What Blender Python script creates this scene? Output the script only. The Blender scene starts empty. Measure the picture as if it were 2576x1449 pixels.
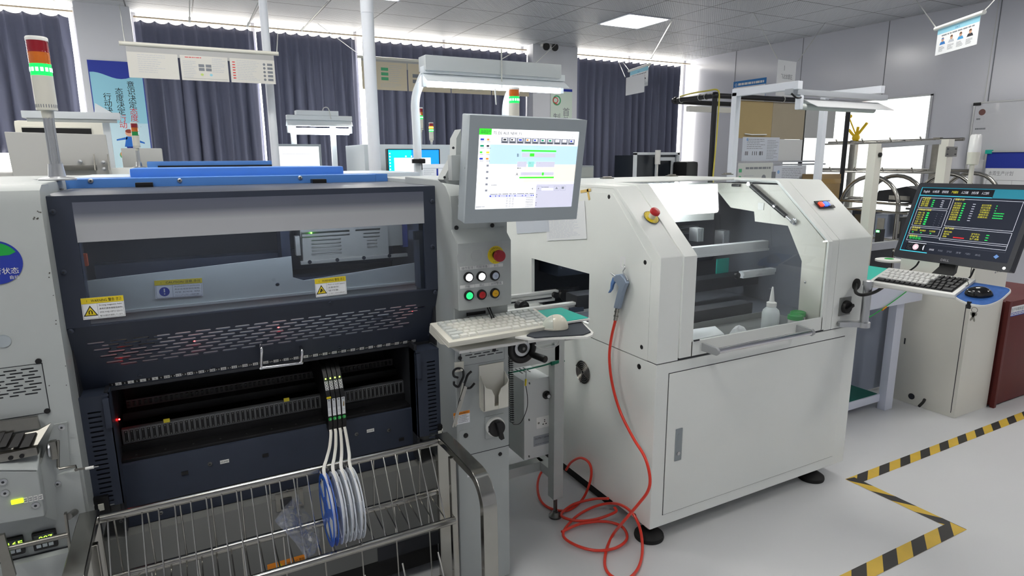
import bpy, bmesh, math, random
EXPOSURE = 1.12
from mathutils import Vector, Matrix
random.seed(7)
PI = math.pi
SC = bpy.context.scene
COL = SC.collection
V = Vector

# ---------------------------------------------------------------- camera model
F_PX, PITCH, YAW, ROLL = 1563.58, .203648, .486842, -.0069855
EYE = V((0, 0, 1.6))
FW = V((math.sin(YAW)*math.cos(PITCH), math.cos(YAW)*math.cos(PITCH), -math.sin(PITCH)))
_r = V((math.cos(YAW), -math.sin(YAW), 0)); _u = _r.cross(FW)
RT = _r*math.cos(ROLL) + _u*math.sin(ROLL)
UP = -_r*math.sin(ROLL) + _u*math.cos(ROLL)

def ray(x, y):
    return FW + RT*((x-1288)/F_PX) - UP*((y-724.5)/F_PX)

def at(x, y, X=None, Y=None, Z=None):
    """photo measurement -> point on a known world plane (metres)"""
    d = ray(x, y)
    if X is not None: t = X/d.x
    elif Y is not None: t = Y/d.y
    else: t = (Z-EYE.z)/d.z
    return EYE + d*t

def atp(x, y, P, N):
    d = ray(x, y); N = V(N)
    return EYE + d*((V(P)-EYE).dot(N)/d.dot(N))

cam = bpy.data.cameras.new('camera'); cam.sensor_width = 36; cam.lens = F_PX/2576*36
cam.clip_start = .02; cam.clip_end = 100
co = bpy.data.objects.new('camera', cam); COL.objects.link(co)
m = Matrix((RT, UP, -FW)).transposed().to_4x4(); m.translation = EYE
co.matrix_world = m
SC.camera = co

# ---------------------------------------------------------------- materials
def lin(c):
    return tuple(((v/255)/12.92 if v/255 <= .04045 else ((v/255+.055)/1.055)**2.4) for v in c)

MATS = {}
def mat(name, rgb, rough=.5, metal=0., noise=0., nscale=6., bump=0., bscale=200., emis=0., ergb=None,
        coat=0., spec=.5, alpha=1., trans=0., ior=1.45, rvar=0., aniso=None):
    if name in MATS: return MATS[name]
    m = bpy.data.materials.new(name); m.use_nodes = True
    nt = m.node_tree; b = nt.nodes['Principled BSDF']; L = nt.links
    c = (*lin(rgb), 1)
    b.inputs['Base Color'].default_value = c
    b.inputs['Roughness'].default_value = rough
    b.inputs['Metallic'].default_value = metal
    b.inputs['Specular IOR Level'].default_value = spec
    b.inputs['Coat Weight'].default_value = coat
    b.inputs['Alpha'].default_value = alpha
    b.inputs['Transmission Weight'].default_value = trans
    b.inputs['IOR'].default_value = ior
    if emis:
        b.inputs['Emission Color'].default_value = (*lin(ergb or rgb), 1)
        b.inputs['Emission Strength'].default_value = emis
    if noise or bump or rvar:
        tc = nt.nodes.new('ShaderNodeTexCoord')
        src = tc.outputs['Object']
        if aniso:
            mp = nt.nodes.new('ShaderNodeMapping'); mp.inputs['Scale'].default_value = aniso
            L.new(src, mp.inputs['Vector']); src = mp.outputs['Vector']
    if noise or rvar:
        n = nt.nodes.new('ShaderNodeTexNoise'); n.inputs['Scale'].default_value = nscale
        n.inputs['Detail'].default_value = 5; n.inputs['Roughness'].default_value = .6
        L.new(src, n.inputs['Vector'])
        if noise:
            mx = nt.nodes.new('ShaderNodeMix'); mx.data_type = 'RGBA'
            mx.inputs[6].default_value = (*[v*(1-noise) for v in c[:3]], 1)
            mx.inputs[7].default_value = (*[min(1, v*(1+noise)) for v in c[:3]], 1)
            L.new(n.outputs['Fac'], mx.inputs[0]); L.new(mx.outputs[2], b.inputs['Base Color'])
        if rvar:
            mr = nt.nodes.new('ShaderNodeMapRange')
            mr.inputs['To Min'].default_value = max(.02, rough-rvar); mr.inputs['To Max'].default_value = rough+rvar
            L.new(n.outputs['Fac'], mr.inputs['Value']); L.new(mr.outputs['Result'], b.inputs['Roughness'])
    if bump:
        n2 = nt.nodes.new('ShaderNodeTexNoise'); n2.inputs['Scale'].default_value = bscale; n2.inputs['Detail'].default_value = 2
        L.new(src, n2.inputs['Vector'])
        bp = nt.nodes.new('ShaderNodeBump'); bp.inputs['Strength'].default_value = bump; bp.inputs['Distance'].default_value = .002
        L.new(n2.outputs['Fac'], bp.inputs['Height']); L.new(bp.outputs['Normal'], b.inputs['Normal'])
    MATS[name] = m
    return m

def pane(name, tint, refl=.08, rough=.02, haze=0., hazec=(200, 205, 210), fres=True):
    """thin clear sheet: tinted see-through + fresnel reflection (+ dusty haze)"""
    if name in MATS: return MATS[name]
    m = bpy.data.materials.new(name); m.use_nodes = True
    nt = m.node_tree; nt.nodes.clear(); L = nt.links
    out = nt.nodes.new('ShaderNodeOutputMaterial')
    tr = nt.nodes.new('ShaderNodeBsdfTransparent'); tr.inputs['Color'].default_value = (*tint, 1)
    gl = nt.nodes.new('ShaderNodeBsdfGlossy'); gl.inputs['Roughness'].default_value = rough
    lw = nt.nodes.new('ShaderNodeLayerWeight')
    pw = nt.nodes.new('ShaderNodeMath'); pw.operation = 'POWER'; pw.inputs[1].default_value = 4.5
    L.new(lw.outputs['Facing'], pw.inputs[0])
    mul = nt.nodes.new('ShaderNodeMath'); mul.operation = 'MULTIPLY_ADD'
    mul.inputs[1].default_value = .9; mul.inputs[2].default_value = refl; mul.use_clamp = True
    L.new(pw.outputs[0], mul.inputs[0])
    base = tr.outputs['BSDF']
    if haze:
        df = nt.nodes.new('ShaderNodeBsdfDiffuse'); df.inputs['Color'].default_value = (*lin(hazec), 1)
        n = nt.nodes.new('ShaderNodeTexNoise'); n.inputs['Scale'].default_value = 3.; n.inputs['Detail'].default_value = 6
        tc = nt.nodes.new('ShaderNodeTexCoord'); L.new(tc.outputs['Object'], n.inputs['Vector'])
        mr = nt.nodes.new('ShaderNodeMapRange'); mr.inputs['From Min'].default_value = .3; mr.inputs['From Max'].default_value = .75
        mr.inputs['To Max'].default_value = haze*2; L.new(n.outputs['Fac'], mr.inputs['Value'])
        mh = nt.nodes.new('ShaderNodeMixShader'); L.new(mr.outputs['Result'], mh.inputs[0])
        L.new(base, mh.inputs[1]); L.new(df.outputs['BSDF'], mh.inputs[2]); base = mh.outputs[0]
    mx = nt.nodes.new('ShaderNodeMixShader')
    L.new(mul.outputs[0], mx.inputs[0]); L.new(base, mx.inputs[1]); L.new(gl.outputs['BSDF'], mx.inputs[2])
    L.new(mx.outputs[0], out.inputs['Surface'])
    MATS[name] = m
    return m

# ---------------------------------------------------------------- mesh builder
def frame_axes(d):
    d = d.normalized()
    a = V((0, 0, 1)) if abs(d.z) < .9 else V((1, 0, 0))
    u = a.cross(d).normalized(); v = d.cross(u)
    return u, v

class MB:
    def __init__(self, m=None):
        self.v = []; self.f = []; self.mi = []; self.mats = []
        self.cur = 0
        if m: self.use(m)
    def use(self, m):
        if m not in self.mats: self.mats.append(m)
        self.cur = self.mats.index(m); return self
    def add(self, vs, fs):
        o = len(self.v); self.v += [V(p) for p in vs]
        for f in fs: self.f.append([i+o for i in f]); self.mi.append(self.cur)
        return self
    def box(self, x0, x1, y0, y1, z0, z1, b=0.):
        if b <= 0:
            vs = [(x, y, z) for z in (z0, z1) for y in (y0, y1) for x in (x0, x1)]
            return self.add(vs, [(0, 2, 3, 1), (4, 5, 7, 6), (0, 1, 5, 4), (2, 6, 7, 3), (0, 4, 6, 2), (1, 3, 7, 5)])
        return self.obox(V(((x0+x1)/2, (y0+y1)/2, (z0+z1)/2)), V((1, 0, 0)), V((0, 1, 0)), abs(x1-x0), abs(y1-y0), abs(z1-z0), b)
    def obox(self, c, u, v, su, sv, sw, b=0.):
        u = V(u).normalized(); v = V(v); v = (v-u*v.dot(u)).normalized(); w = u.cross(v); c = V(c)
        bm = bmesh.new(); bmesh.ops.create_cube(bm, size=1)
        for p in bm.verts: p.co = V((p.co.x*su, p.co.y*sv, p.co.z*sw))
        if b > 0:
            bmesh.ops.bevel(bm, geom=bm.edges[:], offset=min(b, su*.45, sv*.45, sw*.45), segments=2, profile=.7, affect='EDGES')
        bm.verts.index_update()
        vs = [c+u*p.co.x+v*p.co.y+w*p.co.z for p in bm.verts]
        fs = [[q.index for q in f.verts] for f in bm.faces]; bm.free()
        return self.add(vs, fs)
    def cyl(self, p0, p1, r, r2=None, n=20, caps=True):
        p0 = V(p0); p1 = V(p1); r2 = r if r2 is None else r2
        u, v = frame_axes(p1-p0)
        vs = []
        for p, q in ((p0, r), (p1, r2)):
            for i in range(n):
                a = 2*PI*i/n; vs.append(p+u*(q*math.cos(a))+v*(q*math.sin(a)))
        fs = [(i, (i+1) % n, n+(i+1) % n, n+i) for i in range(n)]
        if caps: fs += [list(range(n))[::-1], list(range(n, 2*n))]
        return self.add(vs, fs)
    def lathe(self, c, ax, prof, n=24):
        """prof: list of (radius, distance along ax)"""
        c = V(c); ax = V(ax).normalized(); u, v = frame_axes(ax); vs = []; fs = []
        for r, h in prof:
            for i in range(n):
                a = 2*PI*i/n; vs.append(c+ax*h+u*(r*math.cos(a))+v*(r*math.sin(a)))
        k = len(prof)
        for j in range(k-1):
            for i in range(n): fs.append((j*n+i, j*n+(i+1) % n, (j+1)*n+(i+1) % n, (j+1)*n+i))
        if prof[0][0] > 1e-5: fs.append(list(range(n))[::-1])
        if prof[-1][0] > 1e-5: fs.append(list(range((k-1)*n, k*n)))
        return self.add(vs, fs)
    def tube(self, pts, r, n=8, closed=False, sq=None, up=None):
        """sweep a round (or sq=(w,h) rectangular) section along pts"""
        P = [V(p) for p in pts]; k = len(P); vs = []; fs = []
        T = []
        for i in range(k):
            a = P[i-1] if (i or closed) else P[i]; b = P[(i+1) % k] if (i < k-1 or closed) else P[i]
            T.append((b-a).normalized())
        if up is not None: u = V(up)
        else: u, _ = frame_axes(T[0])
        for i in range(k):
            t = T[i]; u = (V(up) if up is not None else u); u = (u-t*u.dot(t))
            if u.length < 1e-6: u, _ = frame_axes(t)
            u.normalize(); v = t.cross(u)
            if sq:
                for a, b in ((-1, -1), (1, -1), (1, 1), (-1, 1)): vs.append(P[i]+u*(a*sq[0]/2)+v*(b*sq[1]/2))
            else:
                for j in range(n):
                    a = 2*PI*j/n; vs.append(P[i]+u*(r*math.cos(a))+v*(r*math.sin(a)))
        nn = 4 if sq else n
        for i in range(k if closed else k-1):
            i2 = (i+1) % k
            for j in range(nn): fs.append((i*nn+j, i*nn+(j+1) % nn, i2*nn+(j+1) % nn, i2*nn+j))
        if not closed: fs += [list(range(nn))[::-1], list(range((k-1)*nn, k*nn))]
        return self.add(vs, fs)
    def sphere(self, c, r, s=(1, 1, 1), n=16, m=10):
        c = V(c); prof = []
        vs = [c+V((0, 0, -r*s[2]))]; fs = []
        for j in range(1, m):
            t = -PI/2+PI*j/m
            for i in range(n):
                a = 2*PI*i/n
                vs.append(c+V((r*s[0]*math.cos(t)*math.cos(a), r*s[1]*math.cos(t)*math.sin(a), r*s[2]*math.sin(t))))
        vs.append(c+V((0, 0, r*s[2])))
        for i in range(n): fs.append((0, 1+(i+1) % n, 1+i))
        for j in range(m-2):
            for i in range(n): fs.append((1+j*n+i, 1+j*n+(i+1) % n, 1+(j+1)*n+(i+1) % n, 1+(j+1)*n+i))
        e = len(vs)-1
        for i in range(n): fs.append((1+(m-2)*n+i, 1+(m-2)*n+(i+1) % n, e))
        return self.add(vs, fs)
    def poly(self, pts): return self.add(pts, [list(range(len(pts)))])
    def prism(self, pts, ext):
        """extrude a planar polygon by vector ext"""
        P = [V(p) for p in pts]; e = V(ext); n = len(P)
        nrm = sum(((P[i]-P[0]).cross(P[(i+1) % n]-P[0]) for i in range(1, n-1)), V((0, 0, 0)))
        if nrm.dot(e) > 0: P = P[::-1]
        fs = [list(range(n)), list(range(n, 2*n))[::-1]] + [(i, n+i, n+(i+1) % n, (i+1) % n) for i in range(n)]
        return self.add(P+[p+e for p in P], fs)
    def plate(self, o, u, v, outline, holes, th):
        """flat plate with real holes: o origin, u/v axes, 2D outline + hole loops, thickness along -(u x v)"""
        o = V(o); u = V(u); v = V(v); w = u.cross(v).normalized()
        bm = bmesh.new(); ed = []; loops = []
        for lp in [outline]+holes:
            vs = [bm.verts.new((a, b, 0)) for a, b in lp]
            ed += [bm.edges.new((vs[i], vs[(i+1) % len(vs)])) for i in range(len(vs))]; loops.append(lp)
        bmesh.ops.triangle_fill(bm, edges=ed, use_beauty=True)
        bm.verts.index_update()
        vs = [(p.co.x, p.co.y) for p in bm.verts]
        fs = []
        for f in bm.faces:
            q = [x.index for x in f.verts]
            if f.normal.z < 0 or (f.normal.length < .1): q = q[::-1]
            a, b, c = [vs[i] for i in q[:3]]
            if (b[0]-a[0])*(c[1]-a[1])-(b[1]-a[1])*(c[0]-a[0]) < 0: q = q[::-1]
            fs.append(q)
        bm.free()
        n = len(vs)
        P = [o+u*a+v*b for a, b in vs]; Q = [p-w*th for p in P]
        fs2 = fs+[[i+n for i in q[::-1]] for q in fs]
        self.add(P+Q, fs2)
        for k, lp in enumerate(loops):
            m = len(lp); area = sum(lp[i][0]*lp[(i+1) % m][1]-lp[(i+1) % m][0]*lp[i][1] for i in range(m))
            R = [o+u*a+v*b for a, b in lp]; S = [p-w*th for p in R]
            fl = [(i, m+i, m+(i+1) % m, (i+1) % m) for i in range(m)]
            if (area < 0) == (k == 0): fl = [q[::-1] for q in fl]
            self.add(R+S, fl)
        return self
    def build(self, name, parent=None, label=None, smooth=40, bev=0., kind=None):
        me = bpy.data.meshes.new(name)
        me.from_pydata([tuple(p) for p in self.v], [], self.f)
        for m in self.mats: me.materials.append(m)
        me.polygons.foreach_set('material_index', self.mi)
        if smooth:
            me.polygons.foreach_set('use_smooth', [True]*len(me.polygons))
            me.set_sharp_from_angle(angle=math.radians(smooth))
        me.update()
        o = bpy.data.objects.new(name, me); COL.objects.link(o)
        if parent is not None:
            o.parent = parent
            if parent.type == 'EMPTY': o.matrix_parent_inverse = Matrix.Translation(parent.location).inverted()
        if bev:
            md = o.modifiers.new('bevel', 'BEVEL'); md.width = bev; md.segments = 2; md.limit_method = 'ANGLE'
            md.angle_limit = math.radians(50); md.harden_normals = True
        if label: o['label'] = label
        if kind: o['kind'] = kind
        return o

def tag(o, label, cat, group=None, kind=None):
    o['label'] = label; o['category'] = cat
    if group: o['group'] = group
    if kind: o['kind'] = kind
    return o
def thing(name, label, cat, loc=(0, 0, 0), group=None):
    o = bpy.data.objects.new(name, None); COL.objects.link(o); o.location = loc
    o.empty_display_size = .05
    return tag(o, label, cat, group)
def copy_tree(root, delta, label):
    c = root.copy(); COL.objects.link(c); c.location = root.location+V(delta); c['label'] = label
    for ch in root.children:
        k = ch.copy(); COL.objects.link(k); k.parent = c
        for g in ch.children:
            q = g.copy(); COL.objects.link(q); q.parent = k
    return c

# ---------------------------------------------------------------- flat graphics (stickers, screens, signs)
_TX = {}
def text_mesh(s):
    if s in _TX: return _TX[s]
    cu = bpy.data.curves.new('t', 'FONT'); cu.body = s; cu.resolution_u = 2
    o = bpy.data.objects.new('t', cu); COL.objects.link(o)
    bpy.context.view_layer.update()
    me = bpy.data.meshes.new_from_object(o.evaluated_get(bpy.context.evaluated_depsgraph_get()))
    vs = [(p.co.x, p.co.y) for p in me.vertices]; fs = [list(p.vertices) for p in me.polygons]
    bpy.data.objects.remove(o); bpy.data.curves.remove(cu); bpy.data.meshes.remove(me)
    xs = [a for a, _ in vs] or [0]; ys = [b for _, b in vs] or [0]
    _TX[s] = (vs, fs, min(xs), max(xs), min(ys), max(ys)); return _TX[s]

class Flat(MB):
    """drawing plane: origin o (lower left), unit axes u (right) and v (up); coordinates in metres"""
    def __init__(self, o, u, v, W=1., H=1., base=None, th=.0008):
        super().__init__()
        self.o = V(o); self.u = V(u).normalized(); v = V(v); self.vv = (v-self.u*v.dot(self.u)).normalized()
        self.w = self.u.cross(self.vv); self.W = W; self.H = H; self.step = .0003
        if base:
            self.use(base); c = self.P(W/2, H/2, 0)-self.w*(th/2)
            self.obox(c, self.u, self.vv, W, H, th)
    def P(self, a, b, l=1): return self.o+self.u*a+self.vv*b+self.w*(self.step*l)
    def rect(self, a0, b0, a1, b1, m, l=1):
        self.use(m); return self.poly([self.P(a0, b0, l), self.P(a1, b0, l), self.P(a1, b1, l), self.P(a0, b1, l)])
    def shape(self, pts, m, l=1):
        self.use(m); return self.poly([self.P(a, b, l) for a, b in pts])
    def disc(self, a, b, r, m, l=1, n=24, r0=0., ry=None):
        self.use(m); ry = ry or r
        if r0:
            vs = [self.P(a+q*math.cos(2*PI*i/n), b+q*math.sin(2*PI*i/n), l) for q in (r0, r) for i in range(n)]
            return self.add(vs, [(i, n+i, n+(i+1) % n, (i+1) % n) for i in range(n)])
        return self.poly([self.P(a+r*math.cos(2*PI*i/n), b+ry*math.sin(2*PI*i/n), l) for i in range(n)])
    def frame(self, a0, b0, a1, b1, t, m, l=1):
        self.rect(a0, b0, a1, b0+t, m, l); self.rect(a0, b1-t, a1, b1, m, l)
        self.rect(a0, b0+t, a0+t, b1-t, m, l); self.rect(a1-t, b0+t, a1, b1-t, m, l); return self
    def text(self, s, a, b, h, m, l=2, al='l', w=None, rot=0.):
        """h = cap height; al l/c/r; w = squeeze to this width"""
        vs, fs, x0, x1, y0, y1 = text_mesh(s)
        if not fs: return self
        cjk = any(ord(c) > 0x2e00 for c in s)
        k = h/(.8 if cjk else .73); kx = k if w is None else w/(x1-x0)
        off = {'l': 0, 'c': -(x0+x1)/2*kx, 'r': -x1*kx}[al]
        cr, sr = math.cos(rot), math.sin(rot)
        self.use(m); pts = []
        for x, y in vs:
            X = x*kx+off; Y = y*k
            pts.append(self.P(a+X*cr-Y*sr, b+X*sr+Y*cr, l))
        return self.add(pts, fs)
    def lines(self, a0, b0, a1, b1, n, m, l=1, fill=.35, seed=1, jag=.4):
        """rows of unreadable small print"""
        rnd = random.Random(seed); p = (b1-b0)/n
        for i in range(n):
            y = b1-(i+.5)*p; x = a0; e = a1-(a1-a0)*jag*rnd.random()
            while x < e:
                w = (a1-a0)*(.05+.12*rnd.random()); self.rect(x, y-p*fill/2, min(x+w, e), y+p*fill/2, m, l); x += w+(a1-a0)*.02
        return self

def face(tl, tr, bl):
    """origin/axes/size from three corner points"""
    tl, tr, bl = V(tl), V(tr), V(bl)
    return bl, tr-tl, tl-bl, (tr-tl).length, (tl-bl).length
def stadium(a, b, L, h, n=4):
    r = h/2; pts = []
    for i in range(n+1):
        t = -PI/2+PI*i/n; pts.append((a+L/2-r+r*math.cos(t), b+r*math.sin(t)))
    for i in range(n+1):
        t = PI/2+PI*i/n; pts.append((a-L/2+r+r*math.cos(t), b+r*math.sin(t)))
    return pts
def rrect(a0, b0, a1, b1, r, n=4):
    pts = []
    for cx, cy, s in ((a1-r, b0+r, -PI/2), (a1-r, b1-r, 0), (a0+r, b1-r, PI/2), (a0+r, b0+r, PI)):
        for i in range(n+1):
            t = s+PI/2*i/n; pts.append((cx+r*math.cos(t), cy+r*math.sin(t)))
    return pts
def bez(pts, n=10):
    """smooth Catmull-Rom path through pts"""
    P = [V(p) for p in pts]; P = [P[0]*2-P[1]]+P+[P[-1]*2-P[-2]]; out = []
    for i in range(1, len(P)-2):
        a, b, c, d = P[i-1:i+3]
        for j in range(n):
            t = j/n
            out.append(.5*((2*b)+(c-a)*t+(2*a-5*b+4*c-d)*t*t+(3*b-a-3*c+d)*t**3))
    return out+[P[-2]]
UX, UY, UZ = V((1, 0, 0)), V((0, 1, 0)), V((0, 0, 1))
# ---------------------------------------------------------------- palette
M_gray = mat('grey machine paint', (170, 175, 174), .42, noise=.05, nscale=9, bump=.05, bscale=500)
M_gray2 = mat('grey monitor housing', (170, 179, 184), .5, bump=.05, bscale=600)
M_white = mat('white machine paint', (236, 239, 235), .38, noise=.025, nscale=5, bump=.03, bscale=500)
M_cream = mat('cream machine paint', (224, 222, 212), .4, noise=.03, nscale=5)
M_navy = mat('dark blue cover plastic', (50, 56, 70), .35, noise=.12, nscale=10, bump=.04, bscale=400)
M_navy2 = mat('matt dark blue steel', (50, 57, 72), .5, noise=.15, nscale=12, bump=.05, bscale=500)
M_dark = mat('dark interior steel', (40, 42, 47), .5, noise=.2, nscale=20)
M_black = mat('black plastic', (18, 18, 20), .4)
M_rubber = mat('black rubber', (22, 22, 23), .65, noise=.2, nscale=30)
M_blue = mat('blue enamel', (84, 138, 214), .4, noise=.05)
M_steel = mat('polished stainless steel', (168, 166, 160), .2, 1., noise=.12, nscale=14, rvar=.08)
M_steeldk = mat('dull stainless steel', (140, 138, 132), .33, 1., noise=.2, nscale=18, rvar=.1)
M_chrome = mat('chrome', (215, 215, 218), .12, 1.)
M_alu = mat('aluminium', (196, 198, 200), .34, 1., noise=.06, nscale=30)
M_zinc = mat('zinc plated plate', (160, 158, 148), .42, .85, noise=.12, nscale=40)
M_screw = mat('screw steel', (120, 120, 118), .3, 1.)
M_wht = mat('white plastic', (232, 232, 228), .4)
M_ivory = mat('ivory plastic', (222, 220, 208), .4, noise=.03)
M_paper = mat('white paper', (236, 238, 240), .8)
M_paperb = mat('bluish paper in sleeve', (206, 212, 222), .35, noise=.03)
M_beige = mat('beige paper', (214, 202, 176), .6, noise=.03)
M_ink = mat('black ink', (24, 24, 26), .7)
M_inkg = mat('grey print', (128, 132, 138), .8)
M_inkl = mat('pale print', (188, 192, 198), .8)
M_yel = mat('warning yellow', (228, 204, 40), .5)
M_ora = mat('warning orange', (232, 140, 30), .5)
M_red = mat('red plastic', (188, 30, 36), .35)
M_reddk = mat('dark red plastic', (150, 22, 38), .35)
M_grn = mat('green plastic', (34, 165, 70), .35)
M_teal = mat('teal anti static mat', (38, 186, 168), .6, bump=.1, bscale=900)
M_navyink = mat('blue ink', (38, 58, 160), .6)
M_skyink = mat('sky blue print', (150, 208, 228), .6)
M_redink = mat('red ink', (214, 40, 44), .6)
M_grnink = mat('green print', (80, 170, 120), .6)
M_hose = mat('red polyurethane hose', (232, 62, 44), .32, coat=.3)
M_wire = mat('pale wire', (200, 202, 198), .5)
def glow(name, rgb, s): return mat('glow '+name, rgb, .4, emis=s, ergb=rgb)
def sglow(name, rgb, s):
    '''display pixel: shown near its own colour at this exposure'''
    return mat('glow '+name, rgb, .4, emis=.86*min(s, 1.05)/2**EXPOSURE, ergb=rgb, spec=.2) if name not in MATS else MATS[name]
# ================================================================ the room
H = 3.15
XL, XR, YF, YB = -3.2, 7.5, -2.6, 8.05

def mat_floor():
    m = mat('grey epoxy floor', (208, 209, 211), .36, noise=.04, nscale=1.2, rvar=.06)
    return m
def mat_ceiling():
    m = bpy.data.materials.new('aluminium ceiling tiles'); m.use_nodes = True
    nt = m.node_tree; L = nt.links; b = nt.nodes['Principled BSDF']
    g = nt.nodes.new('ShaderNodeNewGeometry'); s = nt.nodes.new('ShaderNodeSeparateXYZ'); L.new(g.outputs['Position'], s.inputs[0])
    def mth(op, a, bb=None, c=None):
        n = nt.nodes.new('ShaderNodeMath'); n.operation = op
        for i, q in enumerate((a, bb, c)):
            if q is None: continue
            if isinstance(q, (int, float)): n.inputs[i].default_value = q
            else: L.new(q, n.inputs[i])
        return n.outputs[0]
    ds = []
    for ax, off in (('X', 4.515), ('Y', 5.765)):
        t = mth('SUBTRACT', s.outputs[ax], off); t = mth('DIVIDE', t, .6); t = mth('FRACT', t)
        t = mth('SUBTRACT', t, .5); t = mth('ABSOLUTE', t); ds.append(t)      # .5 at the joint
    d = mth('MAXIMUM', ds[0], ds[1])
    line = mth('GREATER_THAN', d, .489)
    mx = nt.nodes.new('ShaderNodeMix'); mx.data_type = 'RGBA'
    mx.inputs[6].default_value = (*lin((184, 187, 192)), 1); mx.inputs[7].default_value = (*lin((84, 86, 90)), 1)
    L.new(line, mx.inputs[0]); L.new(mx.outputs[2], b.inputs['Base Color'])
    # dimples of the perforated tiles
    hs = []
    for ax in 'XY':
        t = mth('MULTIPLY', s.outputs[ax], 2*PI/.03); t = mth('SINE', t); hs.append(t)
    h = mth('MULTIPLY', hs[0], hs[1]); h = mth('MULTIPLY_ADD', line, -1.5, h)
    bp = nt.nodes.new('ShaderNodeBump'); bp.inputs['Strength'].default_value = .6; bp.inputs['Distance'].default_value = .005
    L.new(h, bp.inputs['Height']); L.new(bp.outputs['Normal'], b.inputs['Normal'])
    b.inputs['Roughness'].default_value = .42; b.inputs['Metallic'].default_value = 0
    return m
def mat_wall():
    return mat('light grey sandwich panel wall', (206, 208, 217), .19, spec=.9)
def st(mb, name, **k): return mb.build(name, kind='structure', **k)

st(MB(mat_floor()).box(XL, XR+.1, YF, YB+.3, -.1, 0), 'floor')
st(MB(mat_ceiling()).box(XL, XR+.1, YF, YB+.3, H, H+.1), 'ceiling')
wr = MB(mat_wall()).box(XR, XR+.1, YF, YB+.3, 0, H)
wr.use(mat('panel joint grey', (120, 123, 130), .5))
for y in (7.015, 5.878, 4.735, 3.6, 2.46, 1.32, .18): wr.box(XR-.003, XR, y-.004, y+.004, 0, H)
st(wr, 'wall_right')
st(MB(mat_wall()).box(XL-.1, XL, YF, YB+.3, 0, H), 'wall_left')
st(MB(mat_wall()).box(XL, XR, YF-.1, YF, 0, H), 'wall_front')
PILX = [(-.735, -.255), (4.48, 5.21)]
M_pil = mat('white painted pillar', (214, 216, 222), .6, noise=.02)
wb = MB(M_pil)
wb.box(XL, XR, YB, YB+.12, 0, .95)
for a, b in PILX: wb.box(a, b, 7.8, YB+.12, 0, H)
wb.box(XL, XR, YB+.2, YB+.3, 0, H)
st(wb, 'wall_back')
M_sky = glow('daylight window', (255, 250, 240), 3.)
M_wfr = mat('white window frame', (225, 225, 225), .4)
spans = [(XL, -.735), (-.255, 4.48), (5.21, XR)]
for i, (a, b) in enumerate(spans):
    w = MB(M_sky).box(a+.04, b-.04, YB+.06, YB+.07, .99, H-.01); w.use(M_wfr)
    w.box(a, b, YB+.02, YB+.1, .95, .99)
    n = max(2, int((b-a)/1.15))
    for k in range(n+1):
        x = a+.02+(b-a-.04)*k/n; w.box(x-.02, x+.02, YB+.03, YB+.1, .95, H)
    w.use(mat('cream curtain track', (214, 196, 170), .5)).box(a+.02, b-.02, 7.935, 7.955, 3.078, 3.094)
    st(w, 'window_%d' % (i+1))
# skirting
sk = MB(M_pil)
sk.box(XR-.012, XR, YF, YB, 0, .1); st(sk, 'baseboard_right')

# ---------------------------------------------------------------- curtains
def mat_curtain():
    m = mat('charcoal curtain cloth', (114, 118, 140), .85, noise=.06, nscale=30, bump=.15, bscale=700)
    return m
M_cur = mat_curtain(); M_hem = mat('curtain header tape', (108, 108, 124), .85)
def curtain(x0, x1, zt, zb, n, label, seed, y=7.95, scallop=.012):
    rnd = random.Random(seed); nx = n*14; zs = [0, .03, .07, .14, .3, .55, .85, 1.]
    vs = []; amps = [.026+.02*rnd.random() for _ in range(n+1)]; ph = [rnd.uniform(-.25, .25) for _ in range(n+1)]
    for j, t in enumerate(zs):
        for i in range(nx+1):
            s = i/nx*n; k = min(int(s), n-1); f = s-k
            a = amps[k]*(1-f)+amps[k+1]*f; p = ph[k]*(1-f)+ph[k+1]*f
            pin = math.exp(-((f-.5)/.1)**2)                        # pinch pleat
            if t < .12:
                yy = -.05*pin+.012*math.cos(2*PI*s)
            else:
                w = min(1, (t-.07)/.3)
                yy = (1-w)*(-.05*pin+.012*math.cos(2*PI*s))+w*(-a*1.25*math.cos(2*PI*(s-.5)+p)-.012*math.cos(4*PI*s+k))
            z = zt-(zt-zb)*t
            if t == 0: z -= scallop*math.sin(PI*((f+.5) % 1))
            x = x0+(x1-x0)*i/nx+.012*math.sin(s*5+t*3)*(t > .2)
            vs.append((x, y+yy, z))
    w = nx+1; fs = [(j*w+i, (j+1)*w+i, (j+1)*w+i+1, j*w+i+1) for j in range(len(zs)-1) for i in range(nx)]
    mb = MB(M_cur); mb.add(vs, fs)
    o = mb.build('curtain', smooth=80)
    md = o.modifiers.new('cloth', 'SOLIDIFY'); md.thickness = .004; md.offset = 0
    return tag(o, label, 'curtain')
curtain(-1.95, -.80, 3.04, 1.7, 8, 'charcoal curtain at the far left, left of the white pillar with the blue banner', 1)
curtain(-.235, .925, 3.05, 1.0, 9, 'charcoal curtain just right of the blue banner, behind the three hanging white sheets', 2)
curtain(.955, 2.075, 3.05, 1.0, 9, 'charcoal curtain left of the narrow bright gap, behind the small two-post lamp', 3)
curtain(2.165, 4.47, 3.04, 1.0, 17, 'wide charcoal curtain behind the beige hanging boards and bright overhead lamp', 4)
curtain(5.235, 7.30, 3.04, 1.0, 15, 'charcoal curtain in the right corner, between second pillar and right wall', 5)

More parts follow.
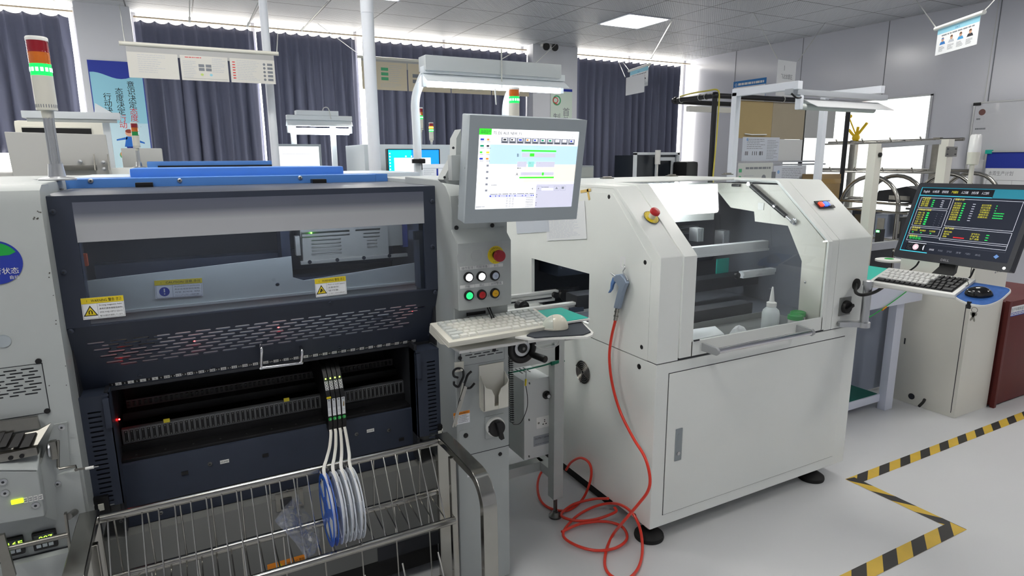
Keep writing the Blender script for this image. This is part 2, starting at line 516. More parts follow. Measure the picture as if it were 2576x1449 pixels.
# ---------------------------------------------------------------- ceiling light panels
M_led = glow('led panel diffuser', (255, 252, 246), 10.)
M_trimb = mat('white light frame', (235, 238, 250), .4)
k = 0
NAMES = {(2, 2): 'square white ceiling light panel glowing above the far right of the room', (1, 2): 'square ceiling light panel cut by the picture\'s top edge, above the white pipe'}
SPOTS = [(1.515, 5.765, NAMES[(1, 2)]), (4.515, 5.765, NAMES[(2, 2)]), (-1.485, 5.765, NAMES.get(0))]+[(x, y, None) for x, y in ((-1.485, 2.765), (.015, 2.765), (.015, .965), (3.315, 1.985), (5.715, 2.165), (5.715, .365), (3.315, -.835), (-1.485, .365))]
for x, y, lab in SPOTS:
    t = thing('ceiling_light', lab or 'square ceiling light panel outside the picture over the machine row', 'ceiling light', (x+.3, y+.3, H), 'ceiling light panels')
    MB(M_trimb).plate((x+.005, y+.59, H-.011), UX, -UY, [(0, 0), (.59, 0), (.59, .585), (0, .585)], [rrect(.015, .015, .575, .57, .03)], .012).build('frame', t)
    MB(M_led).box(x+.02, x+.58, y+.02, y+.575, H-.008, H-.001).build('diffuser', t)

wd = bpy.data.worlds.new('world'); SC.world = wd; wd.use_nodes = True
wd.node_tree.nodes['Background'].inputs['Color'].default_value = (1, .98, .95, 1)
wd.node_tree.nodes['Background'].inputs['Strength'].default_value = .6
# ================================================================ pick-and-place machine
MT = thing('pick_and_place_machine', 'large grey and dark blue pick and place machine with wide smoked window', 'machine', (.25, 2.6, 0))
def screw(mb, p, n, r=.006, m=None, parent=None):
    n = V(n); mb = MB(m or M_screw); mb.lathe(p, n, [(r, 0), (r, .002), (r*.7, .0035), (0, .0035)], 12)
    mb.use(M_dark).cyl(V(p)+n*.0035, V(p)+n*.0038, r*.4, n=6)
    mb.build('screw', parent or MT)
YC = 2.03; YK = 1.89
# --- body block (rear) and top
MB(M_gray).box(-1.05, -.335, 2.08, 3.4, .08, 1.545, .01).build('body_side', MT)
MB(M_gray).box(.785, .98, 2.08, 3.4, .08, 1.53, .01).build('body_side', MT)
MB(mat('pale top sheet', (208, 218, 228), .3)).box(-.335, .98, 2.74, 3.35, 1.5, 1.548, .006).build('top_sheet', MT)
hb = MB(M_blue)
hb.box(-.43, .735, 2.60, 2.76, 1.5, 1.545, .004)
hb.box(-.153, .632, 2.72, 3.1, 1.54, 1.578, .012)
hb.prism([(.735, 2.60, 1.545), (.735, 2.76, 1.545), (.785, 2.68, 1.545), (.785, 2.60, 1.545)], (0, 0, -.04))
hd = hb.build('top_hood', MT, 'blue enamel lid on top')
for px, y in ((362, 449), (798, 446)):
    p = at(px, y, Y=2.595); MB(M_black).box(p.x-.027, p.x+.027, 2.55, 2.60, 1.513, 1.53, .003).build('top_catch', MT)
c = MB()
for px, py in ((228, 455), (452, 454), (755, 447)): screw(c, at(px, py, Y=2.598), (0, -1, 0), .008, M_alu)
for px, py in ((195, 466), (155, 477), (880, 449), (1055, 461)): screw(c, at(px, py, Z=1.517), (0, 0, 1), .006, M_dark)


# --- left column
lc = MB(M_gray)
XLc = -.31
prof = [(1.95, .08), (1.95, 1.50), (1.965, 1.532), (2.0, 1.545), (2.1, 1.545), (2.1, .08)]
lc.prism([(XLc, y, z) for y, z in prof], (-.74, 0, 0))
rnd = random.Random(3); M_chip = mat('chipped paint primer', (70, 66, 60), .8)
for i in range(46):
    if i < 14: x, z, s = XLc-.001-.02*rnd.random()-.3*rnd.random()*(i % 2), 1.49-.03*rnd.random(), .002
    elif i < 22: x, z, s = XLc-.002-.006*rnd.random(), 1.0+.5*rnd.random(), .0016
    else: x, z, s = -.42+.07*rnd.gauss(0, .5), .985+.02*rnd.gauss(0, .8), .0016
    n = 7; lc.use(M_chip).poly([(x+s*(.5+rnd.random())*math.cos(2*PI*k/n), 1.9494, z+s*(.4+.8*rnd.random())*math.sin(2*PI*k/n)) for k in range(n)])
lco = lc.build('left_column', MT, smooth=30)
# vent plate on the left column
tl, tr_, bl = at(-45, 935, Y=1.949), at(112, 917, Y=1.949), at(-25, 1060, Y=1.949)
z1, z0, x0, x1 = 1.086, .952, -.50, -.362
hol = []
for r in range(9):
    for k in range(3):
        hol.append(stadium(.035+.036*k+(.012 if r % 2 else 0), .125-.0085*r, .028 if (r+k) % 3 else .02, .0042))
MB(M_gray).plate((x0, 1.948, z0), UX, UZ, [(0, 0), (x1-x0, 0), (x1-x0, z1-z0), (0, z1-z0)], hol, .003).build('vent_plate', MT)
vb = MB(M_dark).box(x0-.002, x1+.002, 1.9494, 1.9496, z0-.002, z1+.002)
for px, py in ((97, 908), (119, 1033)): vb.use(M_black).cyl(at(px, py, Y=1.9495), at(px, py, Y=1.9495)+V((0, -.004, 0)), .007)
vb.build('vent_back', MT)
# round blue notice on the left column
cc = at(-12, 661, Y=1.9485)
s = Flat(cc-V((.055, 0, .055)), UX, UZ)
s.disc(.055, .055, .055, M_navyink, 0, 48)
s.shape([(.055+.05*math.cos(t), .055+.05*math.sin(t)) for t in [PI*.16+PI*.68*k/16 for k in range(17)]]+[(.03, .07), (.085, .072)], M_grn, 1)
s.text('运行状态', .099, .026, .014, M_wht, 2, 'r'); s.text('自动', .097, .012, .008, M_wht, 2, 'r')
s.build('round_notice', MT, 'round blue and green notice')
kn = MB(M_gray2); p = at(8, 858, Y=1.949)
kn.lathe(p, (0, -1, 0), [(.0165, 0), (.0165, .0006), (.0155, .0006), (.0155, .0002), (0, .0002)], 32); kn.build('blank_cap', MT)

# --- front cover: frame, pane, folded lower plate with slots
X0, X1, ZT, ZF = -.326, .79, 1.513, 1.153
cf = MB(M_navy)
cf.plate((X0, YC, ZF), UX, UZ, [(0, 0), (X1-X0, 0), (X1-X0, ZT-ZF), (0, ZT-ZF)],
         [[(.072, .004), (1.06, .004), (1.06, ZT-ZF-.022), (.072, ZT-ZF-.022)]], .012)
cf.box(X0+.001, X1-.001, YC+.0015, 2.60, ZT-.012, ZT+.0015, .004)            # flat top of the cover
cf.box(X0, X0+.012, YC, 2.5, ZF, ZT); cf.box(X1-.012, X1, YC, 2.5, ZF, ZT)
SL0, SL1 = V((0, YC, ZF)), V((0, 2.125, .932))
sv = (SL0-SL1); SLEN = sv.length; sv.normalize()
hol = []
for r in range(8):
    y = SLEN*(.745-.052*r); off = .0275*(r % 2)
    xa = .075+.006*r
    n = 18
    for k in range(n):
        x = xa+.055*k+off
        if x > 1.06-.01*r: continue
        hol.append(stadium(x, y, .0435, .0084))
cf.plate((X0, SL1.y, SL1.z), UX, sv, [(.03, 0), (X1-X0-.02, 0), (X1-X0, .03), (X1-X0, SLEN), (0, SLEN), (0, .05)], hol, .006)
cfo = cf.build('front_cover', MT, bev=0)
MB(pane('smoked acrylic', (.72, .75, .79), .04, .03, .03, (120, 130, 145))).box(X0+.06, X1-.04, YC+.008, YC+.011, ZF-.01, ZT-.015).build('window_pane', MT)
# graded grey strip added along the upper pane in place of a blurred band
def mat_strip():
    m = mat('graded grey strip', (140, 142, 146), .55)
    nt = m.node_tree; L = nt.links; b = nt.nodes['Principled BSDF']
    tc = nt.nodes.new('ShaderNodeTexCoord'); sp = nt.nodes.new('ShaderNodeSeparateXYZ'); L.new(tc.outputs['Object'], sp.inputs[0])
    mr = nt.nodes.new('ShaderNodeMapRange'); mr.inputs['From Min'].default_value = 1.388; mr.inputs['From Max'].default_value = 1.492; L.new(sp.outputs['Z'], mr.inputs['Value'])
    cr = nt.nodes.new('ShaderNodeValToRGB'); e = cr.color_ramp.elements
    e[0].position = 0; e[0].color = (*lin((172, 174, 178)), 1); e[1].position = 1; e[1].color = (*lin((92, 96, 110)), 1)
    q = cr.color_ramp.elements.new(.45); q.color = (*lin((168, 170, 174)), 1)
    q = cr.color_ramp.elements.new(.75); q.color = (*lin((98, 102, 114)), 1)
    L.new(mr.outputs['Result'], cr.inputs[0]); L.new(cr.outputs[0], b.inputs['Base Color']); return m
a_ = at(190, 606, Y=YC-.001); b_ = at(1052, 560, Y=YC-.001)
MB(mat_strip()).box(-.255, .735, YC-.001, YC+.004, 1.388, 1.496).build('blur_band', MT)
sc = MB()
for px, py in ((133, 533), (160, 685), (178, 834), (1087, 506), (1088, 620), (1095, 735)): 
    p = at(px, py, Y=YC-.0005); screw(sc, p, (0, -1, 0), .0075, M_navy2)
nS = sv.cross(UX).normalized(); nS = nS if nS.y < 0 else -nS
for px, py in ((352, 945), (532, 924), (698, 715), (830, 762), (855, 875), (990, 855), (1080, 842)): screw(sc, atp(px, py, SL1, nS), nS, .006, M_navy2)

# grey corner blocks and latch housing seen in the window corners
lw = MB(M_navy2)
lw.box(X0+.01, -.255, YC+.02, 2.10, ZF+.02, 1.44); lw.box(.725, X1-.014, YC+.03, 2.12, ZF, 1.44)
lw.box(.70, .775, YC+.02, 2.1, 1.33, 1.36); lw.build('cover_bracket', MT)
# U handle
hp = [atp(px, py, SL1, nS) for px, py in ((655, 868), (653, 905), (752, 893), (756, 872))]
o = nS*.038
hpts = [hp[0], hp[0]+o*.7, hp[1]+o, hp[1]+(hp[2]-hp[1])*.06+o*1.05-sv*.002, hp[2]-(hp[2]-hp[1])*.06+o*1.05-sv*.002, hp[2]+o, hp[3]+o*.7, hp[3]]
MB(M_chrome).tube(bez(hpts, 5), .0055, 10).build('handle', MT)
# number strip 1..60
a_ = atp(282.2, 967.4, SL1, nS); b_ = atp(1040.2, 857.4, SL1, nS)
uu = (b_-a_)/59; pit = uu.length
s = Flat(a_-uu*.5-sv*.0055+nS*.0004, uu, sv)
s.rect(0, 0, pit*60, .011, M_black, 0)
for i in range(60):
    if 26 <= i <= 33: 
        pass
    if i % 2: s.rect(pit*i, 0, pit*(i+1), .011, M_wht, 1)
    s.text(str(i+1), pit*(i+.5), .0024, .0062, M_ink if i % 2 else M_wht, 2, 'c', w=None if i < 9 else .0105)
s.build('number_strip', MT, 'black and white number strip 1 to 60')

# --- warning labels
def warn(px4, Y, title, kind, body, seed, head=M_yel, name='warning_label', parent=MT, off=.001):
    tl, tr, bl = [at(*p, Y=Y) for p in px4]
    o, u, v, W, Hh = face(tl, tr, bl)
    s = Flat(o-UY*off, u, v, W, Hh, M_paper); 
    hh = Hh*.27
    s.rect(0, Hh-hh, W, Hh, head, 1)
    s.shape([(W*.08, Hh-hh*.85), (W*.19, Hh-hh*.85), (W*.135, Hh-hh*.15)], M_yel, 2); s.text('!', W*.135, Hh-hh*.78, hh*.42, M_ink, 3, 'c')
    s.text(title, W*.23, Hh-hh*.74, hh*.5, M_ink, 2, w=W*.72)
    s.frame(W*.02, Hh*.03, W*.98, Hh-hh, W*.006, M_inkg, 1); s.rect(W*.36, Hh*.03, W*.366, Hh-hh, M_inkg, 1)
    cx, cy = W*.19, (Hh-hh)/2
    if kind == 'tri' or kind == 'pinch':
        r = Hh*.28
        s.shape([(cx-r, cy-r*.75), (cx+r, cy-r*.75), (cx, cy+r)], M_ink, 1); s.shape([(cx-r*.78, cy-r*.62), (cx+r*.78, cy-r*.62), (cx, cy+r*.74)], M_yel, 2)
        if kind == 'tri':
            s.disc(cx, cy-r*.06, r*.27, M_ink, 3, 16, r*.15); s.rect(cx-r*.27, cy-r*.45, cx-r*.14, cy-r*.06, M_ink, 3); s.rect(cx+r*.14, cy-r*.45, cx+r*.27, cy-r*.06, M_ink, 3)
            s.rect(cx-r*.13, cy-r*.45, cx+r*.13, cy-r*.08, M_yel, 4)
        else:
            s.shape([(cx-r*.35, cy-r*.45), (cx+r*.4, cy-r*.25), (cx+r*.1, cy+r*.2), (cx-r*.1, cy+r*.35)], M_ink, 3); s.disc(cx+r*.12, cy-r*.2, r*.1, M_yel, 4, 10)
    else:
        s.disc(cx, cy, Hh*.25, M_navyink, 1, 28); s.rect(cx-W*.012, cy-Hh*.03, cx+W*.012, cy+Hh*.17, M_wht, 2); s.disc(cx, cy-Hh*.12, W*.014, M_wht, 2, 12)
    hgt = (Hh-hh-Hh*.06)/len(body)
    for i, t in enumerate(body):
        y = Hh-hh-hgt*(i+.8); s.text(t, W*.4, y, hgt*.42, M_ink, 2, w=W*(.55 if len(t) > 8 else .35))
        s.rect(W*.37, y-hgt*.2, W*.97, y-hgt*.18, M_inkl, 1)
    return s.build(name, parent, 'warning label: '+title.split(' ')[0].lower()+' in yellow and white')
warn([(206, 751), (313, 742), (210, 805)], YC, 'WARNING 警告 경고', 'tri', ['Strong magnetic field.', '本机内使有强磁场部件!', '강력한 자석을 사용하고 있습니다.', '強力な磁石を使用しています。'], 1)
warn([(793, 702), (871, 694), (795, 748)], YC, 'WARNING 警告 경고', 'pinch', ['Pinch or crush hazard.', '注意挟伤!', '말려듦.', 'はさまれて けがをする恐れあり。'], 2)
# --- inside of the machine, behind the pane
it = MB(M_dark)
it.box(X0+.02, X1-.02, 2.55, 2.56, .95, 1.5); it.box(X0+.02, X1-.02, 2.12, 2.56, .93, .94)
it.box(X0+.012, X0+.02, 2.06, 2.55, .94, 1.5); it.box(X1-.02, X1-.012, 2.06, 2.55, .94, 1.5)
it.build('inner_cavity', MT)
pn = MB(mat('inner guard panel grey', (196, 200, 196), .45, noise=.04))
Yg = 2.15
p = [at(px, py, Y=Yg) for px, py in ((205, 709), (733, 645), (734, 698), (765, 706), (1060, 660))]
zb = .98
pn.prism([(-.29, Yg, p[0].z), (p[1].x, Yg, p[1].z), (p[1].x, Yg, p[2].z), (p[3].x, Yg, p[3].z), (.74, Yg, p[4].z), (.74, Yg, zb), (-.29, Yg, zb)], (0, .006, 0))
q0, q1 = at(300, 778, Y=Yg-.001), at(1050, 715, Y=Yg-.001)
pn.box(-.29, .74, Yg-.004, Yg, (q0.z+q1.z)/2-.004, (q0.z+q1.z)/2+.004)
pno = pn.build('inner_panel', MT, 'pale guard panel behind the smoked window')
for px, py, in ((697, 714), (352, 742)): pass
warn([(388, 706), (508, 699), (392, 752)], Yg-.001, 'CAUTION 注意 주의', 'circ', ['Set push-up pins to the specified points.', '务必在规定部位放销。', '지정 위치에 세팅.', 'プッシュアップピンは指定位置に。'], 3, name='caution_label')
MB(glow('added cavity fill', (235, 242, 255), 14.)).box(-.2, .68, 2.06, 2.085, 1.478, 1.49).build('cavity_fill_strip', MT)  # glowing strip added to brighten the dark cavity, no lamp known there
# head unit: zinc box with slots
Yh = 2.3
tl, tr, bl, br = [at(px, py, Y=Yh) for px, py in ((757, 578), (975, 566), (757, 655), (975, 640))]
W_, H_ = tr.x-tl.x, .11
hu = MB(mat('bright zinc cover', (196, 194, 184), .4, .35, noise=.08, nscale=40))
hol = [stadium(W_*.27, H_*(.9-.12*k), W_*(.34 if k > 1 else .55), .0075) for k in range(7)] + [stadium(W_*.75, H_*(.9-.12*k), W_*(.5 if k == 0 else .3 if k < 3 else .16), .0065) for k in range(6)]
hol = hol[:7]+[stadium(W_*.76, H_*.9, W_*.3, .0065)]+[stadium(W_*.8, H_*(.9-.12*k), W_*(.2 if k < 3 else .13), .0065) for k in range(1, 6)]
zb_ = min(bl.z, br.z)
hu.plate((tl.x, Yh, zb_), UX, UZ, [(0, 0), (W_, 0), (W_, H_), (0, H_)], hol, .002)
hu.box(tl.x, tr.x, Yh+.02, Yh+.14, zb_, zb_+H_); hu.box(tl.x-.022, tl.x-.006, Yh, Yh+.03, zb_+.02, zb_+.09, .002)
hu.box(tl.x-.01, tr.x+.07, Yh-.012, Yh+.005, zb_-.012, zb_, .001)
hu.box(tr.x, tr.x+.06, Yh+.01, Yh+.06, zb_+.03, zb_+.11, .003)
for k in range(4): hu.use(M_dark).cyl((tl.x+.02+W_*.31*k, Yh-.013, zb_-.004), (tl.x+.02+W_*.31*k, Yh-.011, zb_-.004), .007)
huo = hu.build('placement_head', MT, 'zinc plated head cover with slots')
hr = MB(mat('blue ribbon cable', (70, 84, 150), .5)); hr.box(tr.x+.062, tr.x+.10, Yh+.02, Yh+.05, zb_+.02, zb_+.11, .004); hr.build('ribbon_cable', huo)
dk = MB(M_navy2); dk.box(-.27, .74, 2.42, 2.5, 1.20, 1.27, .01); dk.box(.30, .33, 2.3, 2.4, 1.1, 1.4); dk.box(-.27, .74, 2.32, 2.40, 1.165, 1.185)
dk.use(mat('orange sensor', (190, 84, 40), .5)).box(-.262, -.25, 2.12, 2.14, 1.31, 1.345)
dk.build('gantry_beam', MT)
G_red = glow('red led', (255, 30, 30), 30.); G_grn = glow('green led', (110, 255, 70), 8.)
for px, py in ((303, 900), (490, 869), (703, 832), (1042, 793)):
    p = atp(px, py, SL1, nS)-nS*.02; MB(G_red).sphere(p, .0028, n=10, m=6).build('status_led', MT, 'small glowing red lamp')
MB(G_grn).sphere(at(783, 586, Y=Yh+.012), .003, n=10, m=6).build('status_led', MT, 'small glowing green lamp')
# grey nozzle station seen through the upper left slots
ns = MB(M_zinc)
p0 = atp(275, 880, SL1, nS)-nS*.03; p1 = atp(392, 850, SL1, nS)-nS*.03
ns.obox((p0+p1)/2, UX, sv, .125, .05, .02, .003); ns.build('nozzle_station', MT); ns = MB(M_zinc)
p0 = atp(930, 815, SL1, nS)-nS*.03; p1 = atp(1010, 800, SL1, nS)-nS*.03
ns.use(M_alu).obox((p0+p1)/2, UX, sv, .07, .012, .012, .002)
ns.build('sensor_bar', MT)

# --- feeder bay
fb = MB(M_dark)
fb.box(-.245, .70, 2.46, 2.47, .5, .96); fb.box(-.245, .70, 2.2, 2.47, .69, .70)
fb.box(-.25, -.24, 2.06, 2.47, .5, .95); fb.box(.69, .70, 2.06, 2.47, .5, .95)
fb.build('feeder_bay', MT)
pp = MB(mat('brown grey perforated strip', (62, 58, 55), .5))
pp.plate((-.235, 2.44, .868), UX, UZ, [(0, 0), (.93, 0), (.93, .05), (0, .05)],
         [[(.012+.0155*k+.004*math.cos(PI/3*i), .015+.02*r+.004*math.sin(PI/3*i)) for i in range(6)] for k in range(59) for r in (0, 1)], .004)
pp.box(-.235, .695, 2.40, 2.44, .855, .862); pp.build('perforated_strip', MT)
cr = MB(mat('grey connector strip', (84, 82, 80), .5)); cr.box(-.225, .69, 2.33, 2.345, .795, .822, .002)
cr.use(M_black)
for k in range(58): cr.box(-.222+.0157*k, -.214+.0157*k, 2.322, 2.331, .803, .817, .001)
cr.box(-.235, .695, 2.28, 2.33, .77, .795)
cr.build('connector_rail', MT)
fk = MB(mat('grey feeder socket strip', (92, 94, 96), .4)); Yb = 2.2
fk.box(-.236, .69, Yb, Yb+.02, .722, .772, .003); fk.use(mat('socket outline', (150, 152, 152), .4))
for k in range(59): fk.box(-.2305+.01555*k, -.2185+.01555*k, Yb-.0012, Yb, .7265, .7685, .0006)
fk.use(M_black)
for k in range(59): fk.box(-.2295+.01555*k, -.2195+.01555*k, Yb-.002, Yb-.001, .728, .767)
fk.use(M_screw)
for k in range(59):
    for z in (.732, .763): fk.cyl((-.2245+.01555*k, Yb-.004, z), (-.2245+.01555*k, Yb-.002, z), .0022, n=8)
fk.build('feeder_socket_row', MT)
MB(G_red).sphere(at(300, 1055, Y=2.19), .0025, n=8, m=6).build('status_led', MT, 'small glowing red lamp')
for x in (-.118, .253): MB(mat('yellow marking', (226, 210, 60), .6)).box(x, x+.018, 2.195, 2.199, .772, .784).build('bay_marker', MT)
lg = MB(M_black); lg.box(-.24, .69, 2.13, 2.2, .66, .70, .004); lg.box(-.24, .69, 2.19, 2.205, .66, .722)
lg.use(M_screw)
for k in range(12): lg.cyl((-.2+.08*k, 2.15, .70), (-.2+.08*k, 2.15, .7015), .003, n=8)
lg.build('bay_ledge', MT)
dp = MB(M_navy2); dp.box(-.25, .70, 2.115, 2.13, .48, .69, .004)
dp.use(M_black)
for px, py in ((465, 1190), (668, 1145), (1010, 1105)): dp.obox(at(px, py, Y=2.114), UX, UZ, .02, .012, .004, .001)
for px, py in ((528, 1167), (897, 1092), (978, 1082), (858, 1083)): screw(dp, at(px, py, Y=2.1148), (0, -1, 0), .007)
dp.build('dump_panel', MT)
for px, py in ((565, 1161), (932, 1083)):
    p = at(px, py, Y=2.114); s = Flat(p-V((.0135, .0006, .006)), UX, UZ, .027, .012, M_wht); s.text('DUMP', .0135, .0036, .005, M_ink, 2, 'c', w=.022); s.build('dump_label', MT)
# vented side blocks
def vblock(x0, x1, z0, z1, step, name, nsl, yy=2.045):
    b = MB(M_navy2)
    w = x1-x0
    out = [(0, 0), (w, 0), (w, z1-z0), (0, z1-z0)]
    lo = .02 if step < 0 else w-.062
    hol = [stadium(lo+.024, (z1-z0)*.9-.0147*k-.014, .033, .0055) for k in range(nsl)]
    b.plate((x0, yy, z0), UX, UZ, out, hol, .004)
    b.box(x0, x1, yy+.02, 2.12, z0, z1)
    b.box(x0 if step > 0 else x1-.016, x0+.016 if step > 0 else x1, yy-.012, yy+.002, z1-.10, z1-.01, .003)
    b.box(x0, x1, yy-.001, yy+.02, z1-.006, z1); b.box(x0, x0+.003, yy, yy+.02, z0, z1); b.box(x1-.003, x1, yy, yy+.02, z0, z1)
    return b.build(name, MT)
vblock(-.322, -.238, .60, .945, -1, 'vent_block', 21)
vblock(.69, .785, .60, .93, 1, 'vent_block', 21)
# hinge blocks with a white push button at both ends of the rack
for px, py, sx in ((228, 1273, 1), (1117, 1081, -1)):
    p = at(px, py, Y=2.03); b = MB(M_black)
    b.box(p.x-.02, p.x+.045*1 if sx > 0 else p.x+.02, 2.03, 2.05, p.z-.045, p.z+.02, .004)
    b.use(M_wht).lathe(p-UY*0, (0, -1, 0), [(.009, 0), (.009, .003), (.007, .004), (0, .004)], 20)
    b.use(M_ivory).box(p.x+(.018 if sx > 0 else -.024), p.x+(.032 if sx > 0 else -.010), 2.026, 2.03, p.z-.02, p.z+.0)
    b.build('hinge_block', MT)
# lower cabinet behind the rack
lo = MB(mat('grey lower cabinet', (116, 117, 115), .45, noise=.05))
lo.box(-.31, .775, 2.07, 2.3, .13, .478, .004); lo.use(M_black).box(-.31, .775, 2.12, 2.3, .02, .13)
lo.use(M_dark).box(.52, .775, 2.0665, 2.07, .13, .185); lo.use(M_screw)
for px, py in ((405, 1290), (305, 1310), (722, 1235), (995, 1150)): screw(lo, at(px, py, Y=2.0695), (0, -1, 0), .006)
loo = lo.build('lower_cabinet', MT)
fm = MB(M_steeldk)
p = at(725, 1260, Y=2.0695); fm.box(p.x-.04, p.x+.05, 2.066, 2.07, p.z-.03, p.z+.035, .002); fm.use(M_dark).box(p.x-.025, p.x+.012, 2.060, 2.067, p.z-.022, p.z+.015, .003); fm.build('recessed_latch', loo)
a, b_, c_ = at(672, 1421, Y=2.0695), at(768, 1394, Y=2.0695), at(680, 1449, Y=2.0695)
s = Flat(V((a.x, 2.069, a.z-.03)), UX, UZ, .125, .03, M_ora); s.shape([(.03, .004), (.052, .004), (.041, .026)], M_yel, 1); s.text('!', .041, .007, .012, M_ink, 2, 'c'); s.text('WARNING 警告', .056, .009, .011, M_ink, 2, w=.066); s.build('warning_label', MT, 'orange warning label behind the rack wires')

# --- right column with operator panel
XK0, XK1 = .778, .984
rc = MB(M_gray)
prof = [(YK, .03), (YK, 1.44), (YK+.012, 1.485), (YK+.045, 1.518), (YK+.10, 1.535), (2.35, 1.54), (2.35, .03)]
rc.prism([(XK0, y, z) for y, z in prof], (XK1-XK0, 0, 0))
rco = rc.build('right_column', MT, smooth=30, bev=.004)
d = MB(M_dark)
za = at(1215, 1136, Y=YK).z
d.box(XK0-.001, XK1+.001, YK-.0006, YK+.01, za-.0012, za+.0012)
for px, py in ((1258, 1142), (1148, 573), (1238, 567)): d.use(M_black).lathe(at(px, py, Y=YK), (0, -1, 0), [(.0075, 0), (.0075, .002), (.005, .003), (0, .003)], 16)
for px, py in ((1116, 497), (1116, 518)): screw(d, at(px+40, py, Y=YK), (0, -1, 0), .006, M_alu)
d.build('column_fixings', MT)
# operator panel
Yo = 1.84
op = MB(M_gray)
x0, x1 = .775, .972
prof = [(YK+.001, 1.378), (Yo, 1.335), (Yo, 1.112), (YK+.001, 1.112)]
op.prism([(x0, y, z) for y, z in prof], (x1-x0, 0, 0))
opo = op.build('operator_panel', MT, bev=.003)
bl_ = MB(mat('blank cover grey', (168, 172, 172), .5))
for px, py, r in ((1161, 648, .0175), (1199, 643, .02)): bl_.lathe(at(px, py, Y=Yo), (0, -1, 0), [(r, 0), (r, .0008), (0, .0008)], 32)
bl_.build('blank_plug', opo)
p = at(1247, 641, Y=Yo)
em = Flat(p-V((.03, .0006, .03)), UX, UZ)
em.disc(.03, .03, .03, M_yel, 0, 40)
for i, ch in enumerate('EMERGENCY'):
    a = math.radians(160-15*i-10); r = .0215; em.text(ch, .03+r*math.cos(a), .03+r*math.sin(a), .005, M_ink, 2, 'c', rot=a-PI/2)
for i, ch in enumerate('STOP'):
    a = math.radians(250+14*i); r = .0265; em.text(ch, .03+r*math.cos(a), .03+r*math.sin(a), .005, M_ink, 2, 'c', rot=a+PI/2)
em.use(M_black).lathe(p-UY*.001, (0, -1, 0), [(.013, 0), (.013, .018), (0, .018)], 24)
em.use(M_reddk).lathe(p-UY*.018, (0, -1, 0), [(.0145, 0), (.0195, .004), (.0200, .012), (.0185, .018), (.012, .0205), (0, .021)], 32)
em.build('emergency_stop', opo, 'red mushroom emergency stop on yellow disc')
BT = [(1178, 697, 'white', glow('white lamp', (255, 255, 255), 2.2)), (1210, 695, 'white', glow('white lamp', (255, 255, 255), 2.2)), (1244, 693, 'pale grey', mat('pale blue grey cap', (176, 186, 204), .35)),
      (1179, 743, 'lit green', glow('green lamp', (40, 225, 120), .6)), (1211, 741, 'red', M_red), (1244, 737, 'amber', mat('amber cap', (220, 168, 24), .35))]
for px, py, cn, cm in BT:
    p = at(px, py, Y=Yo); q = MB(M_black)
    q.lathe(p, (0, -1, 0), [(.0172, 0), (.0172, .006), (.0150, .009), (.0125, .009), (.0125, .006), (0, .006)], 28)
    q.use(cm).lathe(p-UY*.005, (0, -1, 0), [(.0118, 0), (.0118, .004), (.0102, .0052), (0, .0054)], 28)
    if cn in ('pale grey', 'red', 'amber', 'lit green'):
        f = Flat(p-V((0, .0106, 0)), UX, UZ); f.text({'pale grey': 'RESET', 'red': 'STOP', 'lit green': 'START', 'amber': 'ERROR'}[cn], 0, -.001, .0022, M_ink, 0, 'c')
        q.use(M_ink).add(f.v, f.f)
    q.build('push_button', opo, cn+' round push button in black ring')
for py, words in ((676, ('操作有效', '伺服准备', '复位')), (722, ('开始', '停止', '消除警告'))):
    a = at(1157, py, Y=Yo); b = at(1265, py-10, Y=Yo); W = b.x-a.x
    s = Flat(V((a.x, Yo-.0008, (a.z+b.z)/2-.0055)), UX, UZ, W, .011, mat('embossed tape', (214, 216, 214), .4))
    for i, w in enumerate(words):
        s.text(w, W*(i+.5)/3, .0022, .0075, M_inkg, 2, 'c', w=None if len(w) < 3 else W*.27)
        if i: s.rect(W*i/3-.0004, 0, W*i/3+.0004, .011, M_inkg, 1)
    s.build('button_label', opo)
# vent plate under the keyboard
p0 = V((.80, YK-.003, .905))
hol = [stadium(.028+.034*k+(.016 if r % 2 else 0), .073-.0095*r, .027, .0036) for r in range(6) for k in range(4)]
MB(M_gray).plate(p0, UX, UZ, [(0, 0), (.165, 0), (.165, .086), (0, .086)], hol, .002).build('vent_plate', MT)
q = MB(M_dark).box(.7985, .9665, YK-.0012, YK-.0004, .9035, .9925)
for px, py in ((1157, 901), (1243, 880)): q.use(M_black).lathe(at(px, py, Y=YK-.003), (0, -1, 0), [(.007, 0), (.007, .002), (0, .002)], 14)
q.build('vent_back', MT)
hk = MB(M_ivory); p = at(1154, 921, Y=YK)
hk.box(p.x-.017, p.x+.017, YK-.006, YK, p.z-.019, p.z+.017, .006); hk.cyl(p-UZ*.008, p+V((0, -.028, -.006)), .0035, n=10)
hk.build('adhesive_hook', MT)
# warning label, round plug, rotary main switch
a = at(1143, 1043, Y=YK); s = Flat(V((a.x-.004, YK-.0006, a.z-.04)), UX, UZ, .062, .046, M_paper)
s.rect(0, .035, .062, .046, M_ora, 1); s.text('WARNING 警告 경고', .012, .0375, .005, M_ink, 2, w=.046); s.lines(.018, .004, .06, .033, 5, M_inkg, 1, .3, 5); s.rect(.002, .004, .014, .033, M_ora, 1); s.build('warning_label', MT, 'small warning label with orange header')
a = at(1188, 1173, Y=YK); s = Flat(V((a.x-.02, YK-.0006, a.z-.038)), UX, UZ, .036, .046, M_paper); s.rect(0, .034, .036, .046, M_yel, 1); s.text('경고 警告', .004, .037, .006, M_ink, 2, w=.028); s.lines(.003, .004, .033, .032, 5, M_inkg, 1, .3, 6); s.build('warning_label', MT, 'small warning label with yellow header')
p = at(1172, 1095, Y=YK); q = MB(M_gray)
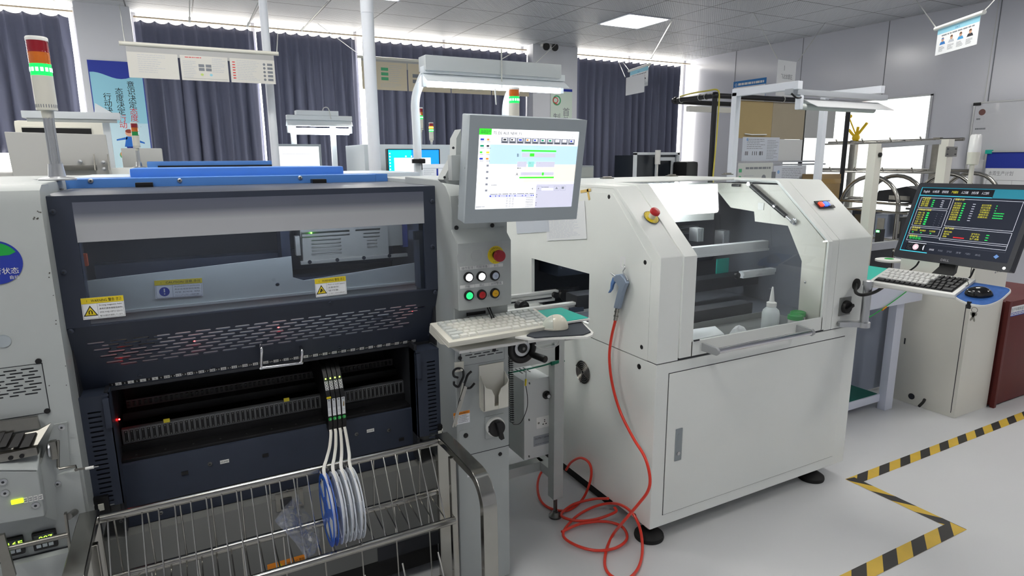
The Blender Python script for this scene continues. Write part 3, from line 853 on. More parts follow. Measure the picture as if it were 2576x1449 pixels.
q.plate((p.x-.026, YK-.001, p.z-.024), UX, UZ, rrect(0, 0, .054, .046, .006), [], .001); q.use(M_black).lathe(p-V((.001, .001, 0)), (0, -1, 0), [(.009, 0), (.009, .002), (.006, .003), (0, .003)], 24); q.build('lock_plate', MT)
p = at(1243, 1071, Y=YK); q = MB(M_gray).box(p.x-.037, p.x+.037, YK-.004, YK, p.z-.042, p.z+.042, .002)
q.use(M_wht).lathe(p-UY*.004, (0, -1, 0), [(.036, 0), (.036, .012), (.034, .014), (0, .014)], 36)
q.use(M_black).lathe(p-UY*.016, (0, -1, 0), [(.031, 0), (.031, .012), (.029, .014), (0, .014)], 36)
q.obox(p-UY*.036+V((.004, 0, -.004)), V((.25, 0, -1)), V((1, 0, .25)), .070, .015, .02, .003)
q.use(M_ink).box(p.x-.0315, p.x-.0255, YK-.0186, YK-.0183, p.z+.006, p.z+.012); q.box(p.x-.0315, p.x-.0255, YK-.0186, YK-.0183, p.z-.012, p.z-.006)
q.build('main_switch', MT, 'black rotary main switch')
c = MB(M_black); p = at(1207, 770, Y=YK)
for dx in (0, .008): c.tube([(p.x+dx, YK-.02, p.z+.03), (p.x+dx+.012, YK-.03, p.z+.005), (p.x+dx+.02, YK-.06, p.z-.04), (p.x+dx+.02, YK-.005, p.z-.07)], .0028, 8)
c.box(p.x-.05, p.x+.02, YK-.004, YK+.001, p.z-.028, p.z-.018); c.build('panel_cable', MT)

# --- lower left: waste conveyor unit with displays, bracket and rod
wx = MB(M_gray)
Yw = 1.87
P_ = lambda px, py, y=Yw: at(px, py, Y=y)
wx.prism([P_(-60, 1180), P_(95, 1180), P_(113, 1300), P_(-60, 1330)], (0, .075, 0))
wx.prism([P_(-60, 1180), P_(95, 1180), P_(95, 1180)+V((0, .08, .035)), P_(-60, 1180)+V((0, .08, .035))], (0, 0, -.01))
wxo = wx.build('tape_cutter_box', MT, bev=.004)
q = MB()
for px, py in ((8, 1212), (13, 1240), (90, 1271)): screw(q, P_(px, py, Yw-.0005), (0, -1, 0), .009, M_alu)

p = P_(43, 1261, Yw-.001); q = MB(glow('yellow green lamp', (190, 225, 30), 1.2)); q.box(p.x-.012, p.x+.013, Yw-.004, Yw, p.z-.006, p.z+.006, .002); q.build('indicator_lamp', wxo)
s = Flat(P_(60, 1268, Yw-.0008), UX, UZ)
for k in range(4): s.rect(.001+.0105*k, .002, .0095+.0105*k, .017, M_wht, 0); s.lines(.002+.0105*k, .004, .0085+.0105*k, .015, 2, M_inkg, 1, .6, k, .1)
s.build('lamp_labels', wxo)
hp = MB(M_steeldk)
hp.prism([P_(-40, 1062, 1.94), P_(95, 1045, 1.94), P_(103, 1073, 1.94), P_(-40, 1095, 1.94)], (0, -.012, 0))
hp.prism([P_(-60, 1112, 1.93), P_(95, 1083, 1.93), P_(127, 1065, 1.93), P_(88, 1130, 1.90), P_(-60, 1165, 1.90)], (0, .006, 0))
hp.obox((P_(-40, 1158, 1.895)+P_(72, 1136, 1.895))/2, P_(72, 1136)-P_(-40, 1158), UZ, .13, .022, .02, .003)
hp.use(M_black)
for px in (-10, 10, 40, 68): hp.prism([P_(px-18, 1128, 1.898), P_(px+2, 1092, 1.926), P_(px+24, 1088, 1.926), P_(px+6, 1124, 1.898)], (0, -.005, .003))
for px, py in ((27, 1152), (55, 1147)): hp.cyl(P_(px, py, 1.884), P_(px, py, 1.8835)-UY*.001, .0055, n=12)
hp.build('hinge_tray', MT, 'steel tray with black channels')
sp = MB(M_gray)
sp.prism([P_(135, 1068, 1.945), P_(168, 1062, 1.945), P_(178, 1200, 1.945), P_(160, 1315, 1.945), P_(113, 1300, 1.90), P_(98, 1180, 1.90), P_(108, 1150, 1.90)], (0, .01, 0))
for px, py in ((155, 1075), (145, 1217), (121, 1272)): screw(sp, P_(px, py, 1.93), (0, -1, 0), .008, M_alu)
sp.build('side_bracket', MT)
rd = MB(M_steeldk)
rd.tube([P_(146, 1108, 1.915), P_(146, 1175, 1.915), P_(150, 1179, 1.912), P_(190, 1172, 1.905), P_(193, 1185, 1.90)], .0035, 8)
rd.obox(P_(136, 1131, 1.92), UZ, UX, .05, .016, .02, .004)
rd.tube([P_(188, 1182, 1.90), P_(215, 1178, 1.895)], .003, 8); rd.use(M_wht).tube([P_(215, 1179, 1.895), P_(236, 1175, 1.893)], .0042, 10); rd.use(M_alu).tube([P_(236, 1175, 1.893), P_(248, 1173, 1.892)], .0015, 6)
rd.use(M_alu).lathe(P_(130, 1131, 1.925), (-1, 0, 0), [(.024, 0), (.024, .004), (.012, .009), (0, .009)], 20)
rd.build('sensor_rod', MT, 'bent steel rod with a white tip')
lp = MB(M_gray); lp.box(-1.05, -.315, 1.93, 1.96, .56, .78, .004); lp.box(-1.05, -.32, 1.9, 1.96, .45, .565, .006); lp.use(M_dark).box(-1.05, -.32, 1.925, 1.96, .563, .567); lp.build('lower_left_panel', MT)
G_dig = glow('green digits', (150, 240, 50), 3.)
for px, py, w, dg in ((114, 1355, .054, '007'), (33, 1372, .05, '16F')):
    p = at(px, py, Y=1.928); q = MB(M_black).box(p.x-w/2, p.x+w/2, 1.918, 1.93, p.z-.026, p.z+.026, .007)
    q.use(mat('display grey', (60, 66, 66), .25)).box(p.x-w*.4, p.x+w*.4, 1.9165, 1.918, p.z-.001, p.z+.02)
    q.use(M_gray2)
    for k in range(3): q.box(p.x-w*.36+w*.25*k, p.x-w*.16+w*.25*k, 1.9155, 1.918, p.z-.017, p.z-.008, .002)
    f = Flat((p.x-.012, 1.916, p.z+.003), UX, UZ); f.text(dg, 0, 0, .0125, G_dig, 0, w=.03); q.use(G_dig).add(f.v, f.f)
    q.build('pressure_display', MT, 'small black display with green digits')
br = MB(M_steeldk)
b0, b1 = P_(10, 1382, 1.84), P_(172, 1345, 1.84); br.tube([b0, b1], .007, 10); br.obox((P_(165, 1295, 1.845)+P_(178, 1395, 1.845))/2, P_(178, 1395)-P_(165, 1295), UY, .125, .014, .006, .001)
br.tube([P_(172, 1300, 1.85), P_(188, 1288, 1.93)], .009, 10); br.prism([P_(-10, 1350, 1.83), P_(10, 1345, 1.83), P_(40, 1449, 1.83), P_(10, 1470, 1.83)], (0, .01, 0))
br.build('support_bar', MT)
# ================================================================ things on and before the pick-and-place machine
# --- signal tower on the top left
def signal_tower(p, label, s=1., pole_h=.17, lit=('g',), group=None, base=True, stack='rog', pole_r=.013):
    t = thing('signal_tower', label, 'signal light', p, group)
    q = MB(M_alu); 
    if base:
        q.lathe(p, UZ, [(.052*s, 0), (.052*s, .004*s), (.045*s, .008*s), (.024*s, .012*s), (.020*s, .05*s), (.020*s, .052*s), (0, .052*s)], 32); q.build('base', t)
    p = V(p); q = MB(M_alu)
    q.lathe(p+UZ*.01*s, UZ, [(pole_r*s*(1+.05*(i % 2)), (pole_h)*s*i/1.0) for i in range(2)], 20)
    for k in range(10):
        a = 2*PI*k/10; d = V((math.cos(a), math.sin(a), 0))*pole_r*s; q.cyl(p+d+UZ*.05*s, p+d+UZ*(pole_h)*s, .0022*s, n=6)
    q.build('pole', t)
    z = pole_h*s; q = MB(M_ivory)
    q.lathe(p+UZ*z, UZ, [(.012*s, -.025*s), (.016*s, -.02*s), (.017*s, 0), (.0285*s, .002*s), (.0285*s, .105*s), (0, .105*s)], 32)
    q.use(M_inkg)
    for k in range(26):
        a = 2*PI*k/26; d = V((math.cos(a), math.sin(a), 0)); q.obox(p+UZ*(z+.014*s)+d*.0285*s, d.cross(UZ), UZ, .0022*s, .010*s, .0008*s)
    q.build('body', t)
    z += .106*s; cols = {'r': ((150, 20, 34), 'red'), 'o': ((214, 112, 24), 'amber'), 'g': ((20, 150, 70), 'green')}
    for c in reversed(stack):
        on = c in lit; rgb, nm = cols[c]
        if on: mm = glow('%s lens lit' % nm, {'g': (20, 225, 90), 'o': (255, 150, 30), 'r': (255, 40, 40)}[c], .55)
        else: mm = mat('%s lens' % nm, rgb, .12, coat=.6, aniso=(1, 1, 1), noise=.15, nscale=60)
        q = MB(mm); n = 40; pr = []
        for k in range(9): pr.append((.0285*s-(.0007*s if k % 2 else 0), .034*s*k/8))
        q.lathe(p+UZ*z, UZ, pr, 48)
        if on: q.use(glow('%s core' % nm, {'g': (200, 255, 215), 'o': (255, 220, 150), 'r': (255, 160, 150)}[c], .9)); 
        if on:
            for k in range(14):
                a = 2*PI*k/14; d = V((math.cos(a), math.sin(a), 0)); q.obox(p+UZ*(z+.017*s)+d*.0287*s, d.cross(UZ), UZ, .008*s, .012*s, .0008*s)
        q.build('lens', t, nm+(' lit lens' if on else ' lens'), smooth=60); z += .034*s
    q = MB(M_wht); q.lathe(p+UZ*z, UZ, [(.0295*s, 0), (.0295*s, .009*s), (.027*s, .012*s), (0, .012*s)], 32); q.build('cap', t)
    return t
p = at(143, 437, Y=2.48); TB = V((p.x, 2.48, 1.545))
signal_tower(TB, 'big signal tower with red, amber and lit green lenses on the machine\'s top left corner', 1., .215)

# --- control monitor on its bracket
tl, tr, br_, bl = V((.740, 1.667, 1.725)), V((1.140, 1.664, 1.719)), V((1.147, 1.710, 1.407)), V((.747, 1.713, 1.413))
o, u, v, W, Hh = face(tl, tr, bl); u.normalize(); v = (v-u*v.dot(u)).normalized(); n = u.cross(v)
CM = thing('control_monitor', 'grey square-cornered monitor with bright white screen on the machine\'s right column', 'monitor', (.945, 1.70, 1.42))
q = MB(M_gray2); c = o+u*W/2+v*Hh/2
bz = .038
q.plate(o, u, v, [(0, 0), (W, 0), (W, Hh), (0, Hh)], [[(bz-.006, bz+.004), (W-bz+.014, bz+.004), (W-bz+.014, Hh-bz+.002), (bz-.006, Hh-bz+.002)]], .012)
q.obox(c-n*.034, u, v, W, Hh, .045, .004)
hs = q.build('housing', CM, bev=.0015)
q = MB(M_screw)
for a, b in ((.30, .012), (.05, .012)): q.cyl(o+u*a+v*b, o+u*a+v*b+n*.001, .0025, n=10)
S0, S1, S2, S3 = bz-.006, bz+.004, W-bz+.014, Hh-bz+.002
G_scr = sglow('screen white', (250, 250, 252), 1.25); G_scl = sglow('screen pale lilac', (206, 206, 224), .95); G_scb = sglow('screen pale blue', (190, 222, 240), 1.)
G_scg = sglow('screen lime', (70, 235, 60), 1.0); G_sct = sglow('screen teal', (150, 218, 210), 1.0); G_ink = sglow('screen dark ink', (60, 64, 70), .6); G_gr = sglow('screen grey', (140, 144, 156), .8); G_bl = sglow('screen blue', (50, 70, 190), .9); G_or = sglow('screen orange', (240, 150, 60), .9); G_gn = sglow('screen green', (20, 150, 110), .9); G_cr = sglow('screen cream', (248, 234, 222), 1.)
s = Flat(o+u*S0+v*S1-n*.003, u, v, S2-S0, S3-S1); w, h = s.W, s.H
X = lambda t: t*w
Yy = lambda t: (1-t)*h
s.rect(0, 0, w, h, G_scr, 0)
s.rect(X(.11), Yy(.43), X(1), Yy(.19), G_scb, 1); s.rect(X(.46), Yy(.66), w, Yy(.43), G_cr, 1); s.rect(X(.11), 0, w, Yy(.66), G_scr, 1); s.rect(X(.6), 0, w, Yy(.69), G_scl, 2)
s.rect(0, Yy(.075), X(.118), h, G_scg, 3); s.text('自动运行', X(.015), Yy(.058), h*.04, G_ink, 4, w=X(.092))
s.text('TS_DS_AU3_NEW_Y1', X(.135), Yy(.065), h*.034, G_ink, 4, w=X(.27)); s.text('73', X(.93), Yy(.05), h*.018, G_gr, 4); s.text('/ / 道', X(.91), Yy(.08), h*.016, G_gr, 4)
cols = [G_ink, G_ink, G_bl, G_or, G_bl, G_gn, G_gn, G_scl, G_scl, G_bl]
for k in range(10):
    a = X(.213+.0755*k); s.rect(a, Yy(.172), a+X(.07), Yy(.1), G_gr, 3); s.rect(a+X(.014), Yy(.142), a+X(.056), Yy(.108), G_scr, 4)
    rnd = random.Random(k); s.rect(a+X(.02), Yy(.136), a+X(.035+.015*rnd.random()), Yy(.116), cols[k], 5); s.lines(a+X(.01), Yy(.166), a+X(.06), Yy(.15), 1, G_ink, 5, .7, k, 0)
for k in range(9):
    for j in (0, 1):
        a, b = X(.008+.06*j), Yy(.17+.078*k)
        s.frame(a, b-X(.002), a+X(.055), b+h*.066, X(.001), G_scl, 3); rnd = random.Random(k*2+j)
        if k < 4: s.rect(a+X(.01), b+h*.028, a+X(.03+.015*rnd.random()), b+h*.05, [G_bl, G_or, G_gn, G_ink, G_scg, sglow('screen yellow', (226, 214, 60), 1.)][(k*2+j) % 6], 4); s.lines(a+X(.012), b+h*.006, a+X(.05), b+h*.018, 1, G_gr, 4, .6, k, .2)
        elif j: s.rect(a+X(.02), b+h*.02, a+X(.042), b+h*.045, G_gr, 4)
s.text('?', X(.02), Yy(.69), h*.035, sglow('screen yellow', (226, 214, 60), 1.), 4)
s.rect(X(.42), Yy(.268), X(.775), Yy(.248), G_scg, 4); s.rect(X(.425), Yy(.34), X(.77), Yy(.285), G_scl, 4); s.rect(X(.505), Yy(.33), X(.55), Yy(.29), G_scg, 5); s.text('B', X(.375), Yy(.335), h*.04, G_ink, 5)
for a0, a1, mm in ((.385, .48, G_scl), (.495, .555, G_sct), (.575, .77, G_scl)): s.rect(X(a0), Yy(.465), X(a1), Yy(.395), mm, 4)
s.text('2', X(.51), Yy(.42), h*.016, G_ink, 5); s.text('1', X(.61), Yy(.42), h*.016, G_gr, 5)
s.rect(X(.395), Yy(.482), X(.43), Yy(.476), G_ink, 5); s.shape([(X(.385), Yy(.479)), (X(.398), Yy(.488)), (X(.398), Yy(.470))], G_ink, 5)
s.rect(X(.425), Yy(.575), X(.77), Yy(.53), G_scl, 4); s.rect(X(.645), Yy(.572), X(.665), Yy(.534), G_scg, 5); s.rect(X(.417), Yy(.61), X(.775), Yy(.59), G_scg, 4); s.text('A', X(.378), Yy(.575), h*.04, G_ink, 5)
s.lines(X(.145), Yy(.70), X(.2), Yy(.685), 1, G_gr, 4, .6, 2, 0)
for a in (.53, .6, .79, .86): s.frame(X(a), Yy(.775), X(a+.055), Yy(.715), X(.0012), G_gr, 4)
s.shape([(X(.55), Yy(.745)), (X(.565), Yy(.73)), (X(.565), Yy(.76))], G_gr, 5); s.shape([(X(.63), Yy(.745)), (X(.618), Yy(.73)), (X(.618), Yy(.76))], G_gr, 5); s.shape([(X(.80), Yy(.755)), (X(.83), Yy(.755)), (X(.815), Yy(.725))], G_gr, 5); s.rect(X(.87), Yy(.755), X(.895), Yy(.725), G_gr, 5)
s.rect(X(.655), Yy(.77), X(.78), Yy(.745), G_scr, 5); s.lines(X(.655), Yy(.735), X(.73), Yy(.72), 1, G_gr, 5, .6, 4, 0)
s.lines(X(.14), Yy(.82), X(.58), Yy(.80), 1, G_gr, 4, .5, 8, 0); s.rect(X(.135), Yy(.845), X(.58), Yy(.825), G_bl, 4); s.lines(X(.15), Yy(.845), X(.57), Yy(.825), 1, G_scr, 5, .55, 9, 0)
for a in (.3, .33, .36, .5): s.lines(X(a), Yy(.99), X(a+.02+(.06 if a > .4 else 0)), Yy(.855), 6, G_gr, 4, .3, int(a*100), 0)
for a in (.82, .85, .93, .96): s.rect(X(.608), Yy(a+.012), X(.614), Yy(a), G_ink, 4)
s.lines(X(.01), Yy(.98), X(.1), Yy(.96), 1, G_gr, 4, .5, 3, .1)
s.build('screen', CM, 'bright white control screen')
q = MB(M_gray2); q.cyl(o+u*.012+v*(Hh*.52)-n*.02-u*.013, o+u*.012+v*(Hh*.52)-n*.02-u*.012, .004); q.build('side_screw', CM)
# bracket
q = MB(M_gray); B_ = lambda px, py, y=1.80: at(px, py, Y=y)
q.prism([B_(1116, 452), B_(1124, 460), B_(1160, 466), B_(1160, 325), B_(1148, 348), B_(1147, 390), B_(1118, 445)], (0, .05, 0))
q.obox((B_(1137, 394, 1.765)+B_(1152, 450, 1.765))/2, UX, UZ, .034, .075, .03, .003)
q.box(.80, .97, 1.76, 1.88, 1.525, 1.54, .002); q.cyl((.86, 1.83, 1.50), (.86, 1.83, 1.66), .03, n=20); q.box(.80, .96, 1.735, 1.82, 1.46, 1.62, .004)
q.build('mount_bracket', CM)
q = MB(M_dark)
for px, py in ((1118, 446), (1130, 449), (1143, 414), (1140, 372)): q.cyl(B_(px, py, 1.7985), B_(px, py, 1.7985)-UY*.002, .004, n=10)
q.build('bracket_holes', CM)

# --- white keyboard with its tray
fl, fr = V((.690, 1.722, 1.048)), V((1.098, 1.742, 1.046)); bk = V((-.006, .146, .030))
KB = thing('keyboard', 'ivory white computer keyboard on a tray below the control monitor', 'keyboard', (.89, 1.80, 1.04))
u = (fr-fl).normalized(); v = (bk-u*bk.dot(u)).normalized(); n = u.cross(v); W, D = (fr-fl).length, bk.length
q = MB(M_ivory); q.obox(fl+u*W/2+v*D/2-n*.009, u, v, W, D, .018, .005)
q.prism([fl-n*.018, fl+v*.02-n*.018, fl+v*.06-n*.034, fl+v*D-n*.034, fl+v*D-n*.012], u*W)
q.build('case', KB, smooth=30)
M_key = mat('ivory key cap', (228, 228, 220), .45); M_keyg = mat('pale grey key cap', (206, 210, 206), .45)
rows = [[1]*16, [1]*13+[2]+[1], [1.5]+[1]*12+[1.5]+[1], [1.75]+[1]*11+[2.25]+[1], [2.25]+[1]*10+[1.75]+[1, 1], [1.25, 1.25, 1.25, 5.5, 1.25, 1, 1, 1, 1, 1]]
def keys(fl, u, v, n, W, D, rows, parent, mm, h=.007, mx=.018, my0=.014, my1=.012, gap=.0028):
    ph = (D-my0-my1)/len(rows)
    for r, row in enumerate(rows):
        tot = sum(row); pw = (W-2*mx)/tot; x = mx; y = D-my1-ph*(r+.5)
        for kx, kw in enumerate(row):
            c = fl+u*(x+pw*kw/2)+v*y; ww = pw*kw-gap; dd = ph-gap
            q = MB(mm(r, kx)); a = [c+u*(i*ww/2)+v*(j*dd/2) for i, j in ((-1, -1), (1, -1), (1, 1), (-1, 1))]
            t = [c+u*(i*(ww/2-.0022))+v*(j*(dd/2-.0022)+.0008)+n*h for i, j in ((-1, -1), (1, -1), (1, 1), (-1, 1))]
            q.add(a+t, [(4, 5, 6, 7)]+[(i, (i+1) % 4, 4+(i+1) % 4, 4+i) for i in range(4)])
            q.build('key', parent, smooth=0); x += pw*kw
keys(fl+n*.0004, u, v, n, W, D, rows, KB, lambda r, k: M_key if (r > 0 and 0 < k < 12) else M_keyg)
# tray
TR = thing('keyboard_tray', 'white sheet metal tray holding the ivory keyboard and mouse, fixed to the column', 'tray', (.95, 1.78, .99))
zt = 1.03
T_ = lambda px, py, z=zt: at(px, py, Z=z)
q = MB(M_wht)
o_ = [T_(*p) for p in ((1295, 846), (1330, 851), (1478, 847), (1490, 842), (1493, 836), (1463, 806), (1418, 790), (1320, 800))]
q.plate((0, 0, zt), UX, UY, [(p.x, p.y) for p in o_], [], .007)
q.box(.74, 1.0, 1.76, 1.872, .993, 1.003, .002); q.box(.80, .97, 1.80, YK-.001, .978, .994)
q.box(.98, 1.06, 1.74, 1.80, .998, 1.024)
q.build('plate', TR, bev=.0015)
q = MB(M_wht); q.obox(V((1.172, 1.86, 1.041)), UX, UY, .155, .19, .008, .003); q.build('mat_plate', TR)
q = MB(M_teal); q.obox(V((1.172, 1.86, 1.0462)), UX, UY, .143, .18, .002, .0005); q.build('green_mat', TR, 'teal mat')
q = MB(M_wire); q.tube(bez([(.99, 1.71, 1.0), (1.01, 1.705, .985), (1.04, 1.70, .982), (1.07, 1.70, .99), (1.08, 1.705, 1.0)], 5), .0022, 6); q.build('cable_loop', TR)
q = MB(mat('charcoal mouse pad', (58, 62, 70), .7, bump=.1, bscale=800)); 
o_ = [T_(px, py, zt+.0045) for px, py in ((1325, 843), (1345, 848), (1468, 841), (1486, 834), (1462, 809), (1432, 806), (1370, 812))]
q.plate((0, 0, zt+.0045), UX, UY, [(p.x, p.y) for p in o_], [], .004)
tag(q.build('mouse_pad'), 'charcoal mouse pad with curled corner under the ivory mouse', 'mouse pad')
# ivory mouse: ellipsoidal body sculpted from rings
def mouse(name, label, c, ax, up, L, Wd, Ht, m1, m2, base):
    ax = V(ax).normalized(); up = V(up); up = (up-ax*up.dot(ax)).normalized(); sd = ax.cross(up)
    t = thing(name, label, 'mouse', c); c = V(c)
    def ring(k, lo, hi, mm, nm, lab=None):
        q = MB(mm); vs = []; n = 13; R = 11
        for i in range(R):
            f_ = i/(R-1); s = lo+(hi-lo)*((1-math.cos(PI/2*f_)) if k == 0 else math.sin(PI/2*f_)); x = (s-.5)*L; e = max(0, 1-abs(2*s-1)**2.1)**.5
            ww = Wd/2*e*(.88+.12*math.cos((s-.35)*PI)); hh = Ht*(max(0, 1-abs((s-.42)/.4205)**2.0))**.5 if s < .42 else Ht*(max(0, 1-abs((s-.42)/.581)**2.0))**.5
            for j in range(n):
                a = PI*j/(n-1); vs.append(c+ax*x+sd*(ww*math.cos(a)*(1 if 0 < j < n-1 else 1))+up*(hh*math.sin(a)**.75+.001))
        fs = [(i*n+j, i*n+j+1, (i+1)*n+j+1, (i+1)*n+j) for i in range(R-1) for j in range(n-1)]
        q.add(vs, fs); return q.build(nm, t, lab, smooth=70)
    ring(0, .0005, .60, m1, 'shell'); ring(1, .606, .9995, m2, 'buttons')
    q = MB(base); q.prism([c+ax*((s-.5)*L)+sd*(sg*Wd/2*.97*max(0, 1-abs(2*s-1)**2.1)**.5) for sg, S in ((1, [i/14 for i in range(15)]), (-1, [1-i/14 for i in range(1, 14)])) for s in S], up*.006)
    q.build('base', t); return t
mouse('computer_mouse', 'ivory white computer mouse on the charcoal pad', at(1396, 826, Z=zt+.006), (-.9, .42, 0), (0, 0, 1), .092, .062, .048, mat('ivory mouse shell', (226, 222, 204), .25, coat=.3), mat('pale mouse buttons', (214, 220, 208), .25, coat=.3), M_ivory)

# --- scissors on the hook
SS = thing('scissors', 'black handled steel scissors hanging on the ivory hook', 'scissors', at(1160, 985, Y=YK-.016))
y_ = YK-.016; Q_ = lambda px, py, y=y_: at(px, py, Y=y)
def ringh(pts, name):
    MB(M_black).tube(bez([Q_(*p) for p in pts], 6), .0042, 8).build(name, SS)
ringh([(1152, 950), (1142, 946), (1141, 934), (1150, 927), (1163, 930), (1166, 945), (1160, 960), (1153, 973), (1143, 968), (1142, 960)], 'handle')
ringh([(1186, 934), (1177, 943), (1172, 956), (1168, 972), (1182, 976), (1194, 964)], 'handle')
q = MB(M_steel); y2 = y_-.003
q.prism([Q_(1162, 962), Q_(1168, 964), Q_(1160, 1010), Q_(1148, 1072), Q_(1143, 1074), Q_(1146, 1050)], (0, -.0018, 0)); q.build('blade', SS)
q = MB(M_steel); q.prism([Q_(1168, 970, y2), Q_(1175, 974, y2), Q_(1160, 1025, y2), Q_(1140, 1076, y2), Q_(1137, 1073, y2), Q_(1150, 1025, y2)], (0, -.0018, 0)); q.use(M_screw).cyl(Q_(1157, 1007, y2-.0015), Q_(1157, 1007, y2-.004), .003, n=12); q.build('blade', SS)

# --- ivory wall holder
HD = thing('wall_holder', 'ivory plastic wall holder with a V-shaped front opening on the grey column', 'holder', at(1240, 975, Y=YK))
a0, a1 = at(1204, 925, Y=YK).x, at(1266, 915, Y=YK).x; zt_, zb_ = .873, .735
q = MB(M_ivory); q.box(a0, a1, YK-.004, YK, zb_+.004, zt_+.022, .001)
q.box(a0+.002, a1+.006, YK-.030, YK-.002, zb_-.004, zb_+.010, .004)
q.build('back', HD)
for sg in (0, 1):
    q = MB(M_ivory); xa, xb = (a0+.003, a0+.045) if sg == 0 else (a1+.006, a1-.036)
    pts = [(xa, zb_), (xb, zb_), (xb, zb_+.05), (xb+(xa-xb)*.25, zb_+.075), (xb+(xa-xb)*.7, zb_+.084), (xa, zb_+.10)]
    P = [V((x, YK-.033, z)) for x, z in pts]; q.prism(P if sg == 0 else P[::-1], (0, .004, 0))
    P2 = [V((xa, YK-.033, zb_)), V((xa, YK-.033, zb_+.10)), V((xa, YK-.002, zb_+.125)), V((xa, YK-.002, zb_))]; q.prism(P2, (.004 if sg == 0 else -.004, 0, 0))
    q.build('side_flap', HD, bev=.001)

# --- stainless reel rack
RK = thing('reel_rack', 'stainless steel wire rack before the machine holding component reels', 'rack', (.22, 1.7, 0))
XA, XB = -.275, .69
yT, zT, yM, zM, yF, zF = 1.855, .662, 1.885, .462, 1.715, .447
for nm, y, z, r in (('top_rail', yT, zT, .0125), ('back_rail', yM, zM, .0125), ('front_rail', yF, zF, .0125)):
    MB(M_steel).tube([(XA, y, z), (XB, y, z)], r, 14).build(nm, RK)
M_w = mat('bright wire', (190, 188, 182), .22, 1., noise=.1, nscale=20)
NW = 24
for k in range(NW):
    x = XA+.018+(XB-XA-.05)*k/(NW-1)
    MB(M_w).tube([(x, yT-.012, zT-.003), (x, yF+.004, zF+.012)], .0022, 7).build('slot_wire', RK)
    MB(M_w).tube([(x+.01, yM-.01, zM-.008), (x+.01, yF+.012, zF-.006)], .0022, 7).build('cradle_wire', RK)
    if k % 2 == 0:
        MB(M_w).tube([(x+.012, yT+.004, zT-.01), (x+.012, yM, zM+.012)], .0024, 7).build('back_wire', RK)
    if k % 3 == 1:
        MB(M_w).tube([(x+.006, yF-.01, zF-.09), (x+.006, yF-.20, zF-.33)], .0028, 7).build('lower_wire', RK)
    elif k % 3 == 2: MB(M_w).tube([(x, yM-.004, zM-.01), (x, yM-.02, .14)], .0024, 7).build('lower_wire', RK)
MB(M_steel).tube([(XA, yF-.215, .10), (XB, yF-.215, .10)], .0125, 14).build('lower_front_rail', RK)
MB(M_steel).tube([(XA, yM-.02, .13), (XB, yM-.02, .13)], .0125, 14).build('lower_back_rail', RK)
for sg, xc in ((0, XA-.024), (1, XB+.024)):
    q = MB(M_steel); pts = [(xc, 1.878, .668), (xc, 1.80, .672), (xc, 1.63, .672)]
    for k in range(9):
        a = PI/2*k/8; pts.append((xc, 1.59-.085*math.sin(a), .585+.087*math.cos(a)))
    pts += [(xc, 1.503, .40), (xc, 1.50, .0)]
    q.tube(pts, 0, sq=(.046, .026), up=(1, 0, 0)); q.build('end_frame', RK, smooth=35, bev=.003)
    q = MB(M_steel); q.tube([(xc, 1.868, .655), (xc, 1.868, 0)], 0, sq=(.046, .024), up=(1, 0, 0)); q.build('rear_leg', RK, bev=.003)
    q = MB(M_steel); xi = xc+(.02 if sg == 0 else -.02); q.tube([(xi, 1.735, .66), (xi, 1.725, .12)], 0, sq=(.02, .02), up=(1, 0, 0)); q.build('inner_post', RK, bev=.002)
    q = MB(M_steel); q.tube([(xc, 1.50, .10), (xc, 1.868, .10)], .011, 12); q.build('foot_rail', RK)

# --- feeders plugged into the bay
FX = [.3845, .4005, .4165, .4325]
def feeder(x, i):
    t = thing('tape_feeder', ['leftmost slim black tape feeder with a yellow tab, plugged in the bay', 'second slim black tape feeder from the left in the bay', 'third slim black tape feeder from the left in the bay', 'rightmost slim black tape feeder with a stained white strip, in the bay'][i], 'feeder', (x, 2.1, .8), 'tape feeders in the bay')
    w = .0072; q = MB(M_black)
    pr = [(2.42, .905), (2.30, .93), (2.16, .905), (2.12, .875), (2.092, .822), (2.080, .805), (2.078, .70), (2.088, .672), (2.20, .70), (2.205, .78), (2.40, .82)]
    q.prism([(x-w, y, z) for y, z in pr], (2*w, 0, 0)); q.build('body', t, bev=.0012)
    a, b = V((x, 2.1090, .8535)), V((x, 2.0935, .8245)); d = (a-b).normalized(); nn = UX.cross(d); nn = nn if nn.y < 0 else -nn
    s = Flat(b-UX*.006+nn*.0006, UX, d, .012, .031, mat('keypad grey', (196, 198, 198), .4))
    for k in range(3): s.disc(.006, .0058+.0098*k, .0042, M_ink, 1, 16); s.disc(.006, .0058+.0098*k, .0026, M_wht, 2, 12)
    s.build('keypad', t)
    q = MB(glow('feeder lamp', (170, 255, 60), 6.)).sphere(a+d*.007+nn*.001, .0024, n=10, m=6); q.build('lamp', t)
    s = Flat((x-.0056, 2.0780, .735), UX, UZ, .0112, .062, M_paper); s.lines(.001, .03, .0102, .055, 5, M_inkl, 1, .5, i, .1); s.rect(.001, .018, .0102, .0186, M_inkg, 1); s.rect(.001, .012, .0102, .0126, M_inkg, 1); s.rect(.0025, .0555, .0087, .060, M_inkg, 1)
    if i == 3: s.shape([(.004, .03), (.008, .028), (.0085, .044), (.006, .048)], mat('brown stain', (150, 128, 84), .8), 2)
    s.build('label_strip', t)
    if i == 0: MB(M_yel).box(x-.0075, x+.0075, 2.0765, 2.08, .799, .806, .001).build('yellow_tab', t)
    q = MB(M_grn).lathe((x, 2.0783, .7245), (0, -1, 0), [(.0062, 0), (.0062, .002), (.005, .003), (0, .003)], 18); q.use(M_wht).obox((x+.0015, 2.0751, .7245), UZ, UX, .006, .0014, .0004); q.build('green_dot', t)
    return t
for i, x in enumerate(FX): feeder(x, i)
q = MB(mat('clear plastic side guard', (70, 78, 86), .2, coat=.5))
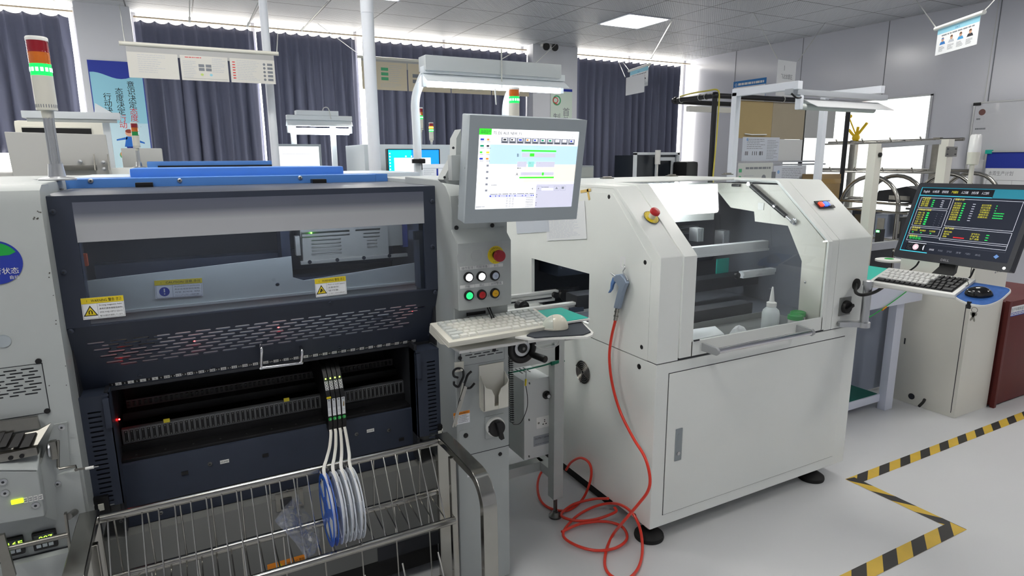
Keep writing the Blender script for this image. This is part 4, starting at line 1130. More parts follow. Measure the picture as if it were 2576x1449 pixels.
# --- reels and paper tapes
RC_Y, RC_Z, RR = 1.772, .567, .108
def reel(x, i, mm, label, col):
    t = thing('component_reel', label, 'reel', (x, RC_Y, RC_Z), 'component reels in the rack')
    for sg in (-1, 1):
        q = MB(mm); N = 5; holes = []
        for k in range(N):
            a0 = 2*PI*k/N+.17+.3; a1 = 2*PI*(k+1)/N-.17+.3; pts = []
            for j in range(7): a = a0+(a1-a0)*j/6; pts.append((RR*.87*math.cos(a), RR*.87*math.sin(a)))
            for j in range(5): a = a1-.08-(a1-a0-.16)*j/4; pts.append((RR*.36*math.cos(a), RR*.36*math.sin(a)))
            holes.append(pts)
        holes.append([(RR*.09*math.cos(2*PI*j/14), RR*.09*math.sin(2*PI*j/14)) for j in range(14)])
        q.plate((x+sg*.0062+.0007, RC_Y, RC_Z), UY, UZ, [(RR*math.cos(2*PI*j/56), RR*math.sin(2*PI*j/56)) for j in range(56)], holes, .0014)
        q.build('flange', t, col+' flange')
    q = MB(mm); q.cyl((x-.006, RC_Y, RC_Z), (x+.006, RC_Y, RC_Z), RR*.33, n=32); q.build('hub', t)
    q = MB(M_paper); q.lathe((x-.0045, RC_Y, RC_Z), UX, [(RR*.34, 0), (RR*.80, 0), (RR*.80, .009), (RR*.34, .009)], 40); q.build('wound_tape', t, 'white wound paper tape')
    return t
M_rb = mat('blue reel plastic', (36, 104, 214), .35); M_rw = mat('translucent white reel plastic', (232, 237, 244), .35)
RXS = [.304, .331, .356, .383]
RT_ = [reel(RXS[0], 0, M_rb, 'blue spoked component reel, leftmost in the rack', 'blue'),
       reel(RXS[1], 1, M_rw, 'white component reel right beside the blue reel', 'white'),
       reel(RXS[2], 2, M_rw, 'middle one of the three white component reels', 'white'),
       reel(RXS[3], 3, M_rw, 'white component reel farthest right in the rack', 'white')]
M_tape = mat('white paper carrier tape', (236, 234, 226), .7)
for i, x in enumerate(FX):
    ex = RXS[i]; hang = .012*i
    path = bez([(x, 2.087, .684), (x+(ex-x)*.06, 2.06, .676), (x+(ex-x)*.35, 1.97, .674), (x+(ex-x)*.72, 1.87, .684), (ex+.002, 1.815, .676), (ex, 1.765, .652), (ex, 1.722, .606), (ex, 1.706, .56)], 8)
    q = MB(M_tape); q.tube(path, 0, sq=(.0098, .0009), up=(1, 0, 0))
    dots = M_inkg; q.use(dots); L = 0
    for k in range(len(path)-1):
        a, b = path[k], path[k+1]; d = (b-a); m_ = max(1, int(d.length/.004)); nn = UX.cross(d.normalized()); nn = nn if nn.z > 0 else -nn
        for j in range(m_):
            c = a+d*(j+.5)/m_+nn*.0006+UX*.0032; e = d.normalized()*.0007; f = UX*.0007; q.poly([c-e-f, c-e+f, c+e+f, c+e-f])
    q.build('carrier_tape', RT_[i], 'white punched paper tape', smooth=60)

# --- crumpled clear bag in the rack
M_bag = pane('clear crinkled film', (.95, .96, .98), .07, .12, .10, (205, 210, 222))
q = MB(M_bag); rnd = random.Random(5)
G = lambda px, py, y: at(px, py, Y=y)
gp = [[(690, 1310, 1.66), (712, 1280, 1.70), (738, 1252, 1.72)], [(705, 1325, 1.64), (735, 1318, 1.655), (752, 1300, 1.73)], [(735, 1355, 1.645), (755, 1345, 1.66), (768, 1330, 1.75)], [(762, 1395, 1.64), (775, 1375, 1.67), (790, 1340, 1.74)], [(775, 1403, 1.66), (792, 1392, 1.67), (806, 1360, 1.73)]]
gb = [[(690, 1310, 1.665), (718, 1285, 1.74), (748, 1240, 1.76)], [(708, 1328, 1.67), (745, 1310, 1.76), (765, 1278, 1.79)], [(738, 1358, 1.67), (770, 1335, 1.77), (786, 1310, 1.79)], [(764, 1396, 1.66), (782, 1370, 1.74), (803, 1330, 1.76)], [(775, 1403, 1.665), (796, 1385, 1.70), (806, 1360, 1.735)]]
def crumple(grid, n, sd):
    rn = random.Random(sd); R, C = len(grid), len(grid[0]); P = [[G(*p) for p in r] for r in grid]; vs = []; A, B = (R-1)*n+1, (C-1)*n+1
    for i in range(A):
        for j in range(B):
            a, b = min(i//n, R-2), min(j//n, C-2); f, g = i/n-a, j/n-b
            p = (P[a][b]*(1-g)+P[a][b+1]*g)*(1-f)+(P[a+1][b]*(1-g)+P[a+1][b+1]*g)*f
            e = .0045 if 0 < i < A-1 and 0 < j < B-1 else .0015
            vs.append(p+V((rn.gauss(0, e*.6), rn.gauss(0, e), rn.gauss(0, e*.6))))
    fs = []
    for i in range(A-1):
        for j in range(B-1):
            q0 = i*B+j; fs += [(q0, q0+1, q0+B+1), (q0, q0+B+1, q0+B)] if (i+j) % 2 else [(q0, q0+1, q0+B), (q0+1, q0+B+1, q0+B)]
    q.add(vs, fs)
crumple(gp, 4, 1); crumple(gb, 4, 2)
o = q.build('plastic_bag', smooth=0)
tag(o, 'crumpled clear plastic bag stuck in the wire rack', 'plastic bag')
# ================================================================ white solder paste printer
PX0, PX1, PY0, PY1 = 1.60, 2.868, 1.804, 3.10
ZS = .803                       # seam between base and hood
PN, PT, PYT = 1.222, 1.49, 2.105   # nose height, top height, start of the top
SP = thing('solder_paste_printer', 'white solder paste printer with sloped clear window, standing on black levelling feet', 'machine', (2.2, 2.4, 0))
bs = MB(M_white)
bs.box(PX0, PX1, PY0+.002, PY1, .075, ZS-.004)
bs.build('base_cabinet', SP, bev=.004)
gp = MB(M_dark)
gp.box(PX0+.003, PX1-.003, PY0+.005, PY1-.003, ZS-.005, ZS+.004)
q0_ = MB(M_rubber); q0_.box(PX0+.04, PX1-.04, 2.16, PY1-.05, .001, .074); q0_.build('dark_underblock', SP)  # dark box added where only shade lies under the machine
# door
zd0, zd1, xd0, xd1 = .128, .752, 1.668, 2.772
gp.box(xd0-.003, xd1+.003, PY0+.0012, PY0+.003, zd0-.003, zd1+.003)
gp.build('seam_gap', SP)
dr = MB(M_white); dr.box(xd0, xd1, PY0-.0015, PY0+.002, zd0, zd1, .001); dro = dr.build('door', SP)
q = MB(mat('steel grey latch', (150, 158, 162), .4, .4)); a, b = at(1700, 1080, Y=PY0-.002), at(1714, 1155, Y=PY0-.002)
q.box(a.x, a.x+.036, PY0-.005, PY0-.001, b.z, a.z, .002)
q.plate((a.x+.006, PY0-.0055, b.z+.02), UX, UZ, rrect(0, 0, .024, .10, .011), [], .002); q.use(M_alu).cyl((a.x+.018, PY0-.008, b.z+.033), (a.x+.018, PY0-.005, b.z+.033), .008, n=16)
q.build('latch', dro, 'grey flush latch')
# feet
for x, y in ((1.645, 1.86), (2.70, 1.86), (1.66, 2.98), (2.72, 2.98)):
    q = MB(M_rubber); q.lathe((x, y, 0), UZ, [(.062, 0), (.064, .008), (.062, .018), (.045, .03), (.03, .038), (.018, .042), (0, .042)], 30); q.use(M_screw).cyl((x, y, .04), (x, y, .08), .013, n=14); q.cyl((x, y, .046), (x, y, .058), .02, n=6); q.build('levelling_foot', SP, smooth=30)
# round plugs and fan on the left side
def plug(px, py, r=.011):
    q = MB(M_black); q.lathe(at(px, py, X=PX0), (-1, 0, 0), [(r, 0), (r, .002), (r*.7, .003), (0, .003)], 20); q.build('hole_plug', SP)
for p_ in ((1533, 495), (1624, 660), (1615, 873), (1608, 922), (1597, 1297)): plug(*p_)
fc = at(1467, 936, X=PX0); q = MB(M_steeldk)
for r in (.055, .046, .037, .028, .019, .010): q.tube([fc+V((-.003, r*math.cos(a), r*math.sin(a))) for a in [2*PI*k/28 for k in range(28)]], .0017, 6, closed=True)
for a in (.3, .3+PI/2, .3+PI, .3+PI*1.5): q.tube([fc+V((-.0045, .008*math.cos(a), .008*math.sin(a))), fc+V((-.0045, .058*math.cos(a), .058*math.sin(a)))], .002, 6)
q.use(M_dark).lathe(fc, (-1, 0, 0), [(.055, 0), (.055, .001), (0, .001)], 32)
q.build('fan_grille', SP)
# upper body: left side panel with conveyor opening
prof = [(PY0+.002, ZS), (PY1-.001, ZS), (PY1-.001, PT-.0015), (PYT, PT-.0015), (PYT-.010, PT-.007), (PY0+.006, PN+.009), (PY0+.002, PN)]
op = [(2.272, .86), (2.272, 1.094), (2.796, 1.094), (2.796, .86)]
q = MB(M_white); q.plate((PX0, 0, 0), -UY, UZ, [(-y, z) for y, z in prof], [[(-y, z) for y, z in op]], .015)
q.build('left_side_panel', SP, bev=.002)
q = MB(M_white); q.plate((PX1+.03-.015, 0, 0), -UY, UZ, [(-y, z) for y, z in prof], [], .015); q.build('right_side_panel', SP, bev=.002)
# an inner thin raised face plate on the left side (seen as a bevel line)
q = MB(M_white); pr2 = [(PY0+.055, ZS+.0), (PY1-.02, ZS+.0), (PY1-.02, PT-.03), (PYT+.01, PT-.03), (PY0+.055, PN-.01)]
q.plate((PX0-.0025, 0, 0), -UY, UZ, [(-y, z) for y, z in pr2], [[(-y, z) for y, z in op]], .0025); q.build('side_cover', SP, bev=.0008)
# front strips of the hood (front, slope, top) for a given x range
XLID0, XLID1 = 1.712, 2.606
def strip(mb, x0, x1, th=.012, dy=0., zlo=ZS, ytop=PY1, g=0.):
    n = V((0, -(PT-PN), PYT-PY0)).normalized(); n = V((0, n.y, n.z)) if n.z > 0 else -n
    o = [(PY0-dy, zlo), (PY0-dy, PN+.003), (PY0+.003, PN+.010+dy*.4), (PYT-.008, PT-.005+dy), (PYT+.006, PT+dy), (ytop, PT+dy)]
    i = [(ytop, PT+dy-th), (PYT+.006+th*.3, PT+dy-th), (PYT-.004+th*.6, PT-.005+dy-th*.9), (PY0+.003+th*.9, PN+.010+dy*.4-th*.6), (PY0-dy+th, PN-.0), (PY0-dy+th, zlo)]
    mb.prism([(x0, y, z) for y, z in o+i], (x1-x0, 0, 0)); return mb
q = strip(MB(M_white), PX0-.0012, XLID0-.003); q.build('hood_left', SP, smooth=30, bev=.002)
# right pillar, with a window for the lamps
q = MB(M_white)
strip(q, 2.662, PX1+.0312); q.build('hood_right', SP, smooth=30, bev=.002)
q = strip(MB(M_white), XLID1+.003, 2.659); q.build('hood_mullion', SP, smooth=30, bev=.002)
q = MB(M_white); q.box(XLID0-.003, XLID1+.003, PYT+.31, PY1, PT-.012, PT, .002); q.build('hood_top', SP)
q = MB(mat('inner grey blue', (100, 104, 112), .5, noise=.1)); q.box(PX0+.015, PX1+.015, PY1-.012, PY1-.002, ZS, PT-.02); q.box(PX0+.015, PX1+.015, PY0+.05, PY1, ZS-.003, ZS+.008); q.prism([(2.86, PY0+.05, ZS), (2.86, PY1-.02, ZS), (2.86, PY1-.02, PT-.03), (2.86, PYT+.02, PT-.03), (2.86, PY0+.05, PN-.02)], (.01, 0, 0)); q.build('inner_back', SP)
q = MB(M_cream); q.box(1.72, 2.58, 2.62, 2.64, 1.29, PT-.012); q.build('inner_top_panel', SP)
# hinged lid with clear window
LID = MB(M_white); dy = .004
lid_n = None
def lidplate(mb, x0, x1, z0, z1): mb.box(x0, x1, PY0-.006, PY0+.006, z0, z1)
q = MB(M_white)
strip(q, XLID0, XLID0+.068, .010, .005, ZS+.008, PYT+.30)
strip(q, XLID1-.028, XLID1, .010, .005, ZS+.008, PYT+.30)
q.box(XLID0+.06, XLID1-.02, PY0-.005, PY0+.006, ZS+.008, .873)
q.box(XLID0+.06, XLID1-.02, PYT+.27, PYT+.30, PT-.006, PT+.004)
LDo = q.build('lid', SP, smooth=30, bev=.0015)
q = MB(pane('clear polycarbonate', (.93, .95, .95), .05, .02, .035, (225, 230, 240)))
xa, xb = XLID0+.066, XLID1-.026
pp_ = [(PY0-.001, .872), (PY0-.001, PN+.004), (PY0+.003, PN+.010), (PYT-.006, PT-.004), (PYT+.006, PT+.001), (PYT+.28, PT+.001)]
for k in range(len(pp_)-1):
    (y0, z0), (y1, z1) = pp_[k], pp_[k+1]; q.poly([(xa, y0, z0), (xb, y0, z0), (xb, y1, z1), (xa, y1, z1)])
q.build('window_pane', LDo, smooth=20)
q = MB(M_dark); p = at(1752, 856, Y=PY0-.006); q.obox(p+V((.0, -.001, 0)), UX, UZ, .03, .006, .004, .001); q.build('lid_stop', LDo)
# lid handle
za, zb2 = .843, .852
q = MB(M_alu)
hx0, hx1 = 1.835, 2.41
for x in (hx0, hx1):
    q2 = MB(mat('brushed light grey', (178, 180, 182), .35, .5)); q2.prism([(x-.006, PY0-.004, za+.018), (x-.006, PY0-.085, za+.016), (x-.006, PY0-.096, za+.006), (x-.006, PY0-.096, za-.006), (x-.006, PY0-.085, za-.016), (x-.006, PY0-.004, za-.018)], (.012, 0, 0)); q2.build('handle_bracket', LDo, 'brushed grey handle bracket', bev=.002)
q = MB(M_chrome); q.cyl((hx0, PY0-.08, za), (hx1, PY0-.08, za), .0125, n=20); q.build('handle_bar', LDo, 'steel handle bar')
# inner right cheek plate with stepped edge
XI = 2.592
C_ = lambda px, py: at(px, py, X=XI)
q = MB(M_cream)
pts = [V((XI, PY0+.02, ZS+.01)), V((XI, PY0+.02, PN-.005)), V((XI, PYT, PT-.02)), V((XI, 2.55, PT-.02)), C_(1838, 522), C_(1897, 532), C_(1899, 557), C_(1982, 568), C_(2017, 657), C_(2008, 780), V((XI, 2.02, ZS+.01))]
pts = [V((XI, p.y, p.z)) for p in pts]
q.prism(pts, (.01, 0, 0)); q.build('inner_cheek', SP, 'cream inner side plate')
q = MB(M_wht); p = C_(1915, 519); q.box(XI-.004, XI, p.y-.018, p.y+.018, p.z-.018, p.z+.018, .003); q.use(M_black).obox(C_(1855, 466)-UX*.01, UY, UZ, .05, .014, .014, .003); q.build('limit_switch', SP)
# gas spring
a, b = C_(1890, 462)-UX*.02, C_(2000, 557)-UX*.02; m1 = a+(b-a)*.06; m2 = a+(b-a)*.62; m3 = a+(b-a)*.86
q = MB(M_black); q.cyl(m1, m3, .011, n=14); q.build('gas_cylinder', LDo)
q = MB(M_chrome); q.cyl(a, b, .005, n=12); q.lathe(b+UX*.016, (-1, 0, 0), [(.016, 0), (.016, .005), (.008, .008), (.008, .022), (0, .022)], 20); q.lathe(a+UX*.016, (-1, 0, 0), [(.01, 0), (.01, .02), (0, .02)], 16); q.cyl(a+(b-a)*.60, a+(b-a)*.64, .0125, n=14); q.build('gas_rod', LDo)
q = MB(M_chrome).sphere(C_(2026, 710), .006, n=10, m=6).build('cheek_bolt', SP)
# emergency stop on the slope, lamp buttons, rotary switch
sn = V((0, -(PT-PN), (PYT-PY0))).normalized(); sn = V((0, -abs(sn.y), abs(sn.z))); su = UX; sw_ = V((0, (PYT-PY0), (PT-PN))).normalized()
sP = V((0, PY0, PN+.006))
p = atp(1637, 549, sP, sn)+sn*.006
f = Flat(p-su*.034-sw_*.034, su, sw_); f.disc(.034, .034, .034, M_ink, 0, 40); f.disc(.034, .034, .032, M_yel, 1, 40)
for i, ch in enumerate('EMERGENCY'):
    a = math.radians(165-19*i); f.text(ch, .034+.025*math.cos(a), .034+.025*math.sin(a), .005, M_ink, 2, 'c', rot=a-PI/2)
for i, ch in enumerate('STOP'):
    a = math.radians(247+15*i); f.text(ch, .034+.030*math.cos(a), .034+.030*math.sin(a), .005, M_ink, 2, 'c', rot=a+PI/2)
f.use(M_ivory).lathe(p, sn, [(.014, 0), (.014, .014), (.012, .022), (0, .022)], 24); f.use(M_red).lathe(p, sn, [(.015, .022), (.0205, .026), (.0205, .034), (.018, .038), (0, .041)], 30)
f.build('emergency_stop', SP, 'red emergency stop on yellow disc')
c4 = [atp(px, py, sP, sn)+sn*.0055 for px, py in ((2043, 509), (2083, 505), (2102, 523), (2062, 528))]
c0 = sum(c4, V())/4; wB, hB = .115, .048
q = MB(M_black); q.obox(c0, su, sw_, wB, hB, .004, .001); 
q.build('button_panel', SP)
for k, (mm, nm) in enumerate(((glow('red lamp', (255, 60, 40), 1.1), 'red lit'), (glow('blue lamp', (50, 90, 255), 1.3), 'blue lit'), (M_wht, 'white'))):
    q = MB(mm); q.obox(c0+su*(-.033+.033*k)+sn*.005-sw_*.002, su, sw_, .023, .024, .012, .003); q.build('push_button', SP, nm+' square push button')
p = at(2124, 771, Y=PY0); q = MB(mat('dark switch plate', (120, 122, 120), .4)); q.box(p.x-.042, p.x+.042, PY0-.005, PY0, p.z-.042, p.z+.046, .003)
q.use(M_black).lathe(p-UY*.005, (0, -1, 0), [(.031, 0), (.031, .014), (.028, .018), (0, .018)], 32); q.obox(p-UY*.026, V((.5, 0, .2)), UZ, .055, .014, .016, .003); q.use(M_wht).box(p.x-.022, p.x+.024, PY0-.002, PY0, p.z-.056, p.z-.048); q.build('rotary_switch', SP, 'black rotary switch')
# little wall hook on the left side
hk_ = at(1568, 664, X=PX0); q = MB(mat('glossy white plastic', (244, 245, 245), .2))
q.plate(hk_+V((-.003, .018, -.024)), -UY, UZ, rrect(0, 0, .036, .055, .012), [rrect(.011, .012, .025, .043, .006)], .003); q.build('plastic_hook', SP, 'small white plastic hook')
# clips on top
for px, py in ((1527, 449), (1690, 443), (1830, 439)):
    p = at(px, py, Z=PT+.002); q = MB(M_steeldk); q.box(p.x-.035, p.x+.035, p.y-.02, p.y+.02, PT, PT+.006, .002); q.cyl((p.x-.03, p.y, PT+.008), (p.x+.03, p.y, PT+.008), .006, n=10); q.build('top_hinge', SP)
# ---- inside
q = MB(M_white); q.box(1.72, 2.58, 2.50, 2.52, 1.27, PT-.012); q.build('inner_hood', SP)
q = MB(glow('added hood fill', (245, 250, 255), 16.)); q.box(1.80, 2.30, 2.40, 2.46, 1.425, 1.44, .003); q.build('hood_fill_strip', SP, 'glowing strip added to brighten the inside of the hood')  # emissive strip added to light the dim interior, an assumed source
I_ = lambda px, py, y: at(px, py, Y=y)
q = MB(mat('satin silver paint', (212, 215, 218), .35, .25)); p0, p1 = I_(1745, 633, 2.15), I_(1965, 603, 2.15); q.box(1.70, 2.585, 2.13, 2.17, p0.z-.026, p0.z+.022, .004); q.box(1.70, 2.585, 2.125, 2.13, p0.z-.026, p0.z-.015); q.build('squeegee_beam', SP, 'aluminium squeegee beam')
q = MB(MATS['satin silver paint']); zz = I_(1800, 650, 2.2).z; q.box(1.70, 2.1, 2.18, 2.26, zz-.012, zz+.01, .002); q.build('squeegee_plate', SP)
for px, py, w, h in ((1755, 590, .045, .07), (1820, 598, .05, .08)):
    q = MB(M_alu); p = I_(px, py, 2.4); q.box(p.x-w/2, p.x+w/2, 2.38, 2.44, p.z-h/2, p.z+h/2, .004)
    for k in range(4): q.box(p.x-w/2+.004+.011*k, p.x-w/2+.008+.011*k, 2.376, 2.38, p.z-h/2, p.z+h/2)
    q.build('air_cylinder', SP)
q = MB(M_chrome); zz = I_(1880, 560, 2.6).z
for dz in (0, -.03): q.cyl((1.66, 2.6, zz+dz), (2.56, 2.6, zz+dz), .011, n=14)
q.build('guide_rod', SP)
q = MB(M_dark); zz = I_(1850, 690, 2.45).z; q.box(1.62, 2.85, 2.40, 2.5, zz-.06, zz+.005, .006); q.use(M_navy2).box(1.7, 2.8, 2.7, 2.9, 1.0, 1.25, .01); q.build('stencil_frame', SP)
q = MB(M_dark); zz = I_(1850, 770, 2.12).z; q.box(1.64, 2.42, 2.06, 2.14, zz-.03, zz+.025, .006); q.box(1.66, 1.72, 2.08, 2.12, ZS, zz); q.box(2.02, 2.10, 2.08, 2.16, ZS, zz); q.build('front_rail', SP)
q = MB(MATS['satin silver paint']); p = I_(1862, 690, 2.1); q.box(p.x, 2.585, 2.08, 2.11, p.z-.018, p.z+.014, .002); q.box(p.x, 2.585, 2.075, 2.08, p.z-.004, p.z+.014); q.build('conveyor_rail', SP)
q = MB(M_teal); p = I_(1798, 665, 2.6); q.box(p.x-.035, p.x+.06, 2.55, 2.556, p.z-.05, p.z+.04); q.build('board', SP)
q = MB(M_black); p = I_(1852, 693, 2.07); q.lathe(p, (0, -1, 0), [(.016, 0), (.016, .012), (.006, .014), (0, .014)], 20); q.build('pulley', SP)
q = MB(mat('galvanised tray', (150, 152, 150), .35, .6, noise=.1)); q.box(1.72, 2.585, 1.815, 2.04, ZS+.028, ZS+.032); q.box(1.72, 2.585, 2.036, 2.04, ZS+.008, ZS+.06); q.build('front_shelf', SP)

# ---- things lying on the shelf behind the window
def sqz():
    p = V((2.315, 1.868, ZS+.0325)); t = thing('squeeze_bottle', 'translucent squeeze bottle with long tapered nozzle behind the printer window', 'bottle', p)
    q = MB(mat('milky polyethylene', (222, 228, 228), .35)); q.lathe(p, UZ, [(.0, 0), (.036, 0), (.038, .003), (.038, .075), (.034, .09), (.022, .102), (.019, .106), (0, .106)], 30); q.build('body', t, smooth=50)
    q = MB(M_wht); q.lathe(p, UZ, [(.020, .106), (.022, .108), (.022, .125), (.012, .130), (.0035, .197), (0, .197)], 24); q.build('nozzle', t, 'white nozzle')
    return t
sqz()
for i, (px, py, y) in enumerate(((1995, 795, 1.90), (2022, 786, 1.955))):
    b_ = V(((2.478, 1.862), (2.545, 1.90))[i]+(ZS+.0325,)); h = .048
    t = thing('jar', ['green lidded white jar in front, beside the squeeze bottle behind the window', 'green lidded white jar half hidden behind the other jar'][i], 'jar', b_, 'solder paste jars')
    q = MB(M_wht); q.lathe(b_, UZ, [(.0, 0), (.030, 0), (.032, .003), (.032, h-.018), (0, h-.018)], 30); q.use(M_navyink)
    for k in range(7): 
        a = -PI*.75+.13*k; d = V((math.cos(a), math.sin(a), 0)); q.obox(b_+d*.0322+UZ*.017, d.cross(UZ), UZ, .0035, .012, .0004)
    q.build('body', t, smooth=50)
    q = MB(M_grn); q.lathe(b_, UZ, [(.0345, h-.02), (.0345, h-.002), (.032, h), (.024, h-.001), (.022, h-.004), (0, h-.004)], 32); q.build('lid', t, 'green lid')
q = MB(M_paper); 
q.prism([(1.80, 1.835, ZS+.0325), (2.00, 1.84, ZS+.0325), (2.06, 1.95, ZS+.0325), (1.84, 1.97, ZS+.0325)], (0, 0, .03)); 
tag(q.build('wiping_paper', bev=.003), 'folded stack of white wiping paper lying behind the window', 'paper')
q = MB(M_paper); rnd = random.Random(9); c = V((2.12, 1.87, ZS+.0325)); n = 12
rim = [c+V(((.05+.012*rnd.random())*math.cos(2*PI*k/n), (.028+.008*rnd.random())*math.sin(2*PI*k/n), 0)) for k in range(n)]
mid = [c+V(((.03+.012*rnd.random())*math.cos(2*PI*k/n), (.018+.006*rnd.random())*math.sin(2*PI*k/n), .02+.018*rnd.random())) for k in range(n)]
q.add(rim+mid+[c+UZ*.045], [(k, (k+1) % n, n+(k+1) % n, n+k) for k in range(n)]+[(n+k, n+(k+1) % n, 2*n) for k in range(n)]); tag(q.build('tissue', smooth=20), 'crumpled white tissue beside the folded wiping paper', 'tissue')

# ---- air gun with red hose
AG = thing('air_gun', 'grey blue air blow gun on coiled red hose hanging at the white printer\'s side', 'air gun', at(1555, 730, X=PX0-.02))
xg = PX0-.022; A_ = lambda px, py, x=xg: at(px, py, X=x)
q = MB(mat('grey blue die cast', (158, 172, 192), .35, .3))
def blob(mb, pts, w, th):
    P = [A_(*p) for p in pts]; mb.prism([p+V((th/2, 0, 0)) for p in P], (-th, 0, 0))
blob(q, [(1546, 698), (1553, 690), (1564, 689), (1575, 700), (1580, 712), (1574, 724), (1568, 742), (1559, 777), (1547, 774), (1554, 744), (1560, 722), (1554, 712), (1548, 706)], 0, .019)
q.build('body', AG, bev=.004)
q = MB(mat('blue trigger', (96, 134, 190), .35)); blob(q, [(1543, 697), (1553, 700), (1550, 706), (1544, 716), (1541, 728), (1535, 736), (1531, 737), (1537, 726), (1538, 712)], 0, .010); q.build('trigger', AG, 'blue trigger', bev=.002)
q = MB(M_alu); q.cyl(A_(1556, 700), A_(1541, 690), .0065, .005, 14); q.cyl(A_(1541, 690), A_(1537, 687), .0035, n=10); q.build('nozzle', AG)
q = MB(M_alu); q.tube(bez([A_(1570, 666, PX0-.012), A_(1572, 674, PX0-.016), A_(1567, 684, PX0-.018), A_(1573, 693), A_(1579, 706)], 6), .0028, 8); q.build('hanger', AG)
q = MB(M_steel)
a, b = A_(1553, 775), A_(1548, 806)
for t0, t1, r in ((0, .25, .009), (.25, .32, .0105), (.32, .6, .008), (.6, .7, .0105), (.7, 1.0, .0085)): q.cyl(a+(b-a)*t0, a+(b-a)*t1, r, n=14)
q.build('coupler', AG, 'steel quick coupler')
# hose: hangs from the coupler, touches the floor in coils
hz = .0075
def hp_(px, py, z=hz, xm=1.575):
    p = at(px, py, Z=z)
    return p if p.x < xm else at(px, py, X=xm)
hang = [(1548, 806, 1.575), (1538, 850, 1.572), (1533, 900, 1.568), (1540, 965, 1.56), (1560, 1035, 1.55), (1592, 1100, 1.54), (1622, 1150, 1.53), (1635, 1200, 1.525), (1630, 1235, 1.52), (1606, 1268, 1.51), (1572, 1308, 1.48)]
P = [at(px, py, X=x) for px, py, x in hang]
fl = [(1542, 1345), (1525, 1385), (1522, 1425), (1540, 1450), (1575, 1458), (1605, 1430), (1616, 1385), (1610, 1330), (1590, 1290), (1555, 1268), (1510, 1270), (1460, 1292), (1425, 1325), (1418, 1350), (1450, 1372), (1500, 1385), (1550, 1378), (1577, 1355), (1565, 1325), (1520, 1312), (1460, 1318), (1413, 1338)]
P += [hp_(px, py, hz+.0006*i) for i, (px, py) in enumerate(fl)]
q = MB(M_hose); q.tube(bez(P, 7), .0062, 10); q.build('hose', AG, 'red air hose hanging and coiled on the floor', smooth=60)
q = MB(M_hose); f3 = [(1545, 1275), (1548, 1288), (1500, 1306), (1450, 1310), (1412, 1296), (1440, 1270), (1490, 1256), (1530, 1254)]
q.tube(bez([hp_(px, py, hz+.0135) for px, py in f3], 7), .0062, 10); q.build('hose', AG, 'short red hose loop', smooth=60)
q = MB(M_hose); f4 = [(1340, 1168, .05), (1375, 1172, .05), (1405, 1160, .06), (1378, 1172, .06), (1358, 1195, .05), (1352, 1228, .03), (1362, 1262, .012), (1390, 1281, .009), (1430, 1283, .009), (1466, 1255, .012), (1486, 1205, .05), (1484, 1168, .09), (1462, 1152, .11), (1438, 1162, .10), (1424, 1182, .08)]
q.tube(bez([hp_(*p) for p in f4], 7), .0062, 10); q.build('hose', AG, 'red hose loop around the stand leg', smooth=60)

# ---- papers taped on the side
def side_paper(name, c3, mm, label, seed, rows=22):
    tl, tr, bl = [at(px, py, X=PX0-.006) for px, py in c3]
    o, u, v, W, Hh = face(tl, tr, bl); s = Flat(o, u, v, W, Hh, mm); s.lines(W*.06, Hh*.06, W*.94, Hh*.9, rows, mat('faint print', (212, 216, 226), .8), 1, .3, seed); return tag(s.build(name), label, 'paper')
side_paper('paper_sheet', [(1380, 520), (1482, 505), (1376, 606)], M_paper, 'front white sheet of small print taped on the printer\'s left side', 3)
side_paper('paper_sheet', [(1300, 520), (1383, 508), (1300, 588)], M_paperb, 'rear bluish sheet of small print, half behind the grey monitor', 4)
q = MB(mat('yellowed tape', (224, 190, 110), .4)); 
for a, b in (((1462, 482), (1484, 478)), ((1478, 478), (1482, 500))):
    p0, p1 = at(*a, X=PX0-.004), at(*b, X=PX0-.004); q.obox((p0+p1)/2, p1-p0, UX, (p1-p0).length+.01, .001, .012)
q.build('tape_residue', SP)
# ================================================================ conveyor stand between the two machines
ST = thing('conveyor_stand', 'pale grey board conveyor on a square tube stand between the two machines', 'conveyor', (1.25, 2.45, 0))
M_stand = mat('pale grey tube paint', (186, 190, 188), .45, noise=.06, nscale=20)
def tubebox(name, a, b, w, h=None, mm=M_stand, par=ST, up=(1, 0, 0)):
    return MB(mm).tube([a, b], 0, sq=(w, h or w), up=up).build(name, par, bev=.002)
XS0, XS1, YS0, YS1 = 1.075, 1.372, 2.185, 2.72
for x in (XS0, XS1):
    for y in (YS0, YS1):
        tubebox('leg', (x, y, .10), (x, y, .86), .05)
        q = MB(M_screw); q.cyl((x, y, .02), (x, y, .11), .009, n=12); q.lathe((x, y, 0), UZ, [(.03, 0), (.03, .008), (.012, .022), (.012, .03), (0, .03)], 20); q.build('foot', ST)
tubebox('cross_tube', (XS1, YS0, .21), (XS1, YS1, .21), .045); tubebox('cross_tube', (XS0, YS0, .21), (XS0, YS1, .21), .045)
tubebox('stretcher', (XS0, YS0+.12, .21), (XS1, YS0+.12, .21), .045, up=(0, 0, 1))
tubebox('top_tube', (XS0, YS0, .79), (XS1, YS0, .79), .07, .05, up=(0, 0, 1)); tubebox('top_tube', (XS0, YS1, .80), (XS1, YS1, .80), .05, up=(0, 0, 1))
tubebox('top_tube', (XS1, YS0, .80), (XS1, YS1, .80), .05)
q = MB(M_stand); q.box(1.05, 1.50, 2.165, 2.18, .835, .895, .002)
p = at(1440, 853, Y=2.164); q.use(M_navy2).box(1.27, 1.50, 2.160, 2.165, .878, .884); q.box(1.27, 1.276, 2.160, 2.165, .86, .884)
q.use(M_black)
for k in range(6): q.cyl((1.40+.018*k, 2.163, .846), (1.40+.018*k, 2.162, .846), .0045, n=10)
q.build('apron', ST)
q = MB(M_alu)
zr = .932; yr0, yr1 = 2.41, 2.69
